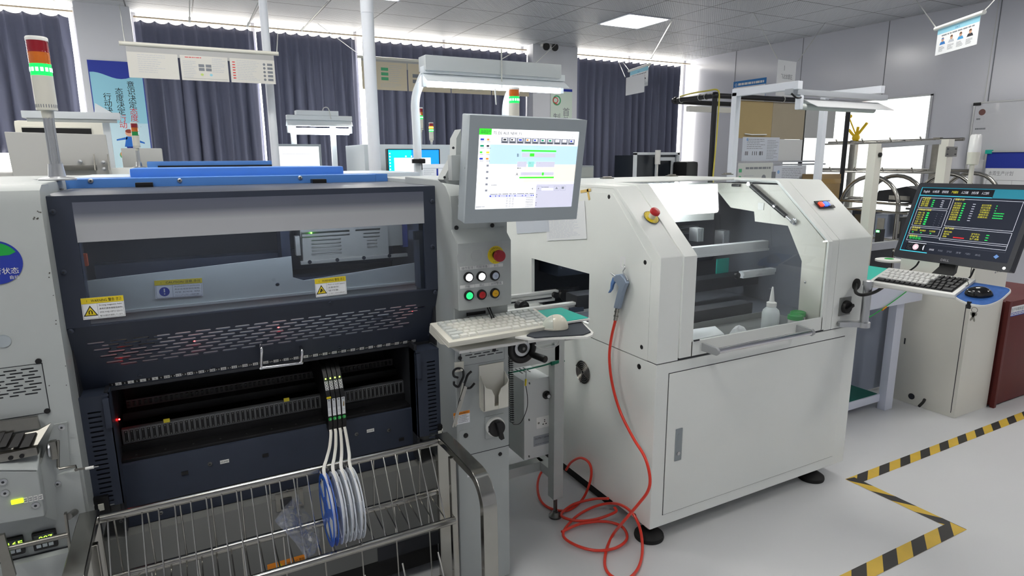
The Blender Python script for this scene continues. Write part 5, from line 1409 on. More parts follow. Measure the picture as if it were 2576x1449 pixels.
for y, nm in ((yr0, 'front_rail'), (yr1, 'back_rail')):
    q = MB(mat('anodised rail', (216, 218, 216), .35, .2)); q.box(1.02, 1.74 if nm == 'front_rail' else 1.70, y, y+.03, zr-.012, zr, .001); q.box(1.02, 1.72 if nm == 'front_rail' else 1.68, y+.006, y+.03, zr-.055, zr-.012); q.use(M_dark).box(1.02, 1.70 if nm == 'front_rail' else 1.66, y+.003, y+.008, zr-.04, zr-.033); q.build(nm, ST)
q = MB(M_stand); q.box(1.02, 1.31, 2.60, 2.61, .80, .885, .002); q.box(1.31, 1.5, 2.60, 2.61, .80, .875); q.build('back_plate', ST)
s = Flat((1.09, 2.598, .84), UX, UZ, .07, .025, M_wht); s.rect(0, 0, .028, .025, M_yel, 1); s.lines(.032, .004, .066, .022, 3, M_inkg, 1, .4, 3); s.build('caution_sticker', ST)
p = at(1318, 773, Y=2.55); q = MB(M_black); q.lathe((p.x, 2.60, p.z), (0, -1, 0), [(.026, 0), (.03, .01), (.03, .05), (.018, .055), (.018, .07), (0, .07)], 26); q.build('motor_knob', ST)
p = at(1417, 741, Y=2.66); q = MB(M_black); q.lathe(p, (0, -1, 0), [(.028, 0), (.028, .018), (.008, .022), (0, .022)], 24); q.lathe(p+V((-.055, 0, .005)), (0, -1, 0), [(.016, 0), (.016, .018), (.005, .02), (0, .02)], 20); q.build('pulley', ST)
q = MB(M_dark); q.box(1.64, 1.85, 2.73, 2.75, .80, .93); q.box(1.70, 1.78, 2.66, 2.72, zr-.03, zr+.004, .003); q.build('belt_drive', ST)
q = MB(M_navy2); q.box(1.58, 1.66, 2.40, 2.41, .885, .91, .002); q.build('sensor_block', ST)
# hand wheel
hc = at(1313, 875, Y=2.105); q = MB(M_black)
q.tube([hc+V((.052*math.cos(a), 0, .052*math.sin(a))) for a in [2*PI*k/36 for k in range(36)]], .013, 12, closed=True)
q.lathe(hc+UY*.008, (0, -1, 0), [(.05, 0), (.05, .006), (0, .006)], 36); q.use(M_alu).lathe(hc, (0, -1, 0), [(.034, 0), (.034, .004), (.02, .004), (.02, .001), (0, .001)], 30); q.use(M_black).lathe(hc, (0, -1, 0), [(.02, 0), (.02, .01), (.016, .013), (0, .013)], 24); q.use(M_screw).lathe(hc-UY*.013, (0, -1, 0), [(.008, 0), (.006, .004), (0, .004)], 16)
hw = q.build('hand_wheel', ST, 'black hand wheel with crank')
q = MB(M_black); c = hc+V((.04, -.004, -.032)); q.cyl(c, c+V((.022, -.075, -.004)), .0125, .0145, 16); q.cyl(c+V((.022, -.075, -.004)), c+V((.0225, -.077, -.004)), .0125, n=16); q.build('crank_handle', hw)
q = MB(M_stand); q.cyl(hc+UY*.01, hc+UY*.08, .015, n=14); q.build('wheel_shaft', ST)
# power box
bx0, bx1, bz0, bz1 = 1.222, 1.349, .305, .672
q = MB(mat('light grey box paint', (206, 209, 208), .42, noise=.03)); q.box(bx0, bx1, 2.205, 2.50, bz0, bz1, .003); bxo = q.build('power_box', ST)
q = MB(M_dark)
for k in range(3): q.obox(V((1.285-.02+.02*k, 2.33, bz1+.0003)), UY, UX, .07, .006, .0006)
q.build('box_slots', bxo)
f = lambda px, py: at(px, py, Y=2.204)
p = f(1374, 993); q = MB(M_black); q.lathe(p, (0, -1, 0), [(.019, 0), (.019, .004), (.012, .006), (.011, .022), (0, .022)], 24); q.use(M_alu).lathe(p-UY*.022, (0, -1, 0), [(.008, 0), (.008, .002), (0, .002)], 16); q.build('speed_knob', bxo, 'black speed knob')
p = f(1370, 1061); s = Flat(p-V((.042, .0, .026)), UX, UZ, .084, .052, M_wht, .006)
for a in (.012, .072): s.disc(a, .026, .005, M_screw, 1, 14)
s.disc(.042, .036, .0028, M_ink, 1, 10); s.disc(.042, .028, .0028, M_ink, 1, 10); s.rect(.031, .014, .038, .019, M_ink, 1); s.rect(.046, .014, .053, .019, M_ink, 1); s.build('power_socket', bxo, 'white power socket')
p = f(1369, 1105); s = Flat(p-V((.054, .0, .024)), UX, UZ, .106, .048, mat('grey name plate', (150, 154, 160), .4)); s.text('OUTPUT 220VAC 3A', .006, .031, .0085, M_ink, 1, w=.094); s.lines(.008, .004, .10, .013, 1, M_inkg, 1, .5, 3, 0); s.build('name_plate', bxo)
for px, py in ((1333, 964), (1332, 1056), (1332, 1148)): MB(M_screw).cyl(at(px, py, X=bx0), at(px, py, X=bx0)-UX*.003, .005, n=10).build('screw', bxo)
# earth wire, coiled cord
q = MB(mat('green earth wire', (20, 120, 92), .5)); q.tube(bez([at(px, py, Y=2.17) for px, py in ((1262, 940), (1290, 936), (1330, 928), (1365, 920), (1390, 913), (1420, 908))], 6), .0035, 8)
for k in range(6): q.tube([at(1388+3*k, 914-k, Y=2.165)+V((0, .006*math.cos(a), .008*math.sin(a))) for a in [2*PI*j/8 for j in range(8)]], .003, 6, closed=True)
q.build('earth_wire', ST, 'green earth wire')
q = MB(M_black); a, b = at(1285, 898, Y=2.15), at(1288, 1062, Y=2.15); n = 30*10; pts = []
for k in range(n+1):
    t = k/n; th = 2*PI*30*t; pts.append(a+(b-a)*t+V((.009*math.cos(th), .009*math.sin(th), 0)))
q.tube(pts, .0016, 5); q.tube(bez([b, b+V((.01, 0, -.012)), at(1310, 1063, Y=2.15), at(1325, 1030, Y=2.15), at(1327, 1000, Y=2.15), at(1322, 965, Y=2.15)], 6), .0016, 6)
q.use(M_yel).cyl(at(1322, 970, Y=2.15), at(1323, 953, Y=2.15), .004, n=10); q.use(M_alu).cyl(at(1323, 953, Y=2.15), at(1324, 930, Y=2.15), .0028, n=8)
q.build('coiled_cord', ST, 'black coiled wrist strap cord')
q = MB(M_black); q.tube(bez([(1.10, 2.62, .24), (1.14, 2.5, .25), (1.16, 2.42, .22), (1.13, 2.36, .12), (1.16, 2.30, .06)], 6), .004, 8); q.use(M_red).tube(bez([(1.12, 2.60, .25), (1.16, 2.5, .27), (1.18, 2.44, .24)], 6), .003, 6); q.use(M_wht).box(1.09, 1.15, 2.5, 2.6, .235, .27, .006); q.build('cable_bundle', ST)
# black cable trunk on the floor behind

# ================================================================ terminal on the swing arm beside the printer
AX, AY = 2.80, 1.735
ARM = thing('swing_arm', 'steel post and swing arm clamped to the printer\'s right front corner', 'arm', (AX, AY, .82))
q = MB(M_alu); q.cyl((AX, AY, .815), (AX, AY, 1.03), .019, n=22); q.lathe((AX, AY, 1.03), UZ, [(.023, -.016), (.023, .004), (.018, .008), (0, .008)], 24); q.build('post', ARM)
q = MB(M_alu); q.tube([(AX-.10, PY0-.006, .825), (AX-.05, PY0-.03, .825), (AX, AY, .825)], 0, sq=(.024, .035), up=(0, 0, 1)); q.lathe((AX, AY, .812), UZ, [(.028, 0), (.028, .026), (0, .026)], 24); q.build('clamp', ARM, bev=.002)
q = MB(M_rubber); q.lathe(at(2153, 715, Y=PY0), (0, -1, 0), [(.028, 0), (.028, .006), (.016, .01), (0, .012)], 24)
q.tube(bez([at(2153, 715, Y=PY0-.008), at(2153, 735, Y=PY0-.05), at(2170, 742, Y=PY0-.10), at(2200, 735, Y=PY0-.10), at(2225, 720, Y=PY0-.08)], 7), .0075, 10); q.build('cable', ARM, 'thick black cable with grommet')
# tilted tray plane
kf, kr = V((2.80, 1.738, 1.032)), V((2.80, 1.365, 1.038)); kb_ = V((.15, .024, .052))
ku = (kr-kf).normalized(); kv = (kb_-ku*kb_.dot(ku)).normalized(); kn = ku.cross(kv); kW, kD = (kr-kf).length, kb_.length
q = MB(M_wht); q.obox(kf+ku*kW/2+kv*(kD/2+.01)-kn*.026, ku, kv, kW-.01, kD*.9, .012, .003); q.tube([(AX, AY, 1.02), kf+ku*kW*.4+kv*kD*.5-kn*.035], 0, sq=(.03, .02), up=(0, 0, 1)); q.build('tray', ARM)
q = MB(M_black); ns_ = V((3.02, 1.52, 1.10)); q.tube([ns_+V((-.02, .05, -.08)), ns_+V((.01, 0, .0)), ns_+V((.03, 0, .12))], 0, sq=(.07, .02), up=(0, 1, 0)); q.build('neck', ARM, 'black monitor neck')
tl = kf+ku*(kW+.0)
K2 = thing('keyboard', 'white framed keyboard with dark right-hand keys in front of the black monitor', 'keyboard', kf+ku*kW/2+kv*kD/2)
q = MB(M_wht); q.obox(kf+ku*kW/2+kv*kD/2-kn*.009, ku, kv, kW, kD, .018, .005); q.build('case', K2)
q = MB(M_black); q.obox(kf+ku*kW/2+kv*(kD*.5)+kn*.0004, ku, kv, kW-.036, kD-.032, .001); q.build('key_well', K2)
M_keyw = mat('white key cap', (232, 232, 230), .35); M_keyd = mat('dark key cap', (34, 34, 38), .35)
keys(kf+kn*.0008, ku, kv, kn, kW, kD, [[1]*15, [1]*15, [1.5]+[1]*11+[1.5, 1], [1.75]+[1]*12+[1.25], [2]+[1]*11+[2]], K2, lambda r, k: M_keyw if (k+r*.5 < 10 and r < 4) else M_keyd, h=.006, mx=.02, my0=.018, my1=.016, gap=.0035)
# black monitor
o, u, v, W, Hh = face((3.125, 1.802, 1.473), (3.068, 1.296, 1.479), (2.994, 1.75, 1.134)); u.normalize(); v = (v-u*v.dot(u)).normalized(); n = u.cross(v)
DM = thing('computer_monitor', 'black widescreen monitor with green and yellow readouts on the printer\'s swing arm', 'monitor', o+u*W/2)
bz = .020; M_bez = mat('charcoal bezel', (44, 46, 54), .4)
q = MB(M_bez); q.plate(o, u, v, rrect(0, 0, W, Hh, .012), [[(bz, bz+.014), (W-bz, bz+.014), (W-bz, Hh-bz), (bz, Hh-bz)]], .014); q.obox(o+u*W/2+v*Hh/2-n*.03, u, v, W-.01, Hh-.01, .034, .008); q.build('housing', DM, bev=.0015)
f = Flat(o+n*.0012, u, v); f.text('DELL', W*.48, .009, .010, mat('silver lettering', (190, 192, 196), .4), 0, 'c', w=.036)
f.disc(W-.024, .013, .0055, glow('white power lamp', (255, 255, 250), 3.), 1, 16); f.build('front_marks', DM)
s = Flat(o+u*bz+v*(bz+.014)-n*.004, u, v, W-2*bz, Hh-2*bz-.014); w, h = s.W, s.H
D_bg = sglow('panel night blue', (26, 30, 42), 1.); D_cy = sglow('panel cyan', (70, 190, 214), 1.); D_tl = sglow('panel teal', (36, 112, 130), 1.); D_g = sglow('panel green', (40, 200, 90), 1.); D_y = sglow('panel yellow', (206, 200, 60), 1.); D_w = sglow('panel pale', (196, 198, 208), 1.); D_gr = sglow('panel grey', (110, 114, 124), 1.); D_r = sglow('panel red', (200, 40, 44), 1.); D_bk = sglow('panel black', (14, 16, 22), 1.); D_pk = sglow('panel pink', (214, 186, 196), 1.)
X = lambda t: t*w
Y_ = lambda t: (1-t)*h
s.rect(0, 0, w, h, D_bg, 0); s.rect(0, Y_(.12), w, h, D_bk, 1); s.rect(X(.685), Y_(.13), w, Y_(.01), D_tl, 2)
s.rect(0, Y_(.135), X(.685), Y_(.12), D_tl, 2); s.rect(0, 0, X(.006), h, D_cy, 3); s.rect(0, 0, X(.28), Y_(.985), D_cy, 3); s.rect(0, Y_(.012), w, h, D_tl, 2); s.rect(0, Y_(.127), X(.68), Y_(.12), D_cy, 3)
for i, t in enumerate(('English', 'IO检测', '密码校准', '产线模块', '人工印刷', '主机计算', '人工加料')):
    s.text(t, X(.03+.092*i), Y_(.08), h*.035, D_y if i == 3 else D_w, 4, w=X(.062))
def grp(a0, b0, a1, b1, ttl): s.frame(X(a0), Y_(b1), X(a1), Y_(b0), X(.0035), D_w, 3); s.text(ttl, X(a0+.015), Y_(b0+.02), h*.026, D_y, 5)
grp(.03, .16, .33, .32, '产品参数'); grp(.03, .34, .33, .60, '印刷运行周期'); grp(.03, .62, .33, .73, '清洗信息'); grp(.03, .75, .95, .83, '报警信息'); grp(.35, .16, .95, .57, '设备计划'); grp(.35, .59, .95, .78, '生产状态'); s.frame(X(.03), Y_(.86), X(.95), Y_(.83), X(.001), D_gr, 3)
for i in range(4): s.text(('产品 品名:', '板长 长度:', '板宽 宽度:', '刮刀 速度:')[i], X(.05), Y_(.205+.03*i), h*.022, D_y, 4, w=X(.075)); s.rect(X(.155), Y_(.205+.03*i), X(.175), Y_(.19+.03*i), D_g, 4); s.rect(X(.245), Y_(.205+.03*i), X(.268), Y_(.195+.03*i), D_w, 4)
for i in range(6): s.text(('开始 1 轴:', '开始 1 轴:', '开始 2 轴:', '平台 2 轴:', '托盘 1 轴:', '板宽 X 轴:')[i], X(.05), Y_(.405+.034*i), h*.022, D_y, 4, w=X(.07)); s.rect(X(.14), Y_(.405+.034*i), X(.165), Y_(.385+.034*i), D_g, 4); s.rect(X(.24), Y_(.402+.034*i), X(.25), Y_(.398+.034*i), D_gr, 4); s.rect(X(.29), Y_(.402+.034*i), X(.30), Y_(.398+.034*i), D_gr, 4)
for a, t in ((.045, '清洗间隔'), (.13, '清洗模式'), (.225, '下次清洗数')): s.text(t, X(a), Y_(.675), h*.022, D_y, 4, w=X(.062)); s.rect(X(a+.015), Y_(.705), X(a+.03), Y_(.692), D_g, 4)
s.text('等待进板...', X(.05), Y_(.805), h*.04, D_g, 5, w=X(.14))
for i in range(8): 
    yy = .215+.034*i; s.text(('前刀压力:', '后刀速度:', '脱模速度:', '前刀压力:', '后刀行程:', '印刷次数:', '轨道速度:', '脱模长度:')[i], X(.37), Y_(yy+.02), h*.022, D_y, 4, w=X(.07)); s.rect(X(.455), Y_(yy+.02), X(.475), Y_(yy+.004), D_g, 4); s.rect(X(.54), Y_(yy+.016), X(.565), Y_(yy+.008), D_w, 4)
for i in range(6): yy = .225+.034*i; s.text(('前刀刀压差:', '后刀刀压差:', '人工确认刮刀:', '下料感应:', '视觉方式:', '后期方式:')[i], X(.62), Y_(yy+.02), h*.022, D_y, 4, w=X(.085)); s.lines(X(.745), Y_(yy+.02), X(.755 if i < 3 else .83), Y_(yy+.004), 1, D_g, 4, .8, i, 0)
for i in range(3): yy = .64+.035*i; s.text(('循环次数:', '循环数:', '周期:')[i], X(.37), Y_(yy+.02), h*.022, D_y, 4); s.text(('空气压力:', '产品产量:', '生产 周期:')[i], X(.62), Y_(yy+.02), h*.022, D_y, 4); s.rect(X(.75), Y_(yy+.016), X(.775), Y_(yy+.004), D_g, 4)
s.rect(X(.47), Y_(.73), X(.57), Y_(.715), D_r, 4)
s.rect(X(.05), Y_(.985), X(.245), Y_(.86), D_bk, 3); s.rect(X(.06), Y_(.862), X(.245), Y_(.852), D_w, 4); s.disc(X(.15), Y_(.92), h*.045, D_pk, 4, 28); s.disc(X(.15), Y_(.92), h*.018, sglow('panel white', (250, 240, 240), 1.), 5, 20); s.shape([(X(.235)-h*.02*math.sin(PI*k/8), Y_(.92)+h*.04*math.cos(PI*k/8)) for k in range(9)], D_w, 4)
for a, b in ((.065, .89), (.09, .875), (.065, .93), (.09, .94)): s.frame(X(a), Y_(b+.025), X(a+.02), Y_(b), X(.001), D_gr, 4)
for i, t in enumerate(('自动运', '手动运', '生产信息', '清零', '产品统计', '退出')): s.text(t, X(.29+.085*i), Y_(.945), h*.024, D_gr if i else D_w, 4, w=X(.045))
s.shape([(X(.87), Y_(.93)), (X(.89), Y_(.895)), (X(.915), Y_(.92)), (X(.895), Y_(.955))], sglow('panel steel blue', (96, 130, 180), 1.), 4)
s.build('screen', DM, 'dark screen with green and yellow readouts')
q = MB(M_black); q.tube(bez([o+u*W*.22-n*.03, o+u*W*.20-v*.03-n*.03, o+u*W*.13-v*.08-n*.02], 6), .004, 8); q.tube(bez([o+u*W*.70-n*.03, o+u*W*.68-v*.05-n*.03, o+u*W*.58-v*.09-n*.02], 6), .004, 8); q.build('cable', DM)
# blue mouse pad with worn rim, black mouse, keys
pp0 = kf+ku*kW
pl = lambda px, py, d=0.: atp(px, py, kf-kn*(.012-d), kn)
BP = thing('mouse_tray', 'blue topped half-round mouse tray at the right end of the white framed keyboard', 'mouse tray', pl(2470, 740))
pts = bez([pl(*p) for p in ((2436, 708), (2490, 716), (2541, 726), (2532, 742), (2510, 758), (2478, 768), (2440, 764), (2410, 752), (2398, 742))], 5)
q = MB(M_wht); q.prism(pts, -kn*.008); q.build('plate', BP)
c = sum(pts, V())/len(pts); q = MB(mat('worn blue foam', (54, 104, 180), .75, noise=.4, nscale=40)); q.prism([c+(p-c)*.955+kn*.0012 for p in pts], -kn*.0011); q.build('pad', BP, 'worn blue mouse pad')
mouse('computer_mouse', 'black computer mouse on the blue half-round tray', pl(2462, 742, .0014), (-.25, .9, .0), kn, .098, .060, .036, mat('glossy black shell', (16, 16, 18), .15, coat=.6), mat('glossy black buttons', (20, 20, 22), .15, coat=.6), M_black)
KY = thing('key_bunch', 'small steel keys hanging under the blue mouse tray', 'keys', pl(2455, 775))
k0 = pl(2452, 766)-kn*.012
q = MB(M_steel); q.tube([k0+V((0, .011*math.cos(a), -.012+.011*math.sin(a))) for a in [2*PI*k/16 for k in range(16)]], .0012, 6, closed=True); q.build('ring', KY)
for dy, ang in ((-.004, .35), (.006, -.3)):
    d = V((0, math.sin(ang), -math.cos(ang))); e = UX.cross(d); b0 = k0+V((0, dy, -.022)); q = MB(M_zinc)
    q.prism([b0+e*.008, b0+e*.009+d*.01, b0+e*.004+d*.018, b0+e*.004+d*.036, b0+d*.04, b0-e*.003+d*.034, b0-e*.003+d*.018, b0-e*.009+d*.010, b0-e*.008], UX*.002); q.build('key', KY)
q = MB(M_black); q.obox(k0+V((0, .022, .004)), UY, UZ, .014, .03, .008, .002); q.build('lock', KY)
q = MB(M_screw); q.tube(bez([pl(2425, 706, .012), pl(2422, 700, .03), pl(2432, 704, .03), pl(2436, 716, .014), pl(2424, 722, .01)], 5), .0015, 6); q.build('wire_clip', KY)

# ================================================================ right of the printer
WB = thing('white_table', 'white painted table with teal top mat and low shelf, right of the printer', 'table', (3.9, 2.4, 0))
M_lav = mat('lavender white paint', (216, 220, 234), .5, noise=.03)
q = MB(M_lav); q.box(3.30, 4.02, 2.17, 2.72, .845, .89, .003); q.build('top', WB)
q = MB(M_lav); q.box(3.28, 4.04, 2.15, 2.17, .72, .895, .003); q.build('apron', WB)
q = MB(M_teal); q.box(3.31, 4.01, 2.19, 2.71, .89, .8925); q.build('top_mat', WB, 'teal mat')
for x, y in ((3.87, 2.20), (3.30, 2.20), (3.87, 2.66), (3.30, 2.66)): MB(M_lav).box(x, x+.08, y, y+.05, 0, .845, .003).build('leg', WB)
q = MB(M_lav); q.box(3.30, 3.87, 2.24, 2.448, .05, .10, .003); q.build('low_shelf', WB)
q = MB(mat('dark green mat', (14, 96, 84), .6)); q.box(3.31, 3.86, 2.25, 2.445, .10, .1025); q.build('shelf_mat', WB, 'dark green mat')
q = MB(mat('bluish back panel', (160, 168, 186), .5)); q.box(3.30, 4.24, 2.45, 2.465, .02, .84); q.build('back_panel', WB)
q = MB(M_grn); q.tube(bez([(3.30, 2.145, .66), (3.5, 2.143, .68), (3.75, 2.143, .76), (3.95, 2.143, .84)], 6), .003, 6); q.use(M_ora).cyl((3.62, 2.143, .71), (3.66, 2.143, .725), .006, n=8); q.build('earth_wire', WB, 'green earth wire')
q = MB(M_wht); p = at(2236, 657, Z=.893); q.lathe((p.x, p.y, .893), UZ, [(0, 0), (.085, 0), (.085, .012), (.07, .016), (0, .016)], 32); q.use(M_grn).lathe((p.x, p.y, .909), UZ, [(.03, 0), (.026, .004), (.01, .006), (0, .006)], 16); tag(q.build('tape_roll'), 'white tape roll lying on the teal topped table', 'tape roll')
CB = thing('cream_cabinet', 'cream sheet metal cabinet with black cable hole, behind the black monitor', 'cabinet', (4.3, 2.1, 0))
q = MB(M_cream); q.box(4.13, 4.51, 1.92, 2.36, .0, 1.02, .004); q.build('body', CB)
q = MB(M_cream); q.box(4.1265, 4.131, 1.945, 2.335, .05, 1.0, .001); q.build('side_door', CB)
q = MB(M_dark); q.box(4.128, 4.132, 1.9415, 1.9445, .03, 1.0); p = at(2276, 858, X=4.126); q.box(4.125, 4.127, p.y-.004, p.y+.004, p.z-.02, p.z+.02); q.lathe(at(2293, 997, X=4.1265), (-1, 0, 0), [(.02, 0), (.02, .003), (0, .003)], 18); q.build('door_fittings', CB)
q = MB(M_rubber); q.tube(bez([at(2326, 1005, X=4.125), at(2322, 1012, X=4.10), at(2312, 1022, X=4.06)], 6), .009, 8); q.build('cable', CB, 'black cable')
f = Flat((4.35, 1.9192, .90), UX, UZ); f.text('2W', 0, 0, .03, mat('marker ink', (60, 70, 90), .7), 0); f.disc(.075, .012, .012, MATS['marker ink'], 0, 16, .009); f.build('scribble', CB)
RB = thing('red_box', 'dark red wooden box with paper label at the right edge', 'box', (4.85, 2.2, 0))
q = MB(mat('dark red lacquer', (96, 26, 22), .5, noise=.12, nscale=3, aniso=(4, 1, 1))); q.box(4.53, 5.3, 1.90, 2.4, .01, .70, .003); q.build('body', RB)
q = MB(MATS['dark red lacquer']); q.box(4.52, 4.55, 1.885, 1.91, .0, .71, .002); q.build('edge_strip', RB)
s = Flat((4.575, 1.8992, .60), UX, UZ, .30, .065, M_paper); s.text('生产中断料盘', .01, .035, .02, M_inkg, 2, w=.15); s.lines(.01, .008, .2, .028, 2, M_navyink, 1, .5, 3, .1); s.rect(.0, .0, .30, .006, M_navyink, 1); s.build('label', RB)
# status lamp on the cabinet
SL = thing('status_lamp', 'unlit white lamp on a thin white pole above the cream cabinet', 'lamp', (4.30, 2.10, 1.02))
q = MB(M_ivory); q.cyl((4.30, 2.10, 1.02), (4.30, 2.10, 1.56), .013, n=14); q.build('pole', SL)
q = MB(M_ivory); q.lathe((4.30, 2.10, 1.55), UZ, [(.024, 0), (.030, .004), (.034, .075), (0, .075)], 24); q.build('base', SL)
q = MB(mat('milky lamp cap', (238, 238, 238), .15, coat=.6)); q.lathe((4.30, 2.10, 1.625), UZ, [(.034, 0), (.030, .095), (.025, .105), (0, .108)], 24); q.build('cap', SL)
# white frame posts with brackets
WF = thing('guard_frame', 'cream two-post guard frame with top rail and steel bracket, behind the black monitor', 'frame', (4.5, 2.55, 0))
A0, A1 = V((4.30, 2.72, 0)), V((4.62, 2.43, 0))
for p, z in ((A0, 1.69), (A1, 1.715)): MB(M_cream).box(p.x-.035, p.x+.035, p.y-.03, p.y+.03, 0, z, .003).build('post', WF)
q = MB(M_alu); q.tube([A0+UZ*1.675, A1+UZ*1.70], 0, sq=(.03, .02), up=(0, 0, 1)); q.build('top_rail', WF)
q = MB(M_steeldk); q.box(A1.x-.06, A1.x+.07, A1.y-.036, A1.y-.03, 1.60, 1.665, .001); q.use(M_dark)
for x in (-.045, .05):
    for z in (1.615, 1.65): q.obox(V((A1.x+x, A1.y-.0365, z)), UX, UZ, .018, .007, .002)
q.build('bracket', WF); q = MB(M_black); q.lathe((A0.x+.005, A0.y-.03, 1.615), (0, -1, 0), [(.016, 0), (.016, .012), (0, .014)], 14); q.build('knob', WF)
# link conveyor behind the table
LC = thing('link_conveyor', 'grey rail conveyor on black base running behind the white table', 'conveyor', (4.0, 2.95, 0))
p = at(2178, 614, Y=2.86); q = MB(M_alu); q.box(3.35, 4.95, 2.86, 2.89, p.z-.02, p.z, .001); q.box(3.35, 4.95, 2.87, 2.89, p.z-.06, p.z-.02); q.use(M_black).cyl((4.42, 2.857, p.z-.02), (4.42, 2.86, p.z-.02), .006, n=10); q.build('rail', LC)
q = MB(mat('black blue side cover', (20, 23, 30), .4)); q.box(3.35, 4.95, 2.9, 3.2, .12, p.z-.06, .004); q.build('base', LC)
for x in (3.42, 4.88):
    for y in (2.95, 3.15): MB(M_rubber).cyl((x, y, 0), (x, y, .125), .025, n=14).build('foot', LC)
q = MB(M_wht); q.box(4.15, 4.5, 3.0, 3.1, p.z-.06, p.z-.04); q.build('pcb_support', LC)

# ---- hazard tape on the floor
HT = thing('hazard_tape', 'black and yellow striped hazard tape zigzagging over the floor', 'floor marking', (2.87, 1.5, 0))
M_hy = mat('worn yellow tape', (212, 176, 62), .5, noise=.18, nscale=9); M_hb = mat('worn black tape', (44, 42, 40), .5, noise=.3, nscale=9)
def tape(a, b, w, per, sk, z):
    a, b = V(a), V(b); d = (b-a); L = d.length; d.normalize(); nn = V((-d.y, d.x, 0)); q = MB(M_hy); k = int(L/per)+2
    q.poly([a+UZ*z, b+UZ*z, b+nn*w+UZ*z, a+nn*w+UZ*z]); q.use(M_hb)
    for i in range(-1, k):
        s0, s1 = i*per, i*per+per*.48
        pts = [(s0, 0), (s1, 0), (s1+sk, w), (s0+sk, w)]; pts = [(min(max(x, 0), L), y) for x, y in pts]
        if max(x for x, _ in pts)-min(x for x, _ in pts) < .004: continue
        q.poly([a+d*x+nn*y+UZ*(z+.0003) for x, y in pts])
    q.build('tape_strip', HT, smooth=0)
tape((2.84, 1.707, 0), (7.4, 1.707, 0), .060, .185, .10, .0006)
tape((2.898, 1.235, 0), (2.898, 1.765, 0), .055, .21, .09, .0010)
tape((.9, 1.235, 0), (2.895, 1.235, 0), .068, .20, .10, .0014)
# ================================================================ behind the machines
# ---- white pipes
for x, y, r, lab in ((at(943.5, 424, Y=3.9).x, 3.9, .037, 'thick white vertical pipe rising to the ceiling behind the dark window'), (at(692, 384, Y=4.5).x, 4.5, .026, 'thinner white vertical pipe right of the three hanging sheets')):
    q = MB(mat('white pipe', (228, 232, 238), .4)); q.cyl((x, y, 0), (x, y, H-.002), r, n=28); 
    q.cyl((x, y, 2.46), (x, y, 2.55), r*1.05, n=28) if r > .03 else None
    tag(q.build('pipe'), lab, 'pipe')
# ---- lamp frames
M_lamp = glow('lit tube', (244, 250, 255), 11.); M_lw = mat('white lamp housing', (226, 232, 236), .4)
def tube_lamp(t, a, b, lit=True, r=.014, refl=.10, drop=0.):
    a, b = V(a), V(b); d = (b-a).normalized(); sd = V((0, 0, 1)).cross(d).normalized()
    q = MB(M_lw); L = (b-a).length
    for s in (-1, 1): q.prism([a+UZ*.075, b+UZ*.075, b+sd*s*refl+UZ*.020, a+sd*s*refl+UZ*.020], UZ*.004)
    q.box(min(a.x, b.x), max(a.x, b.x), min(a.y, b.y)-.03, max(a.y, b.y)+.03, a.z+.07, a.z+.11, .004) if abs(d.x) > .9 else None
    q.build('reflector', t)
    q = MB(M_lamp if lit else mat('unlit tube', (206, 210, 208), .3)); q.cyl(a+d*.03+UZ*(.01-drop), b-d*.03+UZ*(.01-drop), r, n=14); q.build('tube', t, 'glowing lamp tube' if lit else 'unlit lamp tube')
    for p in (a+d*.012, b-d*.012): MB(M_lw).obox(p+UZ*(.03-drop/2), d, UZ, .024, .07+drop, .03, .004).build('end_holder', t)
LF = thing('overhead_lamp', 'large lit overhead tube lamp on two curved white posts above the pick and place machine', 'lamp', (1.75, 3.8, 0))
yl = 3.62
a, b = at(1062, 215, Y=yl), at(1415, 232, Y=yl); z = (a.z+b.z)/2
tube_lamp(LF, (a.x, yl, z-.004), (b.x, yl, z-.004), refl=.085)
q = MB(mat('grey lamp ballast box', (196, 202, 204), .45)); a2, b2 = at(1063, 150, Y=yl), at(1402, 175, Y=yl); q.box(a2.x, b2.x, yl-.05, yl+.07, z+.082, z+.165, .003); q.build('ballast_box', LF)
for px in (1048, 1273):
    p = at(px, 330, Y=3.80); q = MB(M_lw)
    q.tube(bez([(p.x, 3.80, 0), (p.x, 3.80, .8), (p.x, 3.80, 1.72), (p.x-.012, 3.77, 1.95), (p.x+.005, 3.71, 2.06), (p.x+.03, 3.66, z+.10)], 6), .026, 16); q.build('post', LF, 'white curved post')
q = MB(M_black); p = at(1052, 405, Y=3.765); q.box(p.x-.04, p.x+.045, 3.755, 3.775, p.z-.014, p.z+.012, .003); q.box(p.x+.01, p.x+.045, 3.765, 3.785, p.z-.016, p.z+.014, .003); q.cyl((p.x+.022, 3.76, p.z-.055), (p.x+.022, 3.76, p.z-.01), .003, n=8); q.build('clamp', LF, 'black clamp')
q = MB(M_wire); p = at(1262, 170, Y=yl-.055); q.box(p.x-.004, p.x+.004, yl-.056, yl-.052, z+.0, z+.23); q.tube([(p.x, yl-.06, z+.17), (p.x+.05, yl-.08, z+.20)], .003, 6); q.tube([(p.x-.05, yl-.06, z-.005), (p.x-.043, yl-.06, z-.10)], .004, 6); q.build('cable_tie', LF)
L2 = thing('small_lamp', 'small lit tube lamp on two straight white posts before the curtains', 'lamp', (1.05, 5.8, 0))
yl = 5.8; a, b = at(722, 322, Y=yl), at(885, 322, Y=yl); z = a.z
tube_lamp(L2, (a.x, yl, z), (b.x, yl, z), refl=.05, r=.028, drop=.035)
for px, py in ((738, 340), (838, 340)): p = at(px, py, Y=yl+.03); MB(M_lw).box(p.x-.022, p.x+.022, yl+.01, yl+.05, 0, z+.1, .003).build('post', L2)
q = MB(M_lw); q.box(a.x+.08, b.x-.12, yl-.04, yl+.06, z+.11, z+.15, .003); q.build('mount_bar', L2)
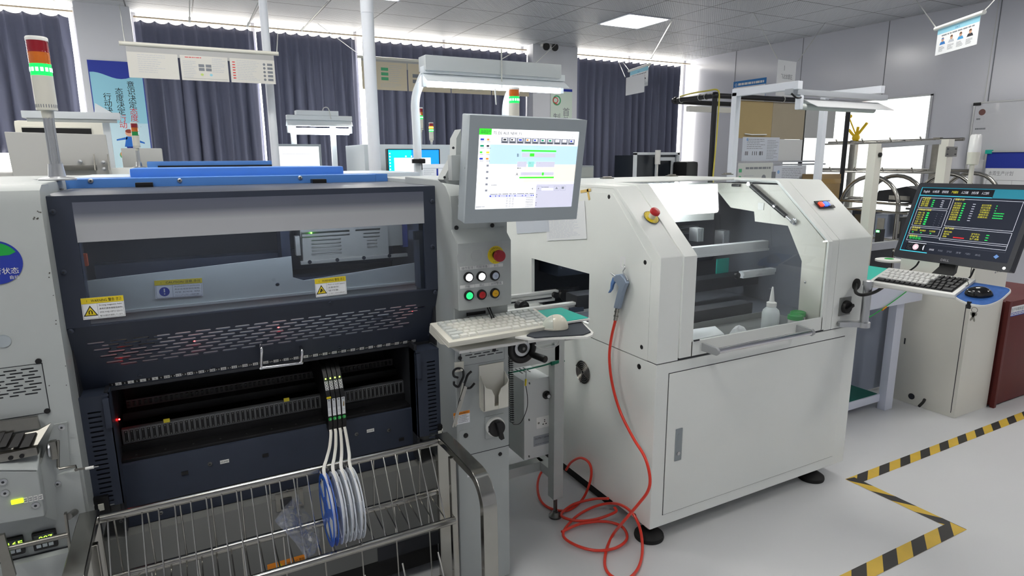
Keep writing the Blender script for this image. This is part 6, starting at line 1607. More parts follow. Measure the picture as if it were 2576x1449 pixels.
MB(M_wire).tube(bez([(a.x+.30, yl-.03, z+.11), (a.x+.31, yl-.04, z+.17), (a.x+.35, yl-.05, z+.17), (a.x+.37, yl-.05, z+.08)], 5), .004, 6).build('cord', L2)
L3 = thing('bench_lamp', 'white tube lamp housing behind the big signal tower at the left', 'lamp', (-.5, 4.9, 0))
yl = 4.9; a, b = at(58, 293, Y=yl), at(303, 296, Y=yl); z = (a.z+b.z)/2; q = MB(M_lw); q.box(a.x, b.x, yl-.05, yl+.05, z-.012, z+.03, .004); q.build('housing', L3); q = MB(mat('unlit tube', (206, 210, 208), .3)); q.cyl((a.x+.02, yl-.02, z-.02), (b.x-.02, yl-.02, z-.02), .013, n=12); q.build('tube', L3)
p = at(272, 360, Y=yl+.03); MB(M_lw).box(p.x-.02, p.x+.02, yl+.05, yl+.09, 0, z+.02, .003).build('post', L3); q = MB(M_lw); q.prism([(p.x-.05, yl, z+.03), (p.x-.04, yl, z+.09), (p.x+.05, yl, z+.03)], (0, .02, 0)); q.build('bracket', L3)
L4 = thing('station_lamp', 'white square-tube lamp frame with unlit tube behind the printer', 'lamp', (3.97, 3.0, 0))
M_wt = mat('white square tube', (232, 236, 244), .4)
zt4 = 2.045
for x in (3.50, 4.44): MB(M_wt).tube([(x, 3.25, 0), (x, 3.25, zt4)], 0, sq=(.045, .045), up=(1, 0, 0)).build('post', L4, bev=.002)
MB(M_wt).tube([(3.50, 3.27, zt4), (3.50, 2.74, zt4)], 0, sq=(.045, .05), up=(1, 0, 0)).build('arm', L4, bev=.002)
MB(M_wt).tube([(4.44, 3.27, zt4+.02), (4.44, 2.80, zt4+.02)], 0, sq=(.045, .05), up=(1, 0, 0)).build('arm', L4, bev=.002)
MB(mat('grey cross bar', (176, 180, 186), .4)).box(3.46, 4.46, 2.77, 2.82, zt4-.055, zt4-.02, .002).build('cross_bar', L4)
q = MB(mat('curved metal reflector', (236, 238, 240), .25, .3)); q.prism([(3.60, 2.80, zt4-.075), (4.40, 2.80, zt4-.075), (4.43, 2.70, zt4-.13), (3.63, 2.70, zt4-.13)], (0, 0, .004)); q.prism([(3.60, 2.80, zt4-.075), (4.40, 2.80, zt4-.075), (4.42, 2.86, zt4-.12), (3.63, 2.86, zt4-.12)], (0, 0, .004)); q.build('reflector', L4)
q = MB(mat('unlit tube', (206, 210, 208), .3)); q.cyl((3.56, 2.785, zt4-.125), (4.33, 2.785, zt4-.125), .02, n=16); q.build('tube', L4); q = MB(M_wt); q.obox(V((3.56, 2.785, zt4-.10)), UX, UZ, .03, .09, .045, .012); q.build('end_holder', L4)
q = MB(M_black); q.tube(bez([(3.46, 2.77, zt4-.05), (3.50, 2.76, zt4-.075), (3.56, 2.77, zt4-.07)], 5), .006, 8); q.build('cord', L4)

# ---- black pipe rack with hanging boards
BR = thing('pipe_rack', 'black pipe rack carrying hanging boards behind the white lamp frame', 'rack', (5.45, 4.65, 0))
zb4 = 2.168; M_bp = mat('black coated pipe', (26, 27, 32), .35)
for nm, a, b in (('post', (4.475, 4.41, 0), (4.475, 4.41, zb4+.03)), ('post', (6.43, 4.41, 0), (6.43, 4.41, zb4)), ('post', (6.43, 4.95, 0), (6.43, 4.95, zb4)), ('top_pipe', (4.475, 4.41, zb4), (6.43, 4.41, zb4)), ('top_pipe', (4.475, 4.41, zb4), (4.475, 4.97, zb4)), ('top_pipe', (4.475, 4.95, zb4-.01), (6.43, 4.95, zb4-.01))):
    MB(M_bp).tube([a, b], .024, 14).build(nm, BR)
for p in ((4.475, 4.41, zb4), (4.475, 4.93, zb4)): MB(M_bp).sphere(p, .034, n=14, m=8).build('joint', BR)
q = MB(mat('yellow cable', (222, 208, 92), .5)); q.tube(bez([(4.46, 4.86, zb4+.03), (4.46, 4.7, zb4+.045), (4.46, 4.5, zb4+.05), (4.485, 4.40, zb4+.05), (4.50, 4.383, zb4-.02), (4.495, 4.38, 1.85), (4.485, 4.38, 1.6), (4.47, 4.38, 1.2), (4.47, 4.38, .9)], 7), .007, 8); q.build('cable', BR, 'yellow cable')
for y in (4.85, 4.60, 4.52): MB(M_wire).tube([(4.475+.029*math.cos(a), y, zb4+.029*math.sin(a)) for a in [2*PI*k/14 for k in range(14)]], .003, 6, closed=True).build('cable_tie', BR)
MB(M_wire).tube([(5.39, 4.41+.03*math.cos(a), zb4+.03*math.sin(a)) for a in [2*PI*k/14 for k in range(14)]], .004, 6, closed=True).build('cable_tie', BR)
q = MB(M_wht); q.box(4.66, 5.25, 4.93, 4.98, zb4-.10, zb4-.045, .006); q.build('tube_light', BR, 'white unlit tube light')
def board(name, x0, x1, z0, z1, y, m, label, cat='board', draw=None, th=.006):
    s = Flat((x0, y, z0), UX, UZ, x1-x0, z1-z0, m, th)
    if draw: draw(s)
    return tag(s.build(name), label, cat)
board('kraft_board', 4.80, 5.283, 1.79, 2.142, 4.43, mat('kraft board', (176, 156, 112), .7, noise=.04), 'brown kraft board hanging at the left under the black pipe')
board('kraft_board', 5.287, 5.765, 1.785, 2.142, 4.43, mat('greyish kraft board', (166, 156, 136), .7, noise=.04), 'greyish kraft board hanging right of the browner one under the black pipe')
board('grey_sheet', 5.80, 6.265, 1.80, 2.142, 4.44, mat('grey film', (178, 180, 180), .3, noise=.08, nscale=3), 'grey plastic sheet hanging beside the kraft boards', 'sheet')
def doc1(s):
    s.disc(s.W*.12, s.H*.9, .014, mat('pale blue print', (140, 180, 224), .7), 1, 16); s.lines(.06, s.H*.5, s.W*.62, s.H*.95, 6, M_inkg, 1, .25, 4); s.lines(s.W*.66, .02, s.W*.97, s.H*.9, 12, M_inkg, 1, .25, 5)
    for a in (.08, .11, .14, .27, .33, .38, .46, .48, .5, .54): s.rect(s.W*a, s.H*.26, s.W*(a+.014), s.H*.42, M_ink, 1)
board('document_sleeve', 4.885, 5.405, 1.565, 1.80, 4.42, M_paperb, 'bluish document sleeve hanging under the brown kraft board', 'document', doc1, .003)
board('white_board', 5.41, 5.765, 1.565, 1.782, 4.43, mat('off white board', (212, 214, 214), .6), 'plain off-white board hanging under the greyish kraft board')
MB(M_wht).tube([(4.90, 4.415, 1.83), (5.0, 4.413, 1.823), (5.2, 4.413, 1.826)], .006, 8).build('hanging_strip', BR)
q = MB(M_alu); q.box(4.75, 6.03, 4.36, 4.375, 1.555, 1.57); q.box(5.27, 6.06, 4.355, 4.37, 1.525, 1.54); q.build('document_rail', BR, 'aluminium rail for documents')
def doc2(s):
    s.lines(.1, s.H*.7, .45, s.H*.85, 1, M_inkg, 1, .6, 5, 0); s.disc(.03, s.H*.35, .022, M_grnink, 1, 14); s.rect(.01, s.H*.6, .05, s.H*.75, M_grnink, 1); s.disc(.36, s.H*.35, .03, M_inkg, 1, 14); s.rect(.47, s.H*.15, .53, s.H*.6, M_inkg, 1); s.lines(.08, .02, .3, s.H*.5, 4, M_inkl, 1, .3, 2)
board('instruction_board', 4.78, 5.26, 1.33, 1.553, 4.3585, mat('pale grey board', (206, 210, 206), .6), 'pale instruction board with green marks on the aluminium rail', 'board', doc2)
def doc3(s): s.disc(.07, s.H*.72, .018, mat('pale blue print', (140, 180, 224), .7), 1, 16); s.lines(.12, s.H*.2, s.W*.95, s.H*.9, 9, M_inkg, 1, .25, 8)
board('document_sheet', 5.28, 5.765, 1.30, 1.522, 4.36, M_paperb, 'bluish document hanging right of the pale instruction board', 'document', doc3, .003)
q = MB(mat('bench top grey', (150, 152, 156), .5)); q.box(4.56, 6.38, 4.45, 4.9, .74, .78, .003); WBN = thing('work_bench', 'grey bench inside the black pipe rack', 'bench', (5.5, 4.6, 0)); q.build('top', WBN)
for x in (4.6, 6.3):
    for y in (4.47, 4.86): MB(M_steeldk).box(x, x+.04, y-.02, y+.02, 0, .74).build('leg', WBN)
CBX = thing('cardboard_box', 'tall brown taped cardboard box beside the right black post', 'box', (5.9, 4.2, 0))
q = MB(mat('brown cardboard in film', (150, 126, 88), .3, noise=.15, nscale=7, bump=.3, bscale=14)); bx_ = (at(2066, 470, Y=4.1).x, at(2113, 470, Y=4.1).x); q.box(bx_[0], bx_[1], 4.1, 4.33, 0, at(2090, 438, Y=4.1).z, .004); q.build('carton', CBX)
q = MB(mat('glossy brown tape', (160, 132, 84), .15, coat=.5)); q.box(bx_[0], bx_[1], 4.097, 4.1, 1.34, 1.39); q.build('packing_tape', CBX)

# ---- sun-lit window in the right wall, steel racks in front of it
def mat_rwin():
    m = glow('sunlit frosted window', (246, 250, 248), .6); nt = m.node_tree; b = nt.nodes['Principled BSDF']; L = nt.links
    n = nt.nodes.new('ShaderNodeTexNoise'); n.inputs['Scale'].default_value = 7.; tc = nt.nodes.new('ShaderNodeTexCoord'); mp = nt.nodes.new('ShaderNodeMapping'); mp.inputs['Scale'].default_value = (1, 1.2, .8)
    L.new(tc.outputs['Object'], mp.inputs['Vector']); L.new(mp.outputs['Vector'], n.inputs['Vector'])
    cr = nt.nodes.new('ShaderNodeValToRGB'); e = cr.color_ramp.elements; e[0].position = .52; e[0].color = (*lin((238, 246, 244)), 1); e[1].position = .72; e[1].color = (*lin((250, 226, 214)), 1)
    L.new(n.outputs['Fac'], cr.inputs[0]); L.new(cr.outputs[0], b.inputs['Emission Color']); return m
w4 = MB(mat_rwin()).box(XR-.004, XR-.001, 4.17, 6.05, .95, 2.27)
w4.use(mat('bare aluminium trim', (176, 178, 182), .35, .5)); w4.box(XR-.014, XR-.002, 4.145, 4.17, .95, 2.28); w4.box(XR-.014, XR-.002, 4.145, 6.05, 2.265, 2.285)
w4.build('window_4', kind='structure')
SRK = thing('steel_shelf_rack', 'stainless steel rack with hooked rails before the sunlit right window', 'rack', (7.0, 4.35, 0))
XS = 7.2
for y in (4.82, 3.88): MB(M_steeldk).box(XS-.03, XS+.03, y-.035, y+.035, 0, 1.80, .003).build('post', SRK)
for z, y0, y1 in ((1.775, 5.15, 3.62), (1.455, 5.2, 3.5), (1.12, 5.1, 3.4)):
    MB(M_steel).tube([(XS-.01, y0, z), (XS-.01, y1, z)], .018, 10).build('rail', SRK); MB(M_steel).tube([(XS-.25, y0-.1, z-.02), (XS-.25, y1, z-.02)], .010, 8).build('rail', SRK)
    for k in range(4): y = y0-.3-.32*k; MB(M_steel).tube([(XS-.01, y, z), (XS-.22, y+.03, z-.015), (XS-.26, y+.03, z+.03)], .008, 6).build('hook', SRK)
def cart(x, y, r, z, label):
    t = thing('feeder_cart', label, 'cart', (x, y, 0), 'feeder carts by the right window')
    MB(M_steel).tube([(x, y-r, 0), (x, y-r, z-r)]+[(x, y-r*math.cos(a), z-r+r*math.sin(a)) for a in [PI*k/14 for k in range(15)]]+[(x, y+r, z-r), (x, y+r, 0)], .020, 10).build('hoop', t)
    MB(M_steel).tube([(x+.42, y-r, 0), (x+.42, y-r, z-r)]+[(x+.42, y-r*math.cos(a), z-r+r*math.sin(a)) for a in [PI*k/14 for k in range(15)]]+[(x+.42, y+r, z-r), (x+.42, y+r, 0)], .020, 10).build('hoop', t)
    for zz in (1.16, 1.08, .82, .72):
        for yy in (y-r, y+r): MB(M_steel).tube([(x-.02, yy, zz), (x+.45, yy, zz)], .011, 8).build('rail', t)
        MB(M_steel).tube([(x-.02, y-r-.1, zz), (x-.02, y+r+.1, zz+.01)], .011, 8).build('rail', t)
    return t
cart(6.0, 3.80, .29, 1.415, 'nearer feeder cart with round steel hoops, left of the black monitor')
cart(6.48, 3.35, .25, 1.44, 'farther feeder cart with round steel hoops, just above the black monitor')
def feeder_unit(p, label, c):
    t = thing('stored_feeder', label, 'feeder', p, 'feeders stored on the carts'); q = MB(c); x, y, z = p
    q.prism([(x, y-.22, z), (x, y+.2, z), (x, y+.16, z+.1), (x, y+.02, z+.12), (x, y-.1, z+.15), (x, y-.25, z+.11)], (.10, 0, 0)); q.build('body', t, bev=.004)
    q = MB(M_steeldk); q.box(x-.002, x+.0, y-.15, y+.05, z+.02, z+.06); q.build('plate', t)
feeder_unit((6.1, 3.62, 1.175), 'dark tape feeder lying on the near cart rails, behind the hoop', M_dark)
feeder_unit((6.24, 3.66, 1.175), 'dark grey tape feeder behind the first one on the near cart', mat('charcoal feeder', (52, 54, 58), .45))
feeder_unit((6.5, 3.30, 1.175), 'dark feeder poking up above the black monitor on the far cart', M_dark)
for i, (x, y, z, sx, sz, c) in enumerate(((6.1, 3.95, .83, .16, .24, (70, 74, 84)), (6.1, 3.72, .83, .12, .22, (150, 160, 178)), (6.12, 3.56, .83, .06, .2, (60, 62, 66)))):
    q = MB(mat('bin %d' % i, c, .5)); q.box(x, x+.25, y-sx/2, y+sx/2, z-.005, z+sz, .004); q.use(M_steeldk).box(x-.004, x, y-sx*.3, y+sx*.3, z+.04, z+sz-.04)
    tag(q.build('feeder_case'), ['dark feeder case on the near cart\'s lower rails, nearest the printer', 'bluish feeder case, middle one on the near cart\'s lower rails', 'narrow dark feeder case on the lower rails, nearest the monitor'][i], 'case', 'cases on the cart')
p = at(2208, 582, X=5.6); q = MB(M_black).box(5.6, 5.66, p.y-.03, p.y+.02, 0, p.z+.02, .003); q.use(glow('green counter digits', (70, 255, 90), 6.)).box(5.596, 5.6, p.y-.015, p.y+.012, p.z-.008, p.z+.010); tag(q.build('counter_post'), 'black post with small glowing green digits between carts', 'counter')
# yellow toy on top of the rack
TY = thing('yellow_toy', 'yellow leafy toy perched on the steel rack by the black post', 'toy', (7.19, 4.80, 1.793))
q = MB(mat('yellow vinyl', (236, 198, 20), .4)); c = V((7.19, 4.80, 1.793)); q.sphere(c+UZ*.035, .05, (.8, .9, .9)); q.build('body', TY)
for s, h, l in ((-1, .20, .12), (1, .13, .1), (-.3, .16, .05)):
    q = MB(MATS['yellow vinyl']); q.tube(bez([c+V((0, 0, .05)), c+V((0, s*l*.35, h*.5)), c+V((0, s*l, h))], 5), .016, 8); q.build('leaf', TY)
q = MB(MATS['yellow vinyl']); c2 = at(2135, 293, X=7.19); q.sphere(c2, .035, (.6, 1.3, .8), 10, 6); q.tube([c+UZ*.06, c2], .008, 6); q.build('top_sprig', TY)

# ---- right wall: poster, white board, notices
s = Flat((XR-.004, 7.03, 2.35), -UY, UZ, .60, .365, M_paper, .006)
s.rect(0, .28, .6, .365, mat('blue header print', (38, 120, 190), .6), 1); s.disc(.05, .315, .02, M_wht, 2, 16, .014); s.lines(.09, .295, .56, .34, 1, M_wht, 2, .7, 3, 0); s.lines(.2, .2, .55, .24, 1, M_redink, 1, .7, 4, 0); s.frame(0, 0, .6, .365, .008, MATS['blue header print'], 3)
tag(s.build('poster'), 'blue headed poster on the right wall behind the white lamp frame', 'poster')
WBD = thing('white_board', 'big white board with aluminium rim on the right wall', 'white board', (XR, 3.0, 1.5))
s = Flat((XR-.03, 3.70, 1.02), -UY, UZ, 1.7, 1.13, mat('white board enamel', (206, 208, 214), .22, coat=.4), .015); s.disc(.075, 1.03, .032, mat('brown magnet', (120, 84, 80), .5), 1, 20)
for i, (b, w_) in enumerate(((.93, .08), (.83, .14), (.60, .10), (.42, .08))): s.frame(.02, b, .02+w_, b+.06, .002, M_inkl, 1); s.lines(.03, b+.015, .02+w_*.8, b+.05, 1, M_inkg, 2, .5, i)
s.build('panel', WBD)
q = MB(M_alu); q.box(XR-.035, XR-.012, 2.0, 3.70, 2.14, 2.155); q.box(XR-.035, XR-.012, 3.695, 3.71, 1.02, 2.155); q.box(XR-.06, XR-.012, 2.0, 3.70, 1.005, 1.02); q.build('rim', WBD)
q = MB(M_black); q.obox(V((XR-.035, 3.68, 2.135)), UY, UZ, .07, .03, .012, .004); q.build('corner', WBD)
q = MB(M_wire); q.tube([(XR-.03, 3.62, 2.15), (XR-.03, 3.615, H)], .003, 5); q.build('hanging_wire', WBD)
NB = thing('notice_board', 'blue headed notice board in front of the big white board', 'notice board', (XR, 3.3, 1.3))  # board set off the wall, no hanger modelled
s = Flat((XR-.07, 3.50, .98), -UY, UZ, .70, .66, M_paper, .012); s.rect(0, .50, .7, .66, M_navyink, 1); s.text('本周生产计划', .03, .43, .04, M_inkg, 1, w=.22); s.frame(.02, .02, .68, .38, .003, M_inkg, 1)
for k in range(5): s.rect(.02, .02+.07*k, .68, .022+.07*k, M_inkg, 1)
for k in range(4): s.rect(.12+.13*k, .02, .122+.13*k, .38, M_inkg, 1)
s.build('sheet', NB); q = MB(M_alu); q.box(XR-.08, XR-.05, 3.50, 3.515, .97, 1.65); q.box(XR-.08, XR-.05, 2.8, 3.515, 1.64, 1.655); q.use(M_teal).box(XR-.085, XR-.05, 3.46, 3.52, 1.625, 1.665, .004); q.build('rim', NB)
# ---- hanging signs
def hang_sign(name, tlp, trp, W, hgt, label, draw, ups, rod=True, mm=M_paper):
    z0 = 2.5; a, b = at(*tlp, Z=z0), at(*trp, Z=z0); k = W/(b-a).length; z = EYE.z+(z0-EYE.z)*k
    a, b = at(*tlp, Z=z), at(*trp, Z=z); t = thing(name, label, 'sign', (a+b)/2)
    u = (b-a).normalized(); s = Flat(a-UZ*hgt, u, UZ, W, hgt, mm, .002); draw(s); s.build('card', t)
    if rod: q = MB(M_wht); q.cyl(a-u*.03+UZ*.008, b+u*.03+UZ*.008, .012, n=12); q.build('rod', t)
    for p, (ux, uy) in zip((a-u*.02, b+u*.02), ups):
        c = at(ux, uy, Z=H-.003) if uy >= -40 else None
        q = MB(M_wire); q.tube([p+UZ*.01, c], .0035, 6); q.build('cord', t)
    return t
def staff(s):
    w, h = s.W, s.H; s.rect(0, h*.78, w, h*.98, M_skyink, 1); s.text('Line 2', w*.5, h*.82, h*.08, M_navyink, 2, 'c'); s.lines(w*.12, h*.66, w*.9, h*.74, 1, M_inkg, 1, .6, 2, 0)
    cols = [mat('blue uniform print', (50, 120, 190), .7), mat('pale uniform print', (190, 196, 204), .7), mat('sky uniform print', (70, 150, 205), .7), mat('dark uniform print', (50, 52, 60), .7)]
    sk = mat('skin tone print', (206, 162, 136), .7)
    for k in range(4):
        cx = w*(.16+.22*k); s.shape([(cx-w*.075, h*.36), (cx+w*.075, h*.36), (cx+w*.05, h*.46), (cx, h*.49), (cx-w*.05, h*.46)], cols[k], 1); s.disc(cx, h*.545, w*.034, sk, 2, 14); s.shape([(cx-w*.034, h*.56), (cx+w*.034, h*.56), (cx+w*.02, h*.60), (cx-w*.02, h*.60)], cols[k] if k == 0 else M_ink, 3); s.lines(cx-w*.08, h*.1, cx+w*.08, h*.3, 5, M_inkg, 1, .4, k)
hang_sign('hanging_sign', (2360, 74), (2467, 37), .40, .155, 'large hanging staff sign with four portraits at the top right', staff, ((2305, 0), (2520, -20)))
hang_sign('hanging_sign', (1585, 180), (1631, 165), .40, .175, 'small far staff sign with portraits before the right corner curtain', staff, ((1562, 150), (1660, 150)))
def blank(s): pass
hang_sign('hanging_sign', (1575, 196), (1622, 184), .34, .16, 'blank pale card hanging just behind the small far staff sign', blank, ((1555, 152), (1640, 154)), rod=False, mm=mat('pale grey card', (206, 208, 212), .6))
def area(s): s.text('飞达放置区', s.W*.2, s.H*.5, s.H*.12, M_inkg, 2, w=s.W*.62); s.rect(s.W*.35, s.H*.72, s.W*.37, s.H*.86, M_inkg, 1)
hang_sign('hanging_sign', (1958, 150), (2004, 156), .32, .36, 'white card sign on two long strings before the right wall', area, ((1896, 32), (2076, 57)), rod=False)
def strip_board(name, tl, tr, br_px, label, cat, mk, ups, y, ztop_px):
    pass
def paper_board(label, y, x0, x1, zt, zb, cells, mm, ups, header=True):
    t = thing('hanging_board', label, 'board', ((x0+x1)/2, y, zt)); W, Hh = x1-x0, zt-zb
    q = MB(M_ivory); q.cyl((x0-.03, y, zt+.012), (x1+.03, y, zt+.012), .012, n=12); q.build('rod', t)
    q = MB(mat('grey board strip', (178, 178, 176), .5)); q.box(x0, x1, y-.002, y+.004, zt-Hh*.28, zt+.005); q.build('header_strip', t)
    n = len(cells)
    for i, c in enumerate(cells):
        w = (W-.012*(n-1))/n; s = Flat((x0+(w+.012)*i, y-.004, zb), UX, UZ, w, Hh*(.82 if header else .93), mm, .003); c(s); s.build('sheet', t)
    for p, (ux, uy) in zip(((x0, y, zt+.02), (x1+.02, y, zt+.02)), ups): q = MB(M_wire); q.tube([p, at(ux, uy, Z=H-.003)], .003, 6); q.build('cord', t)
    return t
def c_a(s): s.lines(s.W*.2, s.H*.2, s.W*.8, s.H*.95, 9, M_inkl, 1, .2, 3)
def c_b(s):
    s.lines(s.W*.05, s.H*.1, s.W*.34, s.H*.8, 10, M_inkl, 1, .3, 4); s.lines(s.W*.66, s.H*.35, s.W*.95, s.H*.95, 8, M_inkl, 1, .3, 5); s.lines(s.W*.1, s.H*.88, s.W*.6, s.H*.97, 1, M_redink, 1, .3, 6)
    for a, b in ((.37, .55), (.52, .55), (.37, .40), (.52, .40)): s.rect(s.W*a, s.H*b, s.W*(a+.12), s.H*(b+.12), M_inkg, 1)
    s.disc(s.W*.43, s.H*.25, s.H*.06, mat('lime print', (190, 214, 120), .7), 1, 14, ry=s.H*.05); s.disc(s.W*.62, s.H*.25, s.H*.06, mat('sky print', (150, 206, 220), .7), 1, 14, ry=s.H*.05); s.rect(s.W*.03, s.H*.08, s.W*.97, s.H*.09, M_inkg, 1)
def c_c(s):
    s.lines(s.W*.15, s.H*.1, s.W*.66, s.H*.95, 12, M_inkl, 1, .25, 7)
    for k in range(7): s.rect(s.W*.05, s.H*(.16+.11*k), s.W*.11, s.H*(.2+.11*k), M_redink, 1)
    for k in range(5): s.rect(s.W*.83, s.H*(.12+.16*k), s.W*.95, s.H*(.22+.16*k), M_inkg, 1); s.disc(s.W*.76, s.H*(.17+.16*k), s.W*.03, M_inkg, 1, 10)
y = 4.3; a, b, c = at(316, 118, Y=y), at(688, 137, Y=y), at(322, 197, Y=y)
paper_board('hanging board with three white instruction sheets, upper left', y, a.x, b.x, (a.z+b.z)/2, c.z+.005, [c_a, c_b, c_c], mat('cream white sheet', (214, 212, 204), .6), ((300, 12), (700, 62)))
def c_g(s):
    for k in range(3): s.rect(s.W*.42, s.H*(.35+.17*k), s.W*.58, s.H*(.46+.17*k), M_grnink, 1)
    s.lines(s.W*.6, s.H*.3, s.W*.92, s.H*.92, 9, M_inkl, 1, .2, 3); s.lines(s.W*.4, s.H*.1, s.W*.9, s.H*.25, 3, M_inkl, 1, .2, 4)
def c_h(s):
    for a, b in ((.1, .5), (.35, .5), (.1, .3), (.35, .3)): s.rect(s.W*a, s.H*b, s.W*(a+.18), s.H*(b+.13), M_inkg, 1)
    s.lines(s.W*.6, s.H*.3, s.W*.92, s.H*.92, 9, M_inkl, 1, .2, 5)
y = 5.5; a, b, c = at(908, 147, Y=y), at(1330, 170, Y=y), at(1000, 228, Y=y)
paper_board('hanging board with four beige instruction sheets, behind the white pipe', y, a.x, b.x, (a.z+b.z)/2-.01, c.z, [c_g, c_h, c_g, c_h], M_beige, ((800, 60), (1400, 110)), header=False)
# cords hanging from the ceiling with white tags
# ---- blue banner on the left pillar
y = 7.79; a, b = at(218, 150, Y=y), at(326, 158, Y=y); zb = at(262, 380, Y=y).z
BN = thing('wall_banner', 'blue banner with vertical Chinese slogan on the left pillar', 'banner', ((a.x+b.x)/2, 7.8, 1.9))
W, Hh = .475, a.z-1.25
s = Flat((a.x, y, 1.25), UX, UZ, W, Hh, mat('pale banner print', (196, 226, 240), .6), .004)
s.rect(0, Hh*.55, W, Hh, M_skyink, 1); s.frame(0, 0, W, Hh, .008, M_navyink, 4)
s.shape([(0, Hh), (0, Hh-.115)]+[(W*k/12, Hh-.115-.055*math.sin(PI*k/12)**2+.012*math.sin(2*PI*k/12)) for k in range(1, 12)]+[(W, Hh-.115), (W, Hh)], M_navyink, 2)
def col(txt, x, ytop, h, reds=()):
    for i, ch in enumerate(txt): s.text(ch, x, ytop-h*(i+1), h*.88, M_redink if i in reds else M_ink, 3, 'c')
h_ = .067
col('意识决定态度', W*.74, Hh-.185, h_, (4, 5)); col('态度决定行动', W*.51, Hh-.255, h_, (4, 5)); col('行动决定', W*.28, Hh-.31, h_); s.text('，', W*.84, Hh-.185-h_*6.9, h_*.3, M_ink, 3, 'c')
# simple running child figure print
cx, cy = W*.56, Hh-.85
s.disc(cx+.02, cy+.14, .035, mat('print skin', (232, 178, 150), .7), 3, 18); s.disc(cx+.02, cy+.158, .034, mat('print hair', (150, 70, 54), .7), 4, 14, ry=.02)
s.shape([(cx-.035, cy), (cx+.055, cy-.005), (cx+.06, cy+.10), (cx-.01, cy+.105)], mat('print jersey', (40, 110, 200), .7), 3); s.shape([(cx+.05, cy+.09), (cx+.15, cy+.045), (cx+.15, cy+.03), (cx+.045, cy+.06)], MATS['print jersey'], 3); s.shape([(cx, cy+.1), (cx-.10, cy+.075), (cx-.10, cy+.06), (cx-.005, cy+.075)], MATS['print jersey'], 3)
s.shape([(cx-.02, cy), (cx+.03, cy), (cx+.05, cy-.09), (cx+.02, cy-.09)], M_navyink, 3); s.shape([(cx+.02, cy), (cx+.055, cy), (cx+.09, cy-.08), (cx+.07, cy-.085)], M_navyink, 3); s.disc(cx-.02, cy-.075, .062, mat('print orange ball', (226, 140, 60), .7), 4, 20, ry=.045); s.disc(cx-.02, cy-.085, .07, M_grnink, 2, 20, ry=.05)
s.build('print', BN)
# sign on the second pillar
y = 7.79; a = at(1384, 222, Y=y)
PS = thing('pillar_sign', 'pale green vertical sign with Chinese slogan on the second pillar', 'sign', (a.x+.2, 7.8, 1.9))
s = Flat((a.x+.01, y, 1.2), UX, UZ, .36, a.z-1.2, mat('pale green print', (214, 228, 216), .6), .004); W, Hh = s.W, s.H
s.rect(0, Hh-.035, W, Hh, M_navyink, 1); s.disc(W*.28, Hh-.16, .07, M_grnink, 1, 20, .05); s.text('Q', W*.22, Hh-.2, .09, M_redink, 2, 'c')
for i, ch in enumerate('首件检验'): s.text(ch, W*.72, Hh-.36-.12*i, .1, M_inkg, 2, 'c')
for i, ch in enumerate('制程检验'): s.text(ch, W*.28, Hh-.44-.12*i, .1, M_redink if i == 2 else M_inkg, 2, 'c')
s.build('print', PS)
p = at(1381, 118, Y=7.75); EL = thing('emergency_light', 'white twin-spot emergency light under the ceiling on the second pillar', 'emergency light', (p.x, 7.75, p.z))
q = MB(M_wht); q.box(p.x-.11, p.x+.10, 7.73, 7.80, p.z+.0, p.z+.075, .006); q.build('case', EL)
for dx in (-.065, .075): q = MB(M_black); q.lathe((p.x+dx, 7.72, p.z-.005), (0, -1, -.25), [(.03, -.03), (.05, 0), (.048, .02), (0, .02)], 20); q.build('spot', EL, 'black spot lamp')
# ---- machines of the rear line
RM = thing('rear_machine', 'white machine with blue lid behind the pick and place machine', 'machine', (.2, 4.9, 0))
q = MB(M_white); q.box(-.35, .84, 4.6, 5.1, .05, 1.565, .006); q.build('body', RM)
q = MB(M_blue); q.box(-.16, .62, 4.64, 4.95, 1.565, 1.605, .01); q.build('lid', RM, 'blue lid'); q = MB(M_black); q.box(-.1, .6, 4.60, 4.64, 1.566, 1.578); q.build('gasket', RM)
q = MB(M_black); q.box(-.35, .84, 4.7, 5.05, 0, .05); q.build('dark_underblock', RM)
LB = thing('grey_test_machine', 'light grey machine with flat raised panel and steel bracket at far left', 'machine', (-.65, 4.75, 0))
q = MB(mat('warm light grey paint', (196, 196, 192), .45)); q.box(-1.15, -.40, 4.6, 5.25, 0, 1.545, .006); q.build('body', LB)
q = MB(MATS['warm light grey paint']); q.prism([(-.835, 4.58, 1.50), (-.35, 4.58, 1.50), (-.355, 4.56, 1.765), (-.84, 4.56, 1.775)], (0, .02, 0)); q.build('panel', LB, bev=.003)
q = MB(M_steeldk); q.box(-.62, -.42, 4.53, 4.56, 1.555, 1.585, .002); q.prism([(-.43, 4.56, 1.555), (-.43, 4.50, 1.555), (-.43, 4.55, 1.65)], (.006, 0, 0)); q.prism([(-.36, 4.56, 1.555), (-.36, 4.50, 1.555), (-.36, 4.55, 1.65)], (.006, 0, 0)); q.build('bracket', LB)
for x, z in ((-.60, 1.60), (-.50, 1.605), (-.385, 1.60), (-.385, 1.56)): MB(M_alu).lathe((x, 4.555, z), (0, -1, 0), [(.012, 0), (.012, .008), (0, .010)], 12).build('bolt', LB)
q = MB(MATS['warm light grey paint']); q.box(-.335, -.08, 5.35, 5.6, 0, 1.70, .006); tag(q.build('grey_cabinet'), 'pale grey cabinet behind the small signal tower at left', 'cabinet')
signal_tower(at(352, 432, Y=4.56) and V((-.205, 4.68, 1.566)), 'small distant signal tower with red, amber and green lenses at left', .72, .17, lit=())
AC = thing('air_conditioner', 'white air conditioner with dark outlet slot before the left curtain', 'air conditioner', (-.95, 6.6, 0))
a, b = at(32, 302, Y=6.6), at(268, 306, Y=6.6); q = MB(M_ivory); q.box(a.x, b.x, 6.6, 6.95, 0, a.z, .03); q.build('body', AC)
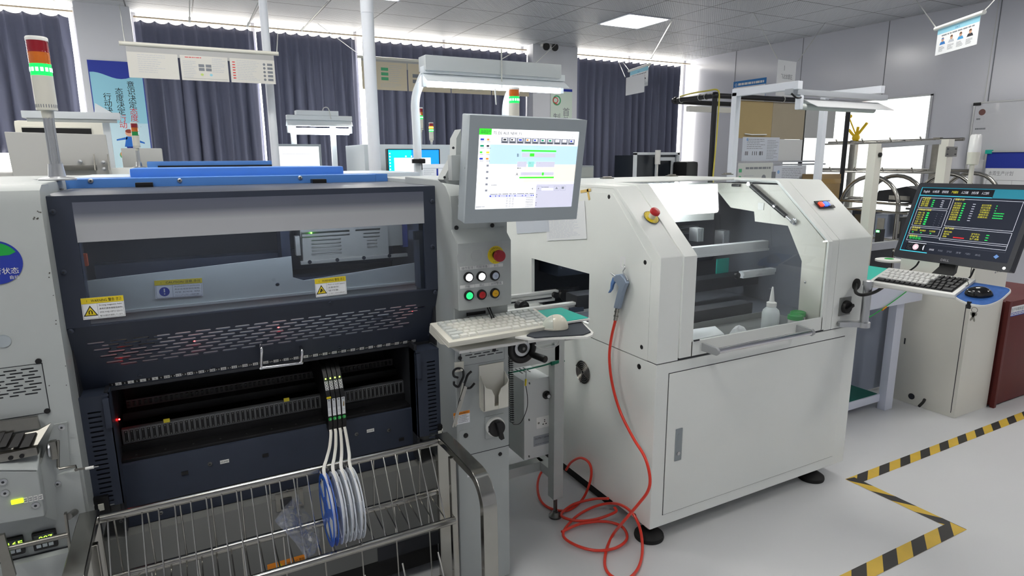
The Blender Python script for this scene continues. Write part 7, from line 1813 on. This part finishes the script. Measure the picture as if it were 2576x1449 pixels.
q = MB(M_black); q.box(a.x+.05, b.x-.12, 6.595, 6.602, a.z-.115, a.z-.055, .002); q.build('outlet', AC); q = MB(M_ivory); q.box(a.x+.05, b.x-.12, 6.585, 6.6, a.z-.06, a.z-.045, .003); q.box(a.x+.05, b.x-.12, 6.585, 6.6, a.z-.125, a.z-.11, .003); q.build('louvre', AC)
# left monitor
def simple_monitor(label, tlp, trp, bz, y, rim, draw, base, foot=True, mm=None):
    a, b = at(*tlp, Y=y), at(*trp, Y=y); zb = at(bz[0], bz[1], Y=y).z-.05; t = thing('computer_monitor', label, 'monitor', ((a.x+b.x)/2, y, zb)); W, Hh = b.x-a.x, (a.z+b.z)/2-zb
    q = MB(mm or M_gray2); q.plate((a.x, y, zb), UX, UZ, [(0, 0), (W, 0), (W, Hh), (0, Hh)], [[(rim, rim), (W-rim, rim), (W-rim, Hh-rim), (rim, Hh-rim)]], .01); q.box(a.x, b.x, y+.006, y+.05, zb, zb+Hh, .004); q.build('housing', t)
    s = Flat((a.x+rim, y+.004, zb+rim), UX, UZ, W-2*rim, Hh-2*rim); draw(s); s.build('screen', t)
    q = MB(M_gray2); q.box((a.x+b.x)/2-.03, (a.x+b.x)/2+.03, y+.05, y+.08, base, zb+.1); q.build('stand', t); return t
def m1(s): s.rect(0, 0, s.W, s.H, G_scr, 0); s.lines(s.W*.1, s.H*.75, s.W*.35, s.H*.9, 2, G_scl, 1, .4, 2, .2); s.rect(s.W*.1, s.H*.71, s.W*.85, s.H*.72, G_gr, 1)
simple_monitor('grey monitor with nearly blank white screen before the small lamp', (691, 362), (807, 363), (750, 424), 5.2, .018, m1, 0)
def m2(s):
    s.rect(0, 0, s.W, s.H, sglow('desktop blue', (30, 140, 240), 1.), 0); s.rect(0, 0, s.W*.45, s.H, sglow('desktop cyan', (20, 208, 246), 1.), 1); s.rect(s.W*.11, 0, s.W*.83, s.H*.72, G_scr, 2); s.lines(s.W*.14, s.H*.05, s.W*.8, s.H*.4, 5, sglow('screen pink', (250, 210, 210), 1.), 3, .4, 3, .1)
    for k in range(8): s.disc(s.W*.03, s.H*(.1+.11*k), s.W*.014, G_scr, 3, 10)
    for k in (.34, .45): s.disc(s.W*k, s.H*.77, s.W*.015, G_scr, 3, 10)
simple_monitor('blue desktop monitor behind the curved white lamp post', (974, 373), (1106, 376), (1040, 432), 4.25, .006, m2, 0, mm=M_black)
WM = thing('white_enclosure', 'white enclosure machine behind the blue desktop monitor', 'machine', (1.7, 4.8, 0))
q = MB(mat('bluish white enclosure', (206, 214, 218), .35)); a = at(915, 363, Y=4.5); q.box(a.x, 2.35, 4.5, 5.05, .0, a.z, .004); q.build('body', WM)
signal_tower((at(1086, 365, Y=4.7).x, 4.7, a.z), 'small signal tower with lit amber and green lenses above the blue desktop monitor', .62, .06, lit=('o', 'g'), base=False)
signal_tower((at(1057, 300, Y=4.9).x, 4.9, a.z), 'mostly hidden signal tower glowing green beside the curved lamp post', .8, .155, lit=('g',), base=False)
q = MB(M_wht); q.box(1.42, 1.95, 4.0, 4.15, .0, 1.47, .004); tag(q.build('white_box'), 'white box with blue striped label beside the curved lamp post', 'box')
PT_ = thing('paper_tray', 'white document holder with blue spine behind the machine\'s right column', 'holder', (1.45, 3.6, 1.5))
a, b = at(1062, 415, Y=4.0), at(1118, 438, Y=4.0); s = Flat((a.x, 4.0, a.z-.075), UX, UZ, .20, .08, M_paper, .004); s.rect(.10, 0, .112, .05, M_navyink, 1); s.lines(.01, .01, .09, .045, 3, M_inkl, 1, .3, 3); s.rect(0, .05, .2, .054, M_inkl, 1); s.build('sheet', PT_); q = MB(M_wht); q.box(a.x, a.x+.2, 4.004, 4.04, 1.47, a.z-.0); q.build('back', PT_)
# signal tower standing on the printer
signal_tower((1.635, 3.05, PT), 'signal tower with bright green lens behind the grey control monitor', 1., .30, lit=('g',), stack='og', pole_r=.012)
# ---- far shelf in the right corner
FS = thing('corner_shelf', 'grey framed equipment rack far back before the right curtain', 'rack', (6.2, 7.3, 0))
y = 7.2
for x in (5.82, 6.62): MB(M_lw).box(x-.02, x+.02, y-.02, y+.02, 0, 1.68).build('post', FS)
MB(M_lw).box(5.80, 6.64, y-.02, y+.02, 1.655, 1.69).build('top_bar', FS)
q = MB(mat('dark cabinet inside', (40, 46, 54), .4)); q.box(5.84, 6.6, y+.03, y+.5, 0, 1.65); q.build('cabinet', FS)
q = MB(M_lw); q.plate((6.2, y-.01, 1.30), UX, UZ, [(0, 0), (.36, 0), (.36, .32), (0, .32)], [[(.04, 0.01), (.30, .01), (.30, .27), (.04, .27)]], .02); q.build('door_frame', FS)
q = MB(M_wht); q.cyl((6.15, y-.10, 1.2), (6.15, y-.10, 1.55), .012, n=10); q.cyl((6.15, y-.1, 1.52), (6.15, y-.1, 1.72), .04, n=14); q.build('beacon', FS, 'white unlit beacon')
q = MB(M_black); p = at(1722, 420, Y=7.0); q.box(p.x-.10, p.x+.13, 6.85, 7.15, 0, p.z+.08, .05); tag(q.build('black_case'), 'black rounded case beside the far corner rack', 'case')
q = MB(M_gray2); p = at(1478, 428, Y=6.0); q.box(p.x-.1, p.x+.09, 6.0, 6.3, 0, p.z+.05, .01); q.use(mat('pale screen', (206, 212, 206), .3)).box(p.x-.09, p.x+.075, 5.995, 6.0, p.z-.08, p.z+.035); tag(q.build('grey_terminal'), 'small grey terminal peeking out right of the control monitor', 'terminal')
# thin white cords hanging from the ceiling
for i, (a, b, lab) in enumerate((((410, 5), (403, 0), ''), )): pass
for (cx, cy, ex, ey, y, lab) in ((477, 0, 477, 43, 5.5, 'short white cord hanging from the ceiling above the three white sheets'), (652, 2, 627, 56, 5.2, 'slanting white cord from the ceiling left of the thinner white pipe'), (825, 4, 766, 68, 5.6, 'slanting white cord from the ceiling left of the thick white pipe'), (1690, 53, 1642, 138, 5.6, 'slanting white cord hanging below the glowing ceiling panel')):
    c = at(cx, cy, Z=H-.002); e = at(ex, ey, Y=c.y+.0); q = MB(M_wht); q.cyl(c, e, .006, n=8); q.cyl(e, e+(e-c).normalized()*.05, .011, n=8); tag(q.build('cord'), lab, 'cord')
# ---------------------------------------------------------------- view settings
vs_ = SC.view_settings
SC.display_settings.display_device = 'sRGB'
vs_.view_transform = 'Standard'; vs_.look = 'None'; vs_.exposure = EXPOSURE; vs_.gamma = 1; vs_.use_curve_mapping = False
cy = SC.cycles
cy.use_denoising = True
try: cy.denoiser = 'OPENIMAGEDENOISE'
except Exception: pass
cy.max_bounces = 10; cy.diffuse_bounces = 5; cy.glossy_bounces = 4; cy.transmission_bounces = 6; cy.transparent_max_bounces = 12
cy.caustics_reflective = False; cy.caustics_refractive = False; cy.sample_clamp_indirect = 8
cy.use_adaptive_sampling = True; cy.adaptive_threshold = .01
